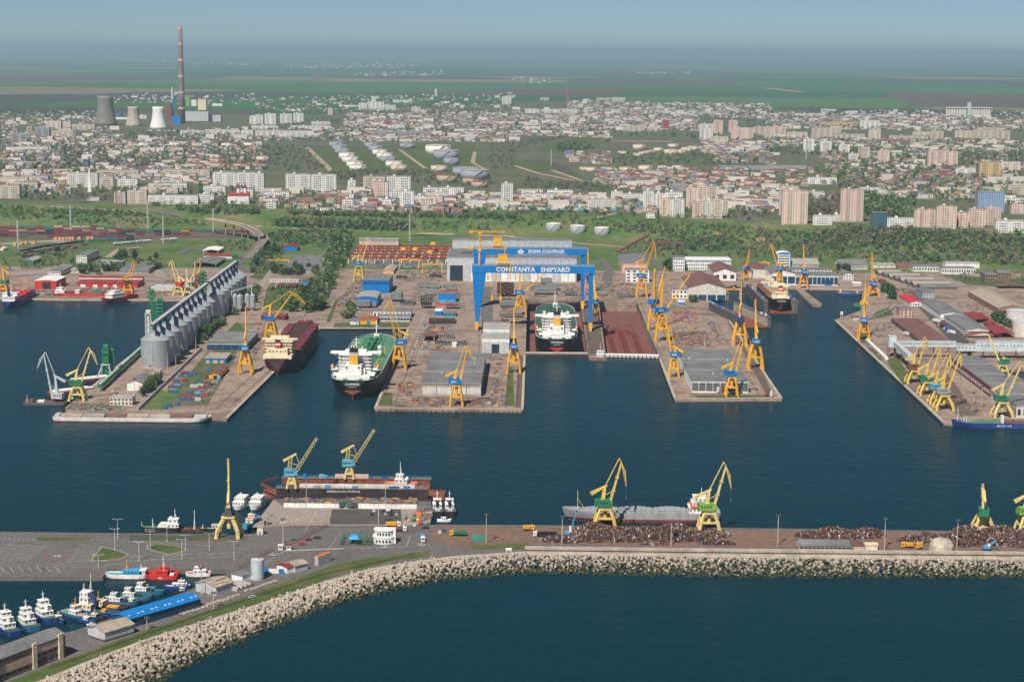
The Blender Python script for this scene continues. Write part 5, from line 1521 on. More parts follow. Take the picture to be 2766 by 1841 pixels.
shed('a5', 1235, 560, 1518, 430, 350, 'white gabled wing left of the blue glazed hall', 'white', 'roofgrey', 'gable', [('panels', 3, .1, .75, 'bluglass')], rise=4)
shed('a5', 970, 480, 1230, 420, 335, 'brown curved-roof shed behind the docked cargo ship', 'offwhite', 'roofbrown', 'arch', rise=5)
s_ = shed('a5', 1300, 358, 1464, 205, 196, 'blue tower block with white striped front and curved white roof', 'blue', 'white', 'arch', [('panels', 1, .02, .98, 'white')], 'office_tower', B_, rise=3.2, depth=20)
for i in range(5):
 MB().box(s_['W'] * .12, s_['W'] * .9, -.22, -.1, s_['h'] * (.06 + i * .19), s_['h'] * (.14 + i * .19)).obj('window_band', 'glass', s_)
shed('a5', 1465, 355, 1800, 320, 280, 'long low grey shed behind the tower block', 'rooflight', 'rooflight', 'gablex')
shed('a5', 905, 360, 1040, 335, 318, 'low white shed with red roof left of the tower block', 'white', 'roofred', 'gablex')
# ---- right-hand quay
for i, (x, y) in enumerate(((470, 268), (540, 290), (605, 311), (672, 333), (740, 357), (812, 381), (885, 405), (962, 432))):
 shed('a6', x, y + 12, (745, 830, 960, 1060, 1130, 1260, 1330, 1400)[i], y - 16, 0, 'grey gabled shed, %s of the eight parallel sheds counted from the bluff' % ordinal(i), 'darkgrey', 'roofgrey' if i % 2 else 'rooftan', 'gablex', [('door', .02, .06, .7, 'glass'), ('panels', 9, .1, .5, 'brick')], rise=3, depth=24, group='parallel gabled sheds')
shed('a6', 640, 482, 712, 452, 332, 'long red-roofed shed beside the tree row on the right quay', 'brick', 'roofred', 'gable', rise=2)
shed('a6', 985, 552, 1130, 482, 428, 'grey three-storey block among the right quay sheds', 'lightgrey', 'roofgrey', 'flat', [('win', 3, 4)], 'office_block', B_)
shed('a6', 832, 640, 985, 598, 515, 'low white building with bright red roof on the right quay', 'white', 'red', 'gable', [('win', 1, 5)], 'canteen', B_)
shed('a6', 1195, 802, 1465, 732, 580, 'dark-roofed white warehouse, farther of two along the truck road', 'white', 'roofgrey', 'gable', [('panels', 5, .1, .5, 'offwhite')], rise=2.2)
shed('a6', 1490, 975, 1770, 918, 754, 'dark-roofed pale warehouse, nearer of two along the truck road', 'offwhite', 'roofgrey', 'gable', [('panels', 14, .45, .72, 'glass')], rise=2.2)
shed('a6', 1500, 1010, 1905, 985, 972, 'maroon lean-to roof before the nearer dark-roofed warehouse', 'grey', 'roofred', 'shelter', name='shelter', cat='shelter')
shed('a6', 945, 1085, 1290, 1036, 786, 'large maroon-roofed open shed on the right quay', 'darkgrey', 'roofbrown', 'flat', name='open_shed', cat='shed')
shed('a6', 715, 768, 860, 676, 645, 'pink-orange block with grey flank on the right quay', 'pink', 'roofgrey', 'flat', [('win', 3, 3), ('band', .93, 1.0, 'brickred')], 'office_block', B_)
for i, (x0, y0, x1, yt, yk) in enumerate(((1600, 835, 1800, 800, 722), (1750, 880, 1872, 852, 822), (1850, 1010, 2062, 965, 872))):
 shed('a6', x0, y0, x1, yt, yk, 'maroon canopy on posts, %s of three in the right quay yard' % ('farthest', 'smallest', 'nearest')[i], 'darkgrey', 'roofred', 'shelter', name='canopy', cat='canopy')
shed('a6', 1870, 732, 2200, 664, 470, 'big tan-roofed warehouse at the right edge of the quay yard', 'brick', 'rooftan', 'gable', [('panels', 6, .1, .6, 'glass')], rise=4)
shed('a6', 1210, 258, 1608, 192, 172, 'long white warehouse below the bluff with dark roof', 'white', 'roofgrey', 'flat', [('win', 1, 14)])
shed('a6', 1250, 190, 1655, 130, 112, 'taller white hall behind the long white warehouse', 'white', 'rooflight', 'flat')
shed('a6', 870, 232, 1205, 175, 145, 'white low warehouse with grey roof under the bluff', 'white', 'roofgrey', 'flat', [('win', 1, 10)])
shed('a6', 690, 205, 880, 175, 145, 'old brown-roofed shed left of the low white warehouse', 'brick', 'roofbrown', 'gablex')
for i in range(4):
 shed('a6', 400 + i * 75, 190, 470 + i * 75, 160, 132, 'saw-tooth roofed bay, %s of four beside the bluff' % ordinal(i), 'offwhite', 'rooflight', 'gable', name='workshop_bay', cat=B_, group='saw-tooth bays')
shed('a6', 50, 332, 175, 268, 228, 'white two-storey house with grey roof near the basin end', 'white', 'roofgrey', 'gable', [('win', 2, 4)], 'port_house', 'house')
shed('a6', 0, 205, 340, 160, 118, 'long dark-roofed building with row of windows behind the basin', 'offwhite', 'roofgrey', 'gablex', [('win', 1, 16)])
shed('a6', 1720, 345, 1870, 268, 240, 'old grey brick house at the right edge under the bluff', 'brick', 'roofgrey', 'flat', [('win', 2, 5)], 'port_house', 'house')
shed('a6', 1872, 345, 2022, 250, 225, 'taller grey brick house beside the old grey one', 'brick', 'roofgrey', 'gablex', [('win', 3, 5)], 'port_house', 'house')
shed('a6', 1880, 430, 2200, 405, 385, 'maroon shelter row behind the right quay yard', 'darkgrey', 'roofbrown', 'shelter', name='shelter', cat='shelter')
shed('a6', 165, 398, 265, 370, 352, 'white hut with dark windows beside the basin', 'white', 'white', 'flat', [('win', 1, 5)], 'port_hut', 'hut')
shed('a6', 165, 805, 240, 775, 755, 'pale hut on the bare corner of the right quay', 'offwhite', 'roofbrown', 'flat', name='port_hut', cat='hut')
q = W('a6', 30, 775)
t = T('lookout_hut', 'white lookout hut on stilts at the quay corner', 'hut', q, 0)
MB().cbox(0, 0, 4, 2.6, 2.6, 2.8).obj('cabin', 'white', t)
lg = MB()
for sx in (-1, 1):
 for sy in (-1, 1):
  lg.bar((sx, sy, 0), (sx, sy, 4), .3)
lg.obj('stilts', 'offwhite', t)
# long grey-roofed warehouse running toward the viewer, with maroon flank
s_ = shed('b2', 2207, 1240, 2640, 1085, 470, 'very long grey-roofed warehouse with maroon flank beside the bow-legged cranes', 'offwhite', 'roofgrey', 'flat', [('ridges', 4), ('win', 1, 6)])
MB().box(-.16, -.02, s_['D'] * .35, s_['D'], s_['h'] * .12, s_['h'] * .92).obj('flank_cladding', 'maroon', s_)
for i in range(22):
 MB().box(-.3, -.16, s_['D'] * (.36 + i * .029), s_['D'] * (.375 + i * .029), s_['h'] * .3, s_['h'] * .62).obj('flank_window', 'offwhite', s_)
# white-blue conveyor galleries on trestles
M('galv', (.5, .58, .62), rough=.5, streak=.2, dirt=(.25, .2, .16))
def gallery(a, b, w_, h, label, n, legs=4, legmat='rustdark'):
 t = T('conveyor_gallery', label, 'conveyor', a, 0)
 d = b - a
 e = MB()
 dx = Vector((d.x, d.y, d.z))
 up = Vector((0, 0, h / 2))
 e.bar(up, dx + up, w_, h)
 e.obj('gallery_box', 'galv', t)
 r = MB().bar(Vector((0, 0, h)), dx + Vector((0, 0, h)), w_ + .5, .35)
 r.obj('gallery_roof', 'lightgrey', t)
 wn = MB()
 side = Vector((d.y, -d.x, 0)).normalized() * (w_ / 2 + .03)
 if side.y > 0:
  side = -side
 for k in range(n):
  c = dx * ((k + .5) / n) + side + Vector((0, 0, h * .55))
  wn.bar(c - dx.normalized() * .5, c + dx.normalized() * .5, .14, 1.2)
 wn.obj('window', 'glass', t, kind='stuff')
 for k in range(legs):
  c = dx * ((k + .5) / legs)
  g_ = MB()
  z0 = -(a.z + c.z) + QZ
  for s__ in (-1, 1):
   g_.bar((c.x + s__ * .2, c.y + s__ * w_ * .5, c.z), (c.x + s__ * .6, c.y + s__ * w_ * .9, z0 + c.z), .5)
  g_.bar((c.x, c.y - w_ * .7, c.z - (a.z + c.z) * .5), (c.x, c.y + w_ * .7, c.z - .5), .3)
  g_.obj('trestle', legmat, t)
 return t
a = W('b2', 720, 345, 13)
b = W('b2', 1450, 345, 13)
b.y = a.y
gallery(a, b, 4, 5.2, 'pale conveyor gallery crossing above the right quay yard', 26)
c = Vector((b.x, b.y - 2, 9.5))
d = W('b2', 1680, 388, 9.5)
gallery(c, Vector((d.x, c.y, 9.5)), 4.6, 6, 'short lower link of the pale conveyor gallery', 5, 2)
gallery(Vector((d.x, c.y, 9.5)), Vector((d.x + 62, c.y, 9.5)), 5.5, 9.5, 'tall pale gallery building with two window rows at the right edge', 18, 4)
e = W('b2', 665, 310, 13.5)
f_ = W('b2', 890, 515, 11)
gallery(e, f_, 4.6, 4.6, 'pale gallery slanting toward the quay on rusty legs', 6, 3, 'rust')
q = W('b2', 665, 345, 13)
t = T('transfer_tower', 'pale transfer house where the conveyor galleries meet', 'tower', (q.x, q.y + 2, QZ), 0)
MB().box(-3.6, 3.6, -3.6, 3.6, 10, 20).box(-3.9, 3.9, -3.9, 3.9, 20, 20.4).obj('house', 'galv', t)
lg = MB()
for sx in (-1, 1):
 for sy in (-1, 1):
  lg.bar((sx * 3, sy * 3, 0), (sx * 3, sy * 3, 10), .6)
lg.obj('leg_frame', 'rust', t)
# quay tanks at the right edge
for lb, x, y, r in (('pale tank at the right edge behind the red canopies', 2110, 850, 13), ('nearer pale tank at the right edge beside the red canopies', 2200, 985, 14)):
 q = W('a6', x, y)
 t = T('storage_tank', lb, 'tank', q, 0)
 MB().lathe([(r, 0), (r, 15)], 32).obj('shell', 'offwhite', t, smooth=False)
 MB().lathe([(r + .2, 15), (r * .3, 16.8), (.3, 17)], 32).obj('roof', 'lightgrey', t)
 st = MB()
 for k in range(14):
  an = -1.9 + k * .1
  st.bar((r * 1.02 * math.cos(an), r * 1.02 * math.sin(an), k * 1.05), (r * 1.02 * math.cos(an + .1), r * 1.02 * math.sin(an + .1), k * 1.05 + 1.05), .6)
 st.obj('stair', 'darkgrey', t)
# ---- red crane runways of the steel yard
for i, (x0, x1, y, lb) in enumerate(((300, 1390, 345, 'rearmost'), (258, 1372, 377, 'second'), (235, 1365, 410, 'middle'), (210, 1356, 447, 'fourth'), (160, 1345, 487, 'front'))):
 a = W('a3', x0, y)
 b = W('a3', x1, y)
 L_ = b.x - a.x
 t = T('crane_runway', '%s red crane runway girder on white posts in the steel yard' % lb, 'crane runway', a, YAW, 'red crane runways')
 MB().box(0, L_, -.8, .8, 7.2, 9).box(-.3, L_ + .3, -1.1, 1.1, 9, 9.4).obj('girder', 'maroon', t)
 MB().box(0, L_, -1, -.8, 7.6, 8.7).obj('girder_web', 'red', t)
 for k in range(12):
  x = 2 + k * (L_ - 4) / 11
  MB().cbox(x, 0, 0, .9, .9, 7.2).obj('post', 'white', t)
for x, y, lb in ((1170, 345, 'rear'), (820, 410, 'middle'), (960, 410, 'second middle'), (1130, 447, 'front')):
 q = W('a3', x, y)
 t = T('overhead_crane', '%s orange travelling crane on the red runways' % lb, 'overhead crane', (q.x, q.y, QZ + 9.4), YAW)
 MB().box(-3.5, 3.5, -1.2, 24, 0, 1.4).obj('bridge', 'amber', t)
 MB().box(-2, 2, 4, 9, 1.4, 3.4).obj('trolley', 'yellow', t)
def small_gantry(v, x0, x1, yb, yt, label, mat='amber'):
 a, b = W(v, x0, yb), W(v, x1, yb)
 m = mpp(a)
 h = (yb - yt) / V[v][2] * m
 L_ = b.x - a.x
 t = T('yard_gantry', label, 'gantry crane', a, YAW)
 for x in (0, L_):
  MB().bar((x, -3, 0), (x, -.6, h), .7).bar((x, 3, 0), (x, .6, h), .7).bar((x, -3, .4), (x, 3, .4), .6).obj('leg', mat, t)
 MB().box(-2, L_ + 2, -.9, .9, h - .4, h + 1.2).obj('girder', mat, t)
 MB().box(L_ * .4, L_ * .4 + 3, -1.6, 1.6, h + 1.2, h + 2.8).obj('trolley', 'yellow', t)
small_gantry('a3', 783, 1008, 550, 440, 'orange yard gantry before the red crane runways')
small_gantry('a3', 1052, 1280, 610, 495, 'orange yard gantry beside the big white hall door')
small_gantry('a2', 1210, 1440, 330, 275, 'orange yard gantry beside the dark warehouse')
small_gantry('a5', 720, 860, 735, 615, 'orange frame gantry beside the brown-roofed hall')
small_gantry('a5', 1100, 1200, 335, 305, 'orange pipe gantry left of the tower block')
# walls and kerbs of the right quay
for v, seq, w_, h, mt, lb in (('a6', [(325, 805), (420, 780), (520, 745), (640, 680), (660, 640)], .6, 2.6, 'lightgrey', 'pale curved wall behind the bare quay corner'), ('a6', [(330, 1050), (560, 1270)], 3, 2.4, 'white', 'long white low roof along the right quay edge'), ('a6', [(450, 460), (620, 555)], .6, 2.6, 'white', 'white wall below the tree row'), ('a7', [(1385, 1110), (2120, 400)], .5, 2.6, 'lightgrey', 'grey wall dividing the silo pier')):
 q_ = [W(v, *s_) for s_ in seq]
 o = MB()
 for a, b in zip(q_, q_[1:]):
  o.bar((a.x, a.y, QZ + h / 2), (b.x, b.y, QZ + h / 2), w_, h)
 tag(o.obj('yard_wall', mt), lb, 'wall')
sheet('yard_surface', 'a6', [(1250, 275), (2178, 320), (2300, 440), (1500, 385)], 'grassground')
sheet('yard_surface', 'a6', [(720, 420), (860, 440), (900, 520), (780, 520)], 'grassground')
sheet('yard_surface', 'a2', [(1130, 850), (1500, 880), (1600, 620), (1180, 600)], 'grassground')
sheet('yard_surface', 'a2', [(960, 480), (1120, 500), (1300, 350), (1250, 300)], 'grassground')
# ================================================================== FOREGROUND
def algae_mat():
 m = M('armour', (.42, .36, .3), vary=.18, scale=.5)
 n, l = m.node_tree.nodes, m.node_tree.links
 b = n['Principled BSDF']
 src = b.inputs['Base Color'].links[0].from_socket
 g = n.new('ShaderNodeNewGeometry')
 sp = n.new('ShaderNodeSeparateXYZ')
 l.new(g.outputs['Position'], sp.inputs[0])
 t = n.new('ShaderNodeTexNoise')
 t.inputs['Scale'].default_value = .35
 l.new(g.outputs['Position'], t.inputs['Vector'])
 ad = n.new('ShaderNodeMath')
 ad.operation = 'MULTIPLY_ADD'
 l.new(t.outputs['Fac'], ad.inputs[0])
 ad.inputs[1].default_value = -2.9
 l.new(sp.outputs['Z'], ad.inputs[2])
 mr = n.new('ShaderNodeMapRange')
 mr.inputs[1].default_value, mr.inputs[2].default_value = -.2, 1.0
 l.new(ad.outputs[0], mr.inputs[0])
 mx = n.new('ShaderNodeMix')
 mx.data_type = 'RGBA'
 l.new(mr.outputs[0], mx.inputs['Factor'])
 mx.inputs['A'].default_value = (.035, .04, .018, 1)
 l.new(src, mx.inputs['B'])
 l.new(mx.outputs['Result'], b.inputs['Base Color'])
algae_mat()
# tetrapod: four blunt tapered arms
dirs = [Vector((0, 0, 1))] + [Vector((math.cos(a) * .943, math.sin(a) * .943, -.333)) for a in (0, 2.094, 4.189)]
tb = MB()
for d in dirs:
 tb.tube(d * .1, d * 1.75, .68, 6, .4)
TV = np.array(tb.v)
TF = tb.f
tet_me = tb.mesh('tetrapod', 'armour')
TT = [(2830, 1517), (2766, 1516), (1995, 1509), (1420, 1503), (1174, 1513), (1010, 1538), (869, 1579), (704, 1636), (528, 1691), (387, 1736), (235, 1794), (129, 1838), (-60, 1915)]
ztop = lambda x: interp(x, [1000, 1450], [2.9, .9])
top_l = [P(x, y, ztop(x)) for x, y in TT]
bot_l = [P(x, y, 0) for x, y in ((2830, 1562), (2766, 1561), (1995, 1560), (1420, 1549), (1225, 1566), (1060, 1596), (895, 1638), (707, 1708), (565, 1773), (448, 1831), (330, 1890), (230, 1945), (100, 2010))]
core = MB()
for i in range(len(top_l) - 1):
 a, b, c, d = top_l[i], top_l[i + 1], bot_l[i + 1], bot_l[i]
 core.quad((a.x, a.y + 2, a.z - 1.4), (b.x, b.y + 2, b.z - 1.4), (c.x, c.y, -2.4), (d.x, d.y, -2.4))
M('wetshadecore', (.035, .033, .03))  # wet core, near black: shade in the gaps between tetrapods put into its colour
struct(core, 'breakwater_core', 'wetshadecore')
nr = np.random.RandomState(11)
spots = []
for i in range(len(top_l) - 1):
 a, b, c, d = [np.array(p) for p in (top_l[i], top_l[i + 1], bot_l[i + 1], bot_l[i])]
 ln = np.linalg.norm(a - b)
 wd = (np.linalg.norm(a - d) + np.linalg.norm(b - c)) / 2
 nu, nv = max(1, int(ln / 3.1)), max(3, int(wd / 2.9))
 for u in range(nu):
  for v_ in range(nv):
   s_, q_ = (u + nr.uniform(0, 1)) / nu, (v_ + nr.uniform(0, 1)) / nv
   p = (a * (1 - s_) + b * s_) * (1 - q_) + (d * (1 - s_) + c * s_) * q_
   # the armour slope: flat shelf first, then falling to the sea
   zt_ = a[2] * (1 - s_) + b[2] * s_
   z = zt_ - (zt_ + .7) * q_ ** 1.2 + nr.uniform(-.6, .8)
   if p[1] > 700:
    spots.append((p[0], p[1], z))
spots = [s_ for s_ in spots if -260 < s_[0] < 320]
def seen(p):
 c = ROT.transposed() @ (Vector(p) - Vector((0, 0, H)))
 return abs(c.x / -c.z * F) < 1390 and abs(c.y / -c.z * F) < 925
vis = sorted([s_ for s_ in spots if seen(s_)], key=lambda s_: s_[1])
near = vis[:290]
ns = set(near)
rest = [s_ for s_ in spots if s_ not in ns]
def rmat():
 return np.array(Euler((nr.normal() * .5, nr.normal() * .5, nr.uniform(0, 6.3))).to_matrix())
for s_ in near:
 o = bpy.data.objects.new('tetrapod', tet_me)
 C.objects.link(o)
 o.location = s_
 o.rotation_euler = (nr.normal() * .5, nr.normal() * .5, nr.uniform(0, 6.3))
 o.scale = (nr.uniform(1.2, 1.5),) * 3
 tag(o, 'weathered concrete tetrapod heaped on the nearest stretch of the curved breakwater', 'tetrapod', 'tetrapods of the near breakwater')
vv, ff = [], []
n0 = len(TV)
for i, s_ in enumerate(rest):
 vv.append(TV @ rmat().T * nr.uniform(1.2, 1.5) + np.array(s_))
 ff += [tuple(k + i * n0 for k in f_) for f_ in TF]
me = bpy.data.meshes.new('tetrapods_beyond')
me.from_pydata(np.concatenate(vv).tolist(), [], ff)
me.materials.append(MATS['armour'])
o = bpy.data.objects.new('tetrapods_beyond', me)
C.objects.link(o)
o['kind'] = 'stuff'
tag(o, 'long bank of tumbled concrete tetrapods facing the open sea', 'armour')
# ---- scrap heaps
def heap(label, peaks, n, seed, name='scrap_heap'):
 r = np.random.RandomState(seed)
 ps = [(W(v, x, y), rx, ry, h) for v, x, y, rx, ry, h in peaks]
 def hz_(x, y):
  z = np.zeros_like(x)
  for p, rx, ry, h in ps:
   d2 = ((x - p.x) / rx) ** 2 + ((y - p.y) / ry) ** 2
   z = np.maximum(z, h * np.clip(1 - d2, 0, None) ** .8)
  return z
 x0, x1 = min(p.x - rx for p, rx, ry, h in ps), max(p.x + rx for p, rx, ry, h in ps)
 y0, y1 = min(p.y - ry for p, rx, ry, h in ps), max(p.y + ry for p, rx, ry, h in ps)
 gx, gy = np.meshgrid(np.linspace(x0, x1, int((x1 - x0) / 1.2) + 2), np.linspace(y0, y1, int((y1 - y0) / 1.2) + 2))
 gz = hz_(gx, gy)
 gz = gz + (gz > .1) * r.uniform(-.5, .5, gz.shape)
 mv = np.stack([gx, gy, QZ + gz - .25], -1).reshape(-1, 3)
 R_, C_ = gx.shape
 fs = [(j * C_ + i, j * C_ + i + 1, j * C_ + i + 1 + C_, j * C_ + i + C_) for j in range(R_ - 1) for i in range(C_ - 1) if gz[j:j + 2, i:i + 2].max() > .05]
 fcol = [(.075, .04, .03)] * len(fs)
 # shards: bent plates, pipes and bales
 px, py = r.uniform(x0, x1, n * 3), r.uniform(y0, y1, n * 3)
 pz = hz_(px, py)
 k = pz > .12
 px, py, pz = px[k][:n], py[k][:n], pz[k][:n]
 pal = np.array([(.12, .05, .035), (.16, .065, .045), (.08, .04, .032), (.2, .09, .06), (.11, .08, .07), (.2, .18, .17), (.55, .55, .55), (.05, .04, .04), (.17, .08, .055), (.28, .2, .16), (.1, .05, .04), (.14, .06, .04), (.09, .045, .035)])
 rare = [(.4, .04, .04), (.5, .3, .03), (.05, .2, .4), (.05, .25, .1), (.75, .75, .72)]
 V_ = [mv]
 base = len(mv)
 for i in range(len(px)):
  m_ = np.array(Euler(r.uniform(0, 6.3, 3)).to_matrix())
  a, b, c = r.uniform(.25, 1.1), r.uniform(.15, .6), r.uniform(.03, .3)
  q_ = np.array([(-a, -b, 0), (a, -b, c), (a, b, 0), (-a, b, -c)]) @ m_.T + np.array((px[i], py[i], QZ + pz[i] + r.uniform(-.1, .5)))
  V_.append(q_)
  fs.append((base, base + 1, base + 2))
  fs.append((base, base + 2, base + 3))
  base += 4
  cc = rare[r.randint(5)] if r.rand() < .025 else pal[r.randint(len(pal))]
  fcol += [tuple(cc)] * 2
 me = bpy.data.meshes.new(name)
 me.from_pydata(np.concatenate(V_).tolist(), [], fs)
 at = me.attributes.new('col', 'FLOAT_COLOR', 'FACE')
 at.data.foreach_set('color', np.array([(*c, 1) for c in fcol], dtype=np.float32).ravel())
 me.materials.append(MATS['mixed'])
 o = bpy.data.objects.new(name, me)
 C.objects.link(o)
 o['kind'] = 'stuff'
 tag(o, label, 'scrap heap')
heap('long high heap of rusty scrap metal before the grey cargo ship', [('b7', 560, 1060, 15, 9, 9), ('b7', 760, 1060, 16, 9, 6.5), ('b7', 1000, 1062, 17, 9, 6.5), ('b7', 1250, 1062, 16, 9, 6.8), ('b7', 1560, 1060, 15, 9, 8.6), ('b7', 1800, 1060, 12, 7, 4)], 9000, 1)
heap('low spread of scrap at the left foot of the high heap', [('b7', 130, 1085, 11, 5, 2.6), ('b7', 250, 1100, 7, 4, 2)], 1200, 2)
heap('small scrap heap beside the stern crane', [('b7', 2080, 1035, 8, 4, 2.6)], 700, 3)
heap('scrap strip along the wall before the long low building', [('b7', 2080, 1130, 12, 2.5, 1.8), ('b7', 1300, 1130, 8, 2, 1.2)], 600, 4)
heap('brown scrap heap behind the long low building', [('b8', 130, 580, 12, 6, 2.6), ('b8', 330, 575, 12, 8, 4.6), ('b8', 520, 590, 8, 6, 3), ('b8', 700, 575, 11, 7, 3.8)], 3600, 5)
heap('dark scrap heap behind the pale dome', [('b8', 1170, 640, 9, 5, 3.2), ('b8', 1330, 620, 9, 7, 4)], 1500, 6)
heap('high scrap heap at the right edge below the green crane', [('b8', 1600, 660, 13, 9, 6), ('b8', 1750, 640, 14, 10, 9.2), ('b8', 2100, 640, 15, 10, 9.4), ('b8', 1920, 650, 12, 9, 8), ('b8', 2330, 660, 15, 10, 7.5)], 8500, 7)
# ---- markings
MK = MB()
RM = MB()
def line(v, x0, y0, x1, y1, w_=.2, mb=MK, dash=None):
 a, b = W(v, x0, y0), W(v, x1, y1)
 d = (b - a)
 L_ = d.length
 d.normalize()
 n = Vector((-d.y, d.x, 0)) * w_ / 2
 segs = [(0, L_)] if not dash else [(k, min(L_, k + dash)) for k in np.arange(0, L_, dash * 2.2)]
 for s0, s1 in segs:
  p, q_ = a + d * s0, a + d * s1
  mb.quad(*[(v_.x, v_.y, QZ + .09) for v_ in (p - n, q_ - n, q_ + n, p + n)])
for i in range(11):
 f_ = i / 10
 line('b3', 215 - 150 * f_, 308 + 145 * f_, 430 - 160 * f_, 325 + 122 * f_)
 line('b3', 200 - 170 * f_, 308 + 150 * f_, 60 - 190 * f_, 312 + 150 * f_)
 line('b3', 735 - 130 * f_, 310 + 148 * f_, 935 - 100 * f_, 312 + 152 * f_)
for i in range(7):
 line('b3', 5 + i * 83, 512, 42 + i * 85, 557)
for i in range(9):
 line('b3', 10 + i * 45, 250, -20 + i * 45, 272)
line('b3', 0, 500, 880, 515)
line('b3', 880, 515, 1700, 400)
line('b3', 0, 480, 1000, 492, .2, dash=3)
line('b3', 600, 470, 1690, 430, .2, dash=3)
line('b3', 830, 260, 1700, 300)
line('b3', 1190, 410, 1330, 412)
line('b4', 0, 1310, 720, 1270)
line('b4', 720, 1270, 1400, 1250)
line('b4', 0, 1365, 700, 1325)
line('b4', 700, 1325, 1600, 1285)
line('b4', 600, 1140, 1480, 1205)
line('b4', 400, 1300, 1300, 1268, .25, dash=3)
line('b4', 1660, 1400, 1930, 1235)
for i in range(30):
 line('b5', 350 + i * 21, 1392 - i * .8, 358 + i * 21, 1404 - i * .8, .5)
for i in range(8):
 line('b5', 560 + i * 10, 990 + i * 16, 630 + i * 3, 988 + i * 16)
for i in range(9):
 line('b5', 905 + i * 70, 985, 875 + i * 74, 1110, .12)
line('b5', 690, 985, 560, 1195)
line('b5', 820, 1360, 960, 1190, .25, dash=2)
line('b5', 1060, 1375, 1640, 1360, .3, dash=2)
line('b5', 1640, 1355, 1680, 1240)
line('b5', 340, 1395, 1900, 1350, .2)
struct(MK, 'road_marking', 'paintwhite')
hp_ = W('b3', 525, 412)
for k in range(40):
 a0, a1 = 2 * math.pi * k / 40, 2 * math.pi * (k + 1) / 40
 RM.quad(*[(hp_.x + r_ * math.cos(a), hp_.y + r_ * math.sin(a), QZ + .09) for r_, a in ((6.4, a0), (6.4, a1), (6.0, a1), (6.0, a0))])
struct(RM, 'helipad_ring', 'paintred')
hm_ = MB()
for x0, x1, y0, y1 in ((-1.5, -1, -2, 2), (1, 1.5, -2, 2), (-1, 1, -.3, .3)):
 hm_.quad(*[(hp_.x + x, hp_.y + y, QZ + .09) for x, y in ((x0, y0), (x1, y0), (x1, y1), (x0, y1))])
struct(hm_, 'helipad_letter', 'paintwhite')
def island(v, seq, label_):
 c = np.mean(np.array(seq), axis=0)
 struct(MB().prism(pts(v, seq), QZ, QZ + .22), 'kerb', 'concretepad')
 struct(MB().prism(pts(v, [(c[0] + (x - c[0]) * .9, c[1] + (y - c[1]) * .88) for x, y in seq]), QZ + .25, QZ + .25), 'lawn', 'grassground')
island('b3', [(935, 320), (1150, 380), (1190, 402), (1150, 425), (1000, 452), (865, 460), (830, 450)], '')
island('b4', [(215, 1160), (420, 1152), (600, 1172), (715, 1212), (705, 1235), (490, 1285), (200, 1205)], '')
island('b3', [(85, 300), (430, 305), (430, 312), (82, 309)], '')
island('b3', [(760, 302), (935, 305), (930, 313), (755, 310)], '')
sheet('lawn', 'b3', [(345, 240), (850, 245), (760, 272), (340, 265)], 'grassground', .06)
sheet('lawn', 'b4', [(0, 1072), (1400, 1078), (1480, 1100), (0, 1098)], 'grassground', .06)
# ---- lamps and floodlight masts
def lamp(v, x, y, yt, label, arms=2, mat='lightgrey', thick=.3, name='street_lamp'):
 p = W(v, x, y)
 h = (y - yt) / V[v][2] * mpp(p) / .97
 t = T(name, label, 'lamp', p, 0, 'lamps on the parking quay' if arms else 'floodlight masts')
 MB().bar((0, 0, 0), (0, 0, h), thick, thick, thick * .55, thick * .55).cbox(0, 0, 0, .8, .8, .3).obj('pole', mat, t)
 if arms:
  for s_ in (-1, 1)[:arms]:
   MB().bar((0, 0, h), (s_ * 2.2, 0, h + .3), .16).cbox(s_ * 2.5, 0, h + .2, 1.1, .4, .2).obj('lamp_head', mat, t)
 else:
  hd = MB().cbox(0, 0, h - .2, 2.6, 1.6, .25)
  for s_ in (-1, 0, 1):
   for q_ in (-1, 1):
    hd.cbox(s_ * .9, q_ * .6, h + .05, .5, .4, .7)
  hd.obj('floodlight', 'darkgrey', t)
for v, x, y, yt, lb in (('b3', 1083, 255, 70, 'tall double lamp at the water edge of the parking quay'), ('b3', 1056, 350, 158, 'double lamp at the top of the triangular lawn'), ('b3', 1382, 348, 165, 'lamp beside the left tip of the teardrop lawn'),
      ('b3', 1535, 273, 150, 'lamp on the grass verge behind the white ship'), ('b3', 905, 515, 400, 'lamp beside the lower corner of the triangular lawn'), ('b3', 1278, 452, 275, 'lamp on the road between the two lawns'),
      ('b4', 260, 1210, 985, 'lamp just above the teardrop lawn'), ('b4', 120, 1352, 1115, 'lamp below the teardrop lawn near the blue boat'), ('b4', 652, 1336, 1085, 'lamp above the red boats at the quay'),
      ('b4', 697, 1210, 1035, 'lamp at the right tip of the teardrop lawn'), ('b4', 993, 1217, 1005, 'lamp on the road midway to the crane'), ('b4', 1302, 1330, 1105, 'lamp on the road nearest the mesh fence')):
 lamp(v, x, y, yt, lb)
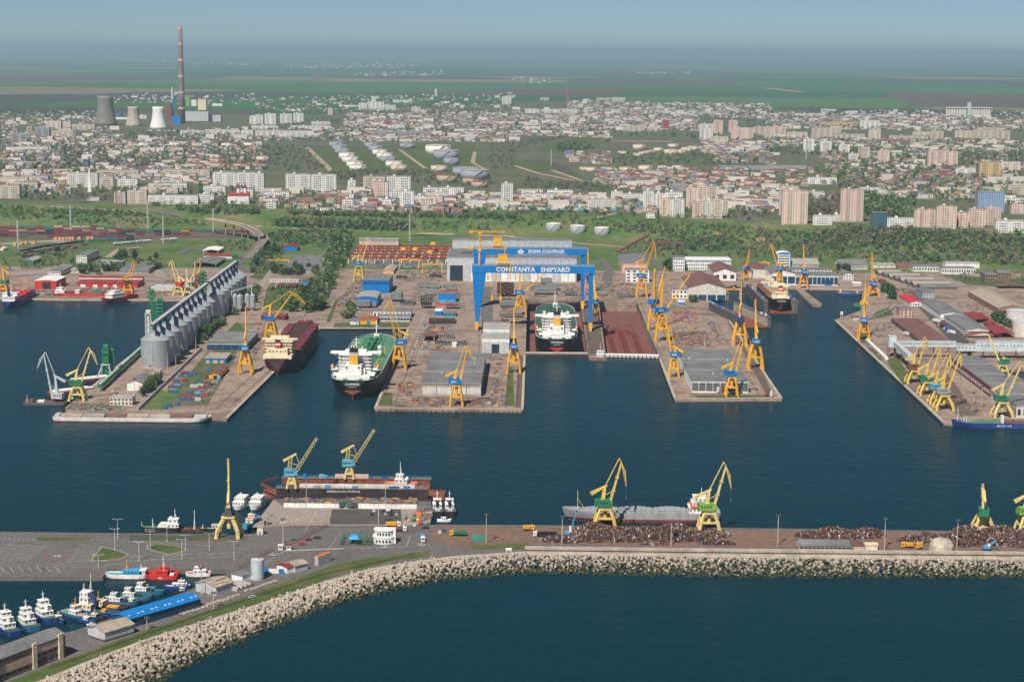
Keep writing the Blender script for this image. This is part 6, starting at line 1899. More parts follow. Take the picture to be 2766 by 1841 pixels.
for v, x, y, yt, lb in (('b5', 580, 942, 640, 'concrete mast at the left end of the white fence'), ('b5', 1415, 935, 640, 'concrete mast behind the parked cars'), ('b5', 1342, 1125, 850, 'floodlight mast behind the white round building'),
      ('b5', 332, 1332, 1060, 'floodlight mast by the gate kiosks'), ('b6', 392, 642, 270, 'floodlight mast beside the green skip'), ('b6', 1357, 655, 300, 'mast before the blue excavator arm'), ('b7', 1505, 1142, 835, 'mast amid the long scrap heap'),
      ('b8', 875, 718, 390, 'floodlight mast right of the long low building'), ('b8', 1642, 725, 405, 'floodlight mast beside the pale dome'), ('b8', -258, 680, 355, 'floodlight mast between the two brown scrap heaps'),
      ('e8', 365, 705, 280, 'dark mast beside the tin shed in the tug harbour'), ('e8', 545, 910, 670, 'thin pole on the grass strip'), ('e7', 1575, 1080, 870, 'pole before the blue warehouse'), ('e7', 2265, 600, 480, 'short pole behind the blue warehouse'),
      ('a7', 1345, 900, 745, 'mast beside the white gabled shed'), ('a7', 1525, 700, 595, 'mast beside the concrete substation'), ('a7', 1725, 650, 430, 'mast before the second grain silo'), ('a7', 1822, 610, 460, 'mast before the third grain silo'),
      ('a7', 2052, 420, 260, 'mast beside the dark ribbed hall'), ('b2', 1675, 1060, 930, 'mast on the bare yard by the grey-housed crane'), ('b2', 1775, 1120, 850, 'tall mast beside the maroon-flanked warehouse'), ('b1', 862, 560, 360, 'mast amid the pipes behind the glazed shed')):
 lamp(v, x, y, yt, lb, 0, 'concrete', .55, 'floodlight_mast')
# ---- vehicles
CARC = dict(white=(.75, .75, .75), silver=(.42, .44, .46), dark=(.03, .033, .04), red=(.5, .02, .03), blue=(.03, .08, .3), green=(.03, .12, .07), yellow=(.7, .4, .03), sky=(.1, .35, .6), maroon=(.2, .02, .03), grey=(.16, .17, .18))
def car_proto():
 t = T('parked_car', '', 'car')
 pr = [(-2.1, .35), (-2.15, .8), (-1.2, .95), (-.6, 1.42), (.9, 1.45), (1.55, .95), (2.1, .85), (2.15, .4)]
 MB().loft([[(x, -.86, z) for x, z in pr], [(x, .86, z) for x, z in pr]]).obj('body', 'carpaint', t)
 g = MB()
 for s_ in (-1, 1):
  g.box(-.75, 1.05, s_ * .87 - .02, s_ * .87 + .02, 1.0, 1.33)
 g.quad((-1.22, -.72, .98), (-1.22, .72, .98), (-.66, .68, 1.41), (-.66, -.68, 1.41))
 g.quad((1.57, .72, .98), (1.57, -.72, .98), (.95, -.68, 1.43), (.95, .68, 1.43))
 g.obj('glazing', 'glass', t)
 for x in (-1.35, 1.35):
  for s_ in (-1, 1):
   MB().tube((x, s_ * .72, .34), (x, s_ * .9, .34), .34, 10).obj('wheel', 'rubber', t)
 return t
CAR = car_proto()
first = [True]
def car(v, x, y, yaw, col, label, z=QZ, group=None, s_=1.0):
 p = W(v, x, y, z)
 p.z += .06
 if first[0]:
  first[0] = False
  CAR.location, CAR.rotation_euler = p, (0, 0, R(yaw))
  CAR['label'] = label
  for c in CAR.children:
   if c.name.startswith('body'):
    c.color = (*CARC[col], 1)
  return CAR
 return dup(CAR, p, R(yaw), label, group, {'body': CARC[col]}, scale=(s_,) * 3)
for x, y, yaw, col, lb in ((1293, 985, 95, 'white', 'white car, leftmost in the rear row of the car park'), (1273, 1020, 95, 'dark', 'dark car, leftmost in the front row of the car park'), (1390, 990, 95, 'dark', 'dark car between the white car and the white van'),
       (1415, 1020, 95, 'silver', 'silver car just left of a dark car in the front row'), (1473, 1020, 95, 'dark', 'dark car in front of the white van'), (1543, 985, 95, 'grey', 'grey car at the right end of the rear row'), (1533, 1025, 95, 'silver', 'silver car at the right end of the front row'),
       (193, 1030, 20, 'silver', 'silver car at the edge of the ferry pier'), (340, 1112, 5, 'white', 'white car on the ferry pier apron'), (695, 1270, 170, 'dark', 'dark car just outside the mesh fence'), (532, 1334, 10, 'red', 'red car beside the zebra crossing'), (600, 1290, 20, 'maroon', 'small red car behind the mesh fence'),
       (225, 1454, 165, 'silver', 'silver car driving past the mesh fence'), (1410, 1374, 0, 'silver', 'silver car on the road below the round building'), (1797, 1346, 170, 'silver', 'silver car at the road bend right of the round building'), (1840, 1164, 5, 'dark', 'dark car beside the coloured buoys'),
       (1722, 1138, 95, 'white', 'white car below the coloured buoys'), (1990, 1213, 95, 'white', 'white car at the scrapyard gate'), (2035, 1193, 95, 'blue', 'blue car at the scrapyard gate'), (1780, 965, 0, 'sky', 'blue and white boat-trailer car near the pier end')):
 car('b5', x, y, yaw, col, lb)
car('e8', 1128, 752, 30, 'silver', 'silver car parked on the grass beside the tetrapods')
car('e7', 610, 1010, 20, 'white', 'white car beside the tin shed in the tug harbour')
car('a7', 1090, 890, 100, 'white', 'white car beside the loading conveyor')
def lorry(v, x, y, yaw, label, cab='white', body='green', L=11, kind='tipper', name='truck'):
 p = W(v, x, y)
 t = T(name, label, 'truck', p, R(yaw))
 MB().box(L / 2 - 2, L / 2, -1.2, 1.2, .6, 3.1).box(L / 2 - 2.3, L / 2 - 1.2, -1.1, 1.1, 3.1, 3.5).obj('cab', cab, t)
 MB().box(L / 2 - .02, L / 2 + .04, -1, 1, 1.8, 2.7).box(L / 2 - 1.4, L / 2 - .4, -1.24, 1.24, 1.9, 2.6).obj('windscreen', 'glass', t)
 MB().box(-L / 2, L / 2 - .4, -.5, .5, .7, 1.1).obj('chassis', 'darkgrey', t)
 b = MB()
 if kind == 'tipper':
  b.loft([[(-L / 2, -1.1, 1.2), (-L / 2, 1.1, 1.2), (-L / 2, 1.3, 3), (-L / 2, -1.3, 3)], [(L / 2 - 2.6, -1.1, 1.2), (L / 2 - 2.6, 1.1, 1.2), (L / 2 - 2.6, 1.3, 3), (L / 2 - 2.6, -1.3, 3)]])
  for k in range(9):
   xx = -L / 2 + .4 + k * (L - 3.6) / 8
   b.box(xx, xx + .2, -1.36, 1.36, 1.2, 3.05)
 else:
  b.box(-L / 2, L / 2 - 2.5, -1.25, 1.25, 1.2, 3.9)
 b.obj('body', body, t)
 for xx in (-L / 2 + 1, -L / 2 + 2.3, L / 2 - 1.3):
  for s_ in (-1, 1):
   MB().tube((xx, s_ * .85, .5), (xx, s_ * 1.2, .5), .5, 10).obj('wheel', 'rubber', t)
 return t
lorry('b5', 2185, 1240, 180, 'yellow-cabbed truck with green tipper body on the scrapyard earth', 'yellow', 'green', 10)
lorry('b6', 1140, 560, 180, 'white-cabbed truck with black tipper trailer beside the scrap', 'white', 'black', 14)
lorry('b5', 1500, 1145, 0, 'yellow tipper truck behind the round building', 'white', 'yellow', 9)
lorry('b5', 1560, 1195, 0, 'white truck with brown flatbed behind the round building', 'white', 'rust', 9)
lorry('b5', 985, 945, 0, 'olive army truck against the white fence', 'green', 'deckdark', 7, 'box')
lorry('b5', 1080, 948, 0, 'dark tractor truck against the white fence', 'darkgrey', 'darkgrey', 5, 'box')
lorry('b5', 1808, 1300, 280, 'blue and white van turning beside the round building', 'white', 'bluelight', 6, 'box')
lorry('b5', 1445, 985, 95, 'white van among the parked cars', 'white', 'white', 6, 'box', 'van')
lorry('b8', 1115, 700, 180, 'yellow dump truck beside the pale dome', 'yellow', 'yellow', 7)
lorry('b8', 1237, 710, 180, 'small yellow loader beside the pale dome', 'yellow', 'yellow', 3.4, 'box', 'loader')
lorry('b6', 935, 480, 0, 'yellow wheel loader beside the quay', 'yellow', 'yellow', 7, 'tipper', 'wheel_loader')
for i, (x, y, c) in enumerate(((1145, 830, 'white'), (1215, 885, 'maroon'), (1280, 930, 'blue'), (1320, 965, 'white'))):
 lorry('a6', x, y, 108, 'trailer truck, %s of four parked along the dark-roofed warehouses' % ordinal(i), 'white', c, 13, 'box')
lorry('a6', 800, 985, 110, 'white tanker truck beside the maroon-roofed shed', 'white', 'offwhite', 12, 'box')
def excavator(v, x, y, yaw, label, up):
 p = W(v, x, y)
 t = T('excavator', label, 'excavator', p, R(yaw))
 for s_ in (-1, 1):
  MB().box(-2.2, 2.2, s_ * 1.3 - .35, s_ * 1.3 + .35, 0, 1).obj('track', 'rubber', t)
 MB().box(-2.4, 1.4, -1.4, 1.4, 1.1, 2.6).obj('body', 'bluelight', t)
 MB().box(.2, 1.6, -1.4, -.2, 2.6, 4.2 + up).obj('cab', 'white', t)
 e = Vector((3.5, .4, 11)) if up else Vector((5, .4, 6))
 n_ = Vector((4.8, .4, 15)) if up else Vector((6.2, .4, 1.2))
 MB().bar((1, .4, 2), e, .8, .9, .6, .6).obj('boom', 'bluelight', t)
 MB().bar(e, n_, .6, .6, .4, .4).obj('stick', 'bluelight', t)
 MB().lathe([(.1, -.6), (.7, -.2), (.4, .6)], 8, tuple(n_)).obj('grab', 'darkgrey', t)
excavator('b6', 1440, 548, 5, 'blue scrap excavator with raised arm before the grey ship', 2)
excavator('b8', 1960, 730, 5, 'blue excavator with bent arm at the right scrap heap', 0)
# ---- containers
def cont_proto():
 t = T('container', '', 'container')
 b = MB().box(0, 6.06, 0, 2.44, 0, 2.55)
 for k in range(12):
  for y in (-.03, 2.41):
   b.box(.2 + k * .48, .42 + k * .48, y, y + .06, .2, 2.4)
 b.obj('shell', 'any', t)
 MB().box(6.06, 6.1, .1, 1.2, .1, 2.45).box(6.06, 6.1, 1.24, 2.34, .1, 2.45).obj('door', 'any', t)
 return t
CONT = cont_proto()
cf = [True]
PAL = dict(CARC, blue=(.04, .11, .22), red=(.2, .06, .05), white=(.45, .43, .4), yellow=(.36, .25, .06), maroon=(.13, .04, .04), orange=(.6, .16, .05), grey=(.4, .42, .44), rust=(.25, .09, .05), teal=(.03, .25, .2))
def cont(v, x, y, yaw, col, label, group, z=QZ, L=1.0):
 p = W(v, x, y, QZ)
 p.z = z
 col = PAL[col]
 if cf[0]:
  cf[0] = False
  CONT.location, CONT.rotation_euler, CONT.scale = p, (0, 0, R(yaw)), (L, 1, 1)
  CONT['label'], CONT['group'] = label, group
  for c in CONT.children:
   c.color = (*col, 1)
  return CONT
 return dup(CONT, p, R(yaw), label, group, {'shell': col, 'door': col}, scale=(L, 1, 1))
CG = 'containers on the silo pier'
for i, (x, y, c, L, zz) in enumerate(((1850, 725, 'blue', 1, 0), (1935, 715, 'blue', 1, 0), (1985, 700, 'blue', 1, 0), (1880, 690, 'maroon', 1.4, 0), (1740, 815, 'yellow', .6, 0), (1790, 790, 'blue', 1, 0), (1885, 775, 'red', 1, 0), (1730, 850, 'blue', 1, 0), (1810, 855, 'blue', 1, 0),
          (1750, 905, 'blue', 1.3, 0), (1855, 995, 'blue', 2, 0), (1890, 950, 'red', 2, 0), (2040, 995, 'white', 1, 0), (2045, 800, 'blue', 1.2, 0), (1985, 840, 'white', 1.4, 0), (2070, 830, 'white', 1, 0), (2080, 870, 'red', 1, 0), (2130, 850, 'red', 1, 0), (1940, 920, 'blue', 1, 0), (2040, 925, 'sky', 1, 0),
          (2150, 810, 'maroon', 1, 0), (2160, 740, 'maroon', 1, 0), (2180, 660, 'blue', .8, 0), (1665, 1095, 'blue', .7, 0), (1700, 1070, 'blue', .9, 0), (1815, 1055, 'blue', .6, 0), (1690, 890, 'yellow', .6, 0), (2200, 830, 'maroon', 1, 0), (2100, 940, 'rust', 1.4, 0), (2295, 750, 'sky', .6, 0))):
 nm_ = {'sky': 'pale blue', 'rust': 'rusty', 'red': 'red', 'maroon': 'maroon', 'white': 'white', 'yellow': 'yellow', 'blue': 'blue'}[c]
 cont('a7', x, y, rng.uniform(-6, 6), c, '%s shipping container on the grass yard of the silo pier' % nm_, CG, L=L * .85)
cont('e8', 2130, 265, 58, 'grey', 'lower of the two stacked grey containers on the grass verge', None, L=2)
c_ = cont('e8', 2130, 265, 58, 'grey', 'upper of the two stacked containers, with orange top', None, z=QZ + 2.58, L=2)
MB().box(0, 6.06, 0, 2.44, 2.56, 2.62).obj('roof_sheet', 'orange', c_)
cont('b6', 215, 612, 0, 'teal', 'green ribbed skip on the scrapyard earth', None, L=1.3)
# ---- buildings of the causeway
def plain(loc, yaw, Wd, D, h, label, name, cat, wall, roof, kind='gablex', rise=2, feats=(), sep=None):
 t = T(name, label, cat, loc, R(yaw))
 wb = MB().box(0, Wd, 0, D, 0, h)
 if kind == 'gablex':
  for x in (0, Wd):
   wb.quad(*([(x, 0, h), (x, D, h), (x, D / 2, h + rise)][::-1 if x == 0 else 1]))
  MB().gable(0, Wd, 0, D, h + .02, rise, .5, 'x').obj('roof', roof, t)
 elif kind == 'gable':
  for y in (0, D):
   wb.quad(*([(0, y, h), (Wd, y, h), (Wd / 2, y, h + rise)][::1 if y == 0 else -1]))
  MB().gable(0, Wd, 0, D, h + .02, rise, .5).obj('roof', roof, t)
 else:
  MB().box(-.3, Wd + .3, -.3, D + .3, h, h + .35).obj('roof', roof, t)
 wb.obj('wall', wall, t)
 if sep:
  wins(t, Wd, h, D, sep[0], sep[1], 'glass', .3, True, (.56, .52), sep=True, fr='white')
 for nm, mat, b in feats:
  MB().box(*b).obj(nm, mat, t)
 return t
e_ = P(178, 1771)
t = plain((e_.x - 27.5, e_.y - 47.6, QZ), 60, 55, 13, 10.5, 'brick office building with grey roof at the lower left corner', 'office_building', 'building', 'brick', 'roofgrey', 'gablex', 2.4, sep=(3, 14))
for x in (9, 33, 50):
 MB().box(x, x + 2.6, -.9, -.02, 0, 12.2).obj('pilaster', 'cream', t)
MB().box(11.7, 32.8, -.3, -.08, 3.2, 6.9).obj('wall_band', 'pink', t)
MB().box(35.7, 49.8, -.3, -.08, 6.6, 9.9).obj('wall_band', 'pink', t)
a_ = P(348, 1697)
t = plain(a_, 51, 47, 12.8, 4.6, 'long warehouse with bright blue roof beside the tugs', 'warehouse', 'warehouse', 'bluglass', 'roofblue', 'gablex', 1.6)
for k in range(16):
 MB().box(2 + k * 2.9, 3.3 + k * 2.9, 2.2, 3.6, 5.2, 5.75 if k % 3 else 5.77).obj('roof_sheet', ('offwhite', 'roofbrown')[k % 3 == 1], t)
plain(P(283.6, 1733), 51, 18, 13, 4.6, 'grey tin shed with pale gabled roof behind the grass strip', 'tin_shed', 'shed', 'lightgrey', 'rooftan', 'gablex', 2.2, [('skirt', 'darkgrey', (-.1, 18.1, -.1, 13.1, 0, 1))])
plain(P(584, 1608), 55, 13, 15, 4.4, 'tin shed with rusty patched roof beside the arched huts', 'tin_shed', 'shed', 'lightgrey', 'rooftan', 'gablex', 2, [('roof_patch', 'rust', (2, 9, 2, 4.5, 5.1, 5.4)), ('roof_patch', 'rust', (5, 12, 4.5, 5.4, 6.0, 6.25))])
b_ = P(640, 1597)
for i in range(4):
 an = R(55)
 t = T('arched_hut', 'small grey arched hut, %s of four between the tin shed and the round tank' % ordinal(i), 'hut', (b_.x + math.cos(an) * 3.3 * i, b_.y + math.sin(an) * 3.3 * i, QZ), an, 'arched huts')
 arc = [(1.55 - 1.55 * math.cos(math.pi * k / 8), 2.2 * math.sin(math.pi * k / 8)) for k in range(9)]
 MB().loft([[(x, y, z) for x, z in arc] for y in (0, 10)], close=False).obj('shell', 'rooflight', t)
plain(P(655, 1572), 55, 8, 8, 3.4, 'low white cabin with dark roof beside the round tank', 'cabin', 'cabin', 'white', 'roofgrey', 'flat')
plain(P(797, 1545), 45, 9, 9.5, 3.4, 'pale twin-roofed cabin on the roadside', 'cabin', 'cabin', 'lightgrey', 'rooftan', 'gablex', 1.2)
plain(P(775, 1548), 45, 5, 9, 3.2, 'small cabin with red roof beside the twin-roofed cabin', 'cabin', 'cabin', 'white', 'roofred', 'gablex', .8)
q = P(696, 1562)
t = T('water_tank', 'pale blue-grey cylindrical tank beside the tug harbour road', 'tank', q, 0)
MB().lathe([(3.55, 0), (3.55, 11)], 28).obj('shell', 'galv', t)
MB().lathe([(3.6, 11), (.4, 11.7)], 28).obj('roof', 'lightgrey', t)
MB().cbox(.6, 0, 11.4, 1.4, 1.0, .6).obj('hatch', 'red', t)
rb = MB()
for z in np.arange(.6, 11, .8):
 rb.lathe([(3.56, z), (3.68, z + .1), (3.56, z + .2)], 24, cap=False)
rb.obj('hoop', 'zinc', t)
t = T('hoarding', 'blue and white hoarding beside the round tank', 'fence', P(712, 1546), R(-8))
for i, m_ in enumerate(('blue', 'white', 'white', 'blue')):
 MB().box(i * 2.9, i * 2.9 + 2.8, 0, .2, 0, 2.6).obj('panel', m_, t)
# white round-fronted building
q = W('b5', 1402, 1310)
t = T('clubhouse', 'white round-fronted two-storey building on the causeway', 'building', q, R(-4))
arc = [(6.4 * math.cos(a), -4.5 * math.sin(a)) for a in np.linspace(0, math.pi, 13)]
out = [(-6.4, 5)] + arc[::-1] + [(6.4, 5)]
MB().prism(out, 0, 3.6).obj('ground_storey', 'white', t)
MB().prism([(x * 1.06, y * 1.06) for x, y in out], 3.6, 4.0).obj('terrace', 'white', t)
MB().prism([(x * .86, y * .86) for x, y in out], 4.0, 7.6).obj('upper_storey', 'white', t)
MB().prism([(x * .95, y * .95) for x, y in out], 7.6, 8.1).obj('roof', 'white', t)
MB().box(5.4, 7, -1.5, 1, 0, 9).obj('stair_tower', 'white', t)
for i in range(5):
 a = math.pi * (.3 + i * .1)
 x, y = 5.5 * math.cos(a), -3.9 * math.sin(a)
 MB().cbox(x, y - .05, 5, .8, .3, 1.7).obj('window', 'glass', t)
 MB().cbox(x * 1.17, y * 1.17 - .05, 1, 1, .3, 1.4).obj('window', 'glass', t)
# garden with blue pavilion
q = W('b5', 955, 1335)
t = T('garden_pavilion', 'blue-roofed pavilion inside a green pergola garden beside the round building', 'pavilion', q, R(-2))
MB().loft([[(3.5, 1, 3), (10, 1, 3), (10, 9, 3), (3.5, 9, 3)], [(5, 2.5, 4.6), (8.5, 2.5, 4.6), (8.5, 7.5, 4.6), (5, 7.5, 4.6)]]).obj('roof', 'bluelight', t)
pg = MB()
for x in (0, 4, 9, 13, 17):
 for y in (0, 7, 14):
  pg.bar((x, y, 0), (x, y, 3.2), .22)
for y in (0, 7, 14):
 pg.bar((0, y, 3.2), (17, y, 3.2), .22)
for x in (0, 4, 9, 13, 17):
 pg.bar((x, 0, 3.2), (x, 14, 3.2), .22)
pg.obj('pergola', 'green', t)
hd = MB()
r = random.Random(5)
for i in range(900):
 s_ = r.randrange(4)
 x, y = ((r.uniform(-1, 18), r.uniform(-.8, .8)), (r.uniform(-1.2, .6), r.uniform(0, 14)), (r.uniform(13, 18), r.uniform(0, 9)), (r.uniform(8, 13), r.uniform(0, 2)))[s_]
 z = r.uniform(.1, 2.2)
 a = .35
 hd.quad(*[(x + r.uniform(-a, a), y + r.uniform(-a, a), z + r.uniform(-a, a)) for _ in range(3)])
M('hedge', (.03, .075, .02), vary=.35, scale=.6)
hd.obj('hedge', 'hedge', t, kind='stuff')
# gate kiosks
for x, lb, rm in ((280, 'white gate kiosk left of the zebra crossing', 'white'), (368, 'white gate kiosk with red roof at the zebra crossing', 'roofred')):
 plain(W('b5', x, 1390), 0, 2.6, 2.4, 2.6, lb, 'gate_kiosk', 'kiosk', 'white', rm, 'flat', feats=[('window', 'glass', (.3, 2.3, -.06, .05, 1.1, 1.9))])
plain(W('b4', 1590, 1030), 0, 3.4, 3, 4.5, 'pale pumphouse at the foot of the ferry pier', 'pumphouse', 'hut', 'cream', 'rooflight', 'flat', feats=[('door', 'blue', (1.2, 2.2, -.06, .05, .2, 2))])
plain(W('b4', 1665, 915), 0, 2.6, 2.6, 5, 'grey gate house on the ferry pier', 'gate_house', 'hut', 'concrete', 'rooflight', 'flat', feats=[('door', 'glass', (.5, 2, -.06, .05, .2, 3))])
shed('b8', -25, 716, 528, 678, 612, 'long low grey-roofed building behind the breakwater wall', 'offwhite', 'roofgrey', 'gablex', [('panels', 12, .2, .7, 'glass')], rise=1.6, name='yard_building', cat='building')
shed('b8', 550, 720, 665, 690, 635, 'cream shed with dark roof joining the long low building', 'cream', 'roofbrown', 'flat')
shed('b8', 668, 722, 808, 662, 650, 'plain cream box building beside the long low building', 'cream', 'cream', 'flat')
q = W('b8', 1480, 720)
t = T('salt_dome', 'pale earthen dome beside the yellow dump truck', 'mound', q, 0)
dm = MB()
for j, (rr, z) in enumerate(((7.6, 0), (7.3, 3), (6.2, 5.6), (3.5, 6.9), (.3, 7.2))):
 pass
dm.lathe([(7.4, 0), (7.2, 3), (6.0, 5.4), (3.4, 6.6), (.3, 6.9)], 14)
dm.v = [(x + rng.uniform(-.3, .3), y + rng.uniform(-.3, .3), z + rng.uniform(-.25, .25)) for x, y, z in dm.v]
dm.obj('dome', 'concrete', t)
plain(W('b6', 645, 778), 0, 3, 2, 2.6, 'small white booth on the breakwater road', 'booth', 'kiosk', 'white', 'white', 'flat', feats=[('window', 'glass', (.4, 2.6, -.06, .05, 1, 1.8))])
# white fence of the dock yard
t = T('panel_fence', 'long white concrete panel fence before the rusty floating dock', 'fence', W('b5', 338, 940), R(-1))
Lf = (W('b5', 1750, 945) - W('b5', 338, 940)).length
for i in range(26):
 MB().box(Lf * i / 26 + .05, Lf * (i + 1) / 26 - .05, 0, .25, 0, 2.9).obj('panel', 'white', t)
# mesh fences
for v, seq, lb in (('b4', ((1360, 1470), (1785, 1235), (1790, 1235)), 'brown mesh fence along the tug harbour road'), ('b5', ((430, 1330), (800, 1150)), 'brown mesh fence beside the zebra crossing'), ('b5', ((130, 1140), (800, 1140)), 'brown mesh fence across the ferry pier')):
 a, b = W(v, *seq[0]), W(v, *seq[1])
 t = T('mesh_fence', lb, 'fence', a, math.atan2(b.y - a.y, b.x - a.x))
 L_ = (b - a).length
 n = int(L_ / 2.5)
 for i in range(n + 1):
  MB().bar((L_ * i / n, 0, 0), (L_ * i / n, 0, 2.4), .14).obj('post', 'rust', t)
 rl = MB()
 for z in (.3, .9, 1.6, 2.3):
  rl.bar((0, 0, z), (L_, 0, z), .07)
 rl.obj('mesh', 'rust', t)
# buoys hauled out on the pier
for x, y, c, r_, lb in ((1635, 1070, 'darkgrey', 1.2, 'dark buoy at the left end of the buoy row'), (1660, 1085, 'pink', .9, 'pink buoy beside the dark one'), (1712, 1090, 'green', 1.4, 'green drum buoy on the pier'), (1762, 1085, 'yellow', 1.3, 'yellow drum buoy on the pier'),
      (1785, 1120, 'red', 1.4, 'red ring buoy nearest the road'), (1775, 1040, 'orange', 2, 'large orange buoy on the pier'), (1810, 1085, 'teal', 1.1, 'small teal buoy on the pier'), (1860, 1130, 'green', 1.2, 'green buoy by the pier edge')):
 q = W('b5', x, y)
 t = T('buoy', lb, 'buoy', q, rng.uniform(0, 3), 'buoys laid up on the pier')
 MB().lathe([(r_ * .7, 0), (r_, r_ * .4), (r_, r_ * 1.1), (r_ * .6, r_ * 1.5)], 14).obj('float', c, t)
 MB().tube((0, 0, r_ * 1.5), (0, 0, r_ * 3), r_ * .14, 6).cbox(0, 0, r_ * 2.5, r_ * .7, .1, r_ * .5).obj('topmark', c, t)
# ---- yard clutter: told-apart pieces are things, the fine litter is stuff
def litter(v, quad_, n, seed, pal, label, size=(.3, 2.2), hmax=1.2, name='yard_litter', z=QZ):
 r = random.Random(seed)
 q_ = [W(v, x, y, z) for x, y in quad_]
 mb = MB()
 cols = []
 for i in range(n):
  u, w_ = r.random(), r.random()
  p = q_[0].lerp(q_[1], u).lerp(q_[3].lerp(q_[2], u), w_)
  a, b, c = r.uniform(*size), r.uniform(size[0], size[1] * .6), r.uniform(.15, hmax)
  k = len(mb.f)
  an = r.uniform(-.3, .3) if r.random() < .7 else r.uniform(0, 3)
  ca, sa = math.cos(an), math.sin(an)
  m0 = len(mb.v)
  mb.box(-a, a, -b, b, 0, c)
  mb.v[m0:] = [(p.x + x * ca - y * sa, p.y + x * sa + y * ca, z + zz) for x, y, zz in mb.v[m0:]]
  cols += [r.choice(pal)] * 6
 me = bpy.data.meshes.new(name)
 me.from_pydata(mb.v, [], mb.f)
 at = me.attributes.new('col', 'FLOAT_COLOR', 'FACE')
 at.data.foreach_set('color', np.array([(*c, 1) for c in cols], dtype=np.float32).ravel())
 me.materials.append(MATS['mixed'])
 o = bpy.data.objects.new(name, me)
 C.objects.link(o)
 o['kind'] = 'stuff'
 tag(o, label, 'litter')
ST = [(.16, .18, .18), (.2, .22, .22), (.12, .13, .13), (.2, .1, .06), (.3, .27, .24), (.1, .06, .05), (.25, .2, .17)]
RU = [(.16, .08, .06), (.22, .13, .1), (.12, .08, .07), (.3, .24, .2), (.1, .07, .06), (.2, .16, .14)]
MX = ST * 2 + RU + [(.45, .18, .05), (.04, .15, .35), (.42, .41, .39), (.3, .06, .05), (.5, .3, .05)]
litter('a3', ((0, 1010), (330, 1060), (420, 700), (240, 690)), 420, 1, RU + MX, 'scattered steel scraps beside the old slipway')
litter('a3', ((930, 1500), (1300, 1500), (1380, 1180), (1090, 1180)), 260, 2, MX, 'steel parts and frames lying on the middle pier')
litter('a3', ((870, 960), (1240, 960), (1260, 720), (1000, 720)), 260, 3, ST, 'plates and sections stacked below the white hall')
litter('a3', ((1440, 1040), (1540, 1040), (1540, 800), (1440, 800)), 90, 4, ST, 'parts beside the bright blue block shed')
litter('a3', ((780, 700), (1330, 690), (1330, 560), (780, 560)), 200, 5, ST + RU, 'steel stock before the orange gantries')
litter('a3', ((330, 520), (1330, 540), (1330, 460), (300, 440)), 420, 6, ST + [(.05, .2, .4), (.3, .35, .33)], 'steel plates under the red crane runways', (.8, 4))
litter('a4', ((20, 1160), (130, 1160), (160, 760), (20, 760)), 160, 7, MX + RU, 'blocks beside the dock crane')
litter('a4', ((340, 880), (1060, 880), (900, 720), (330, 720)), 260, 8, ST + MX, 'sections waiting at the head of the tanker dock')
litter('a4', ((1110, 900), (1600, 900), (1560, 700), (1120, 620)), 260, 9, MX, 'gear at the head of the empty dry dock')
litter('b1', ((440, 250), (760, 250), (760, 80), (440, 80)), 120, 10, [(.5, .05, .03), (.4, .06, .03), (.2, .1, .1), (.25, .2, .18)], 'red pipe spools on the right pier')
litter('b1', ((450, 540), (960, 540), (860, 350), (480, 350)), 700, 11, RU + [(.3, .1, .05), (.28, .24, .2)], 'tangle of rusty pipes behind the glazed shed', (.2, 2.6), .6)
litter('b1', ((1040, 520), (1100, 480), (960, 220), (900, 230)), 120, 12, MX, 'gear stacked along the right pier')
litter('a8', ((880, 980), (1040, 980), (1040, 830), (900, 830)), 110, 13, MX, 'gear at the tip of the middle pier')
litter('a8', ((900, 1090), (2030, 1090), (2030, 1010), (900, 1010)), 240, 14, RU + MX, 'bits of steel along the middle pier head')
litter('a8', ((1850, 1010), (2000, 1000), (1980, 560), (1840, 560)), 120, 15, MX, 'gear beside the long grey shed')
litter('a7', ((560, 1100), (1060, 1110), (1200, 1060), (640, 1030)), 380, 16, RU + [(.05, .2, .1), (.08, .25, .14), (.3, .3, .3)], 'old machinery heaped at the tip of the silo pier')
litter('a7', ((2000, 990), (2160, 960), (2330, 760), (2120, 760)), 200, 17, MX + RU, 'crates among the containers on the silo pier')
litter('b5', ((340, 900), (1740, 900), (1740, 850), (340, 850)), 420, 18, RU + MX, 'rusty gear between the white fence and the floating dock')
litter('b5', ((1700, 1080), (1890, 1080), (1880, 960), (1760, 950)), 120, 19, RU + MX, 'rubble and gear at the ferry pier end')
litter('e8', ((1000, 640), (1500, 480), (1480, 500), (1030, 660)), 160, 30, [(.5, .42, .34), (.4, .34, .28), (.3, .26, .2)], 'pale rubble beside the grass strip', (.2, .8), .5)
litter('e8', ((0, 990), (900, 690), (950, 710), (50, 1010)), 160, 31, [(.5, .42, .34), (.4, .34, .28), (.3, .26, .2)], 'pale rubble below the tin sheds', (.2, .8), .5)
litter('a1', ((900, 660), (1450, 650), (1450, 590), (900, 590)), 260, 20, MX + RU, 'crates and pipes on the left basin quay')
litter('a1', ((1700, 690), (2178, 690), (2178, 470), (1800, 560)), 240, 21, MX + RU, 'gear on the quay beyond the silos')
litter('a5', ((0, 1250), (400, 1250), (330, 860), (40, 830)), 160, 22, MX, 'pallets and parts beside the empty dry dock')
litter('a2', ((960, 1500), (1100, 1300), (1300, 1000), (1100, 1000)), 140, 23, MX + RU, 'gear along the quay behind the maroon bulk carrier')
litter('a6', ((250, 1030), (560, 1270), (520, 1270), (220, 1040)), 60, 24, RU, 'debris on the bare right quay')
litter('a6', ((1350, 600), (1650, 640), (1900, 800), (1500, 720)), 90, 27, MX, 'pallets in the right quay yard')
litter('a6', ((360, 1000), (640, 1020), (640, 830), (350, 860)), 70, 28, RU + ST, 'debris beside the maroon-roofed shed')
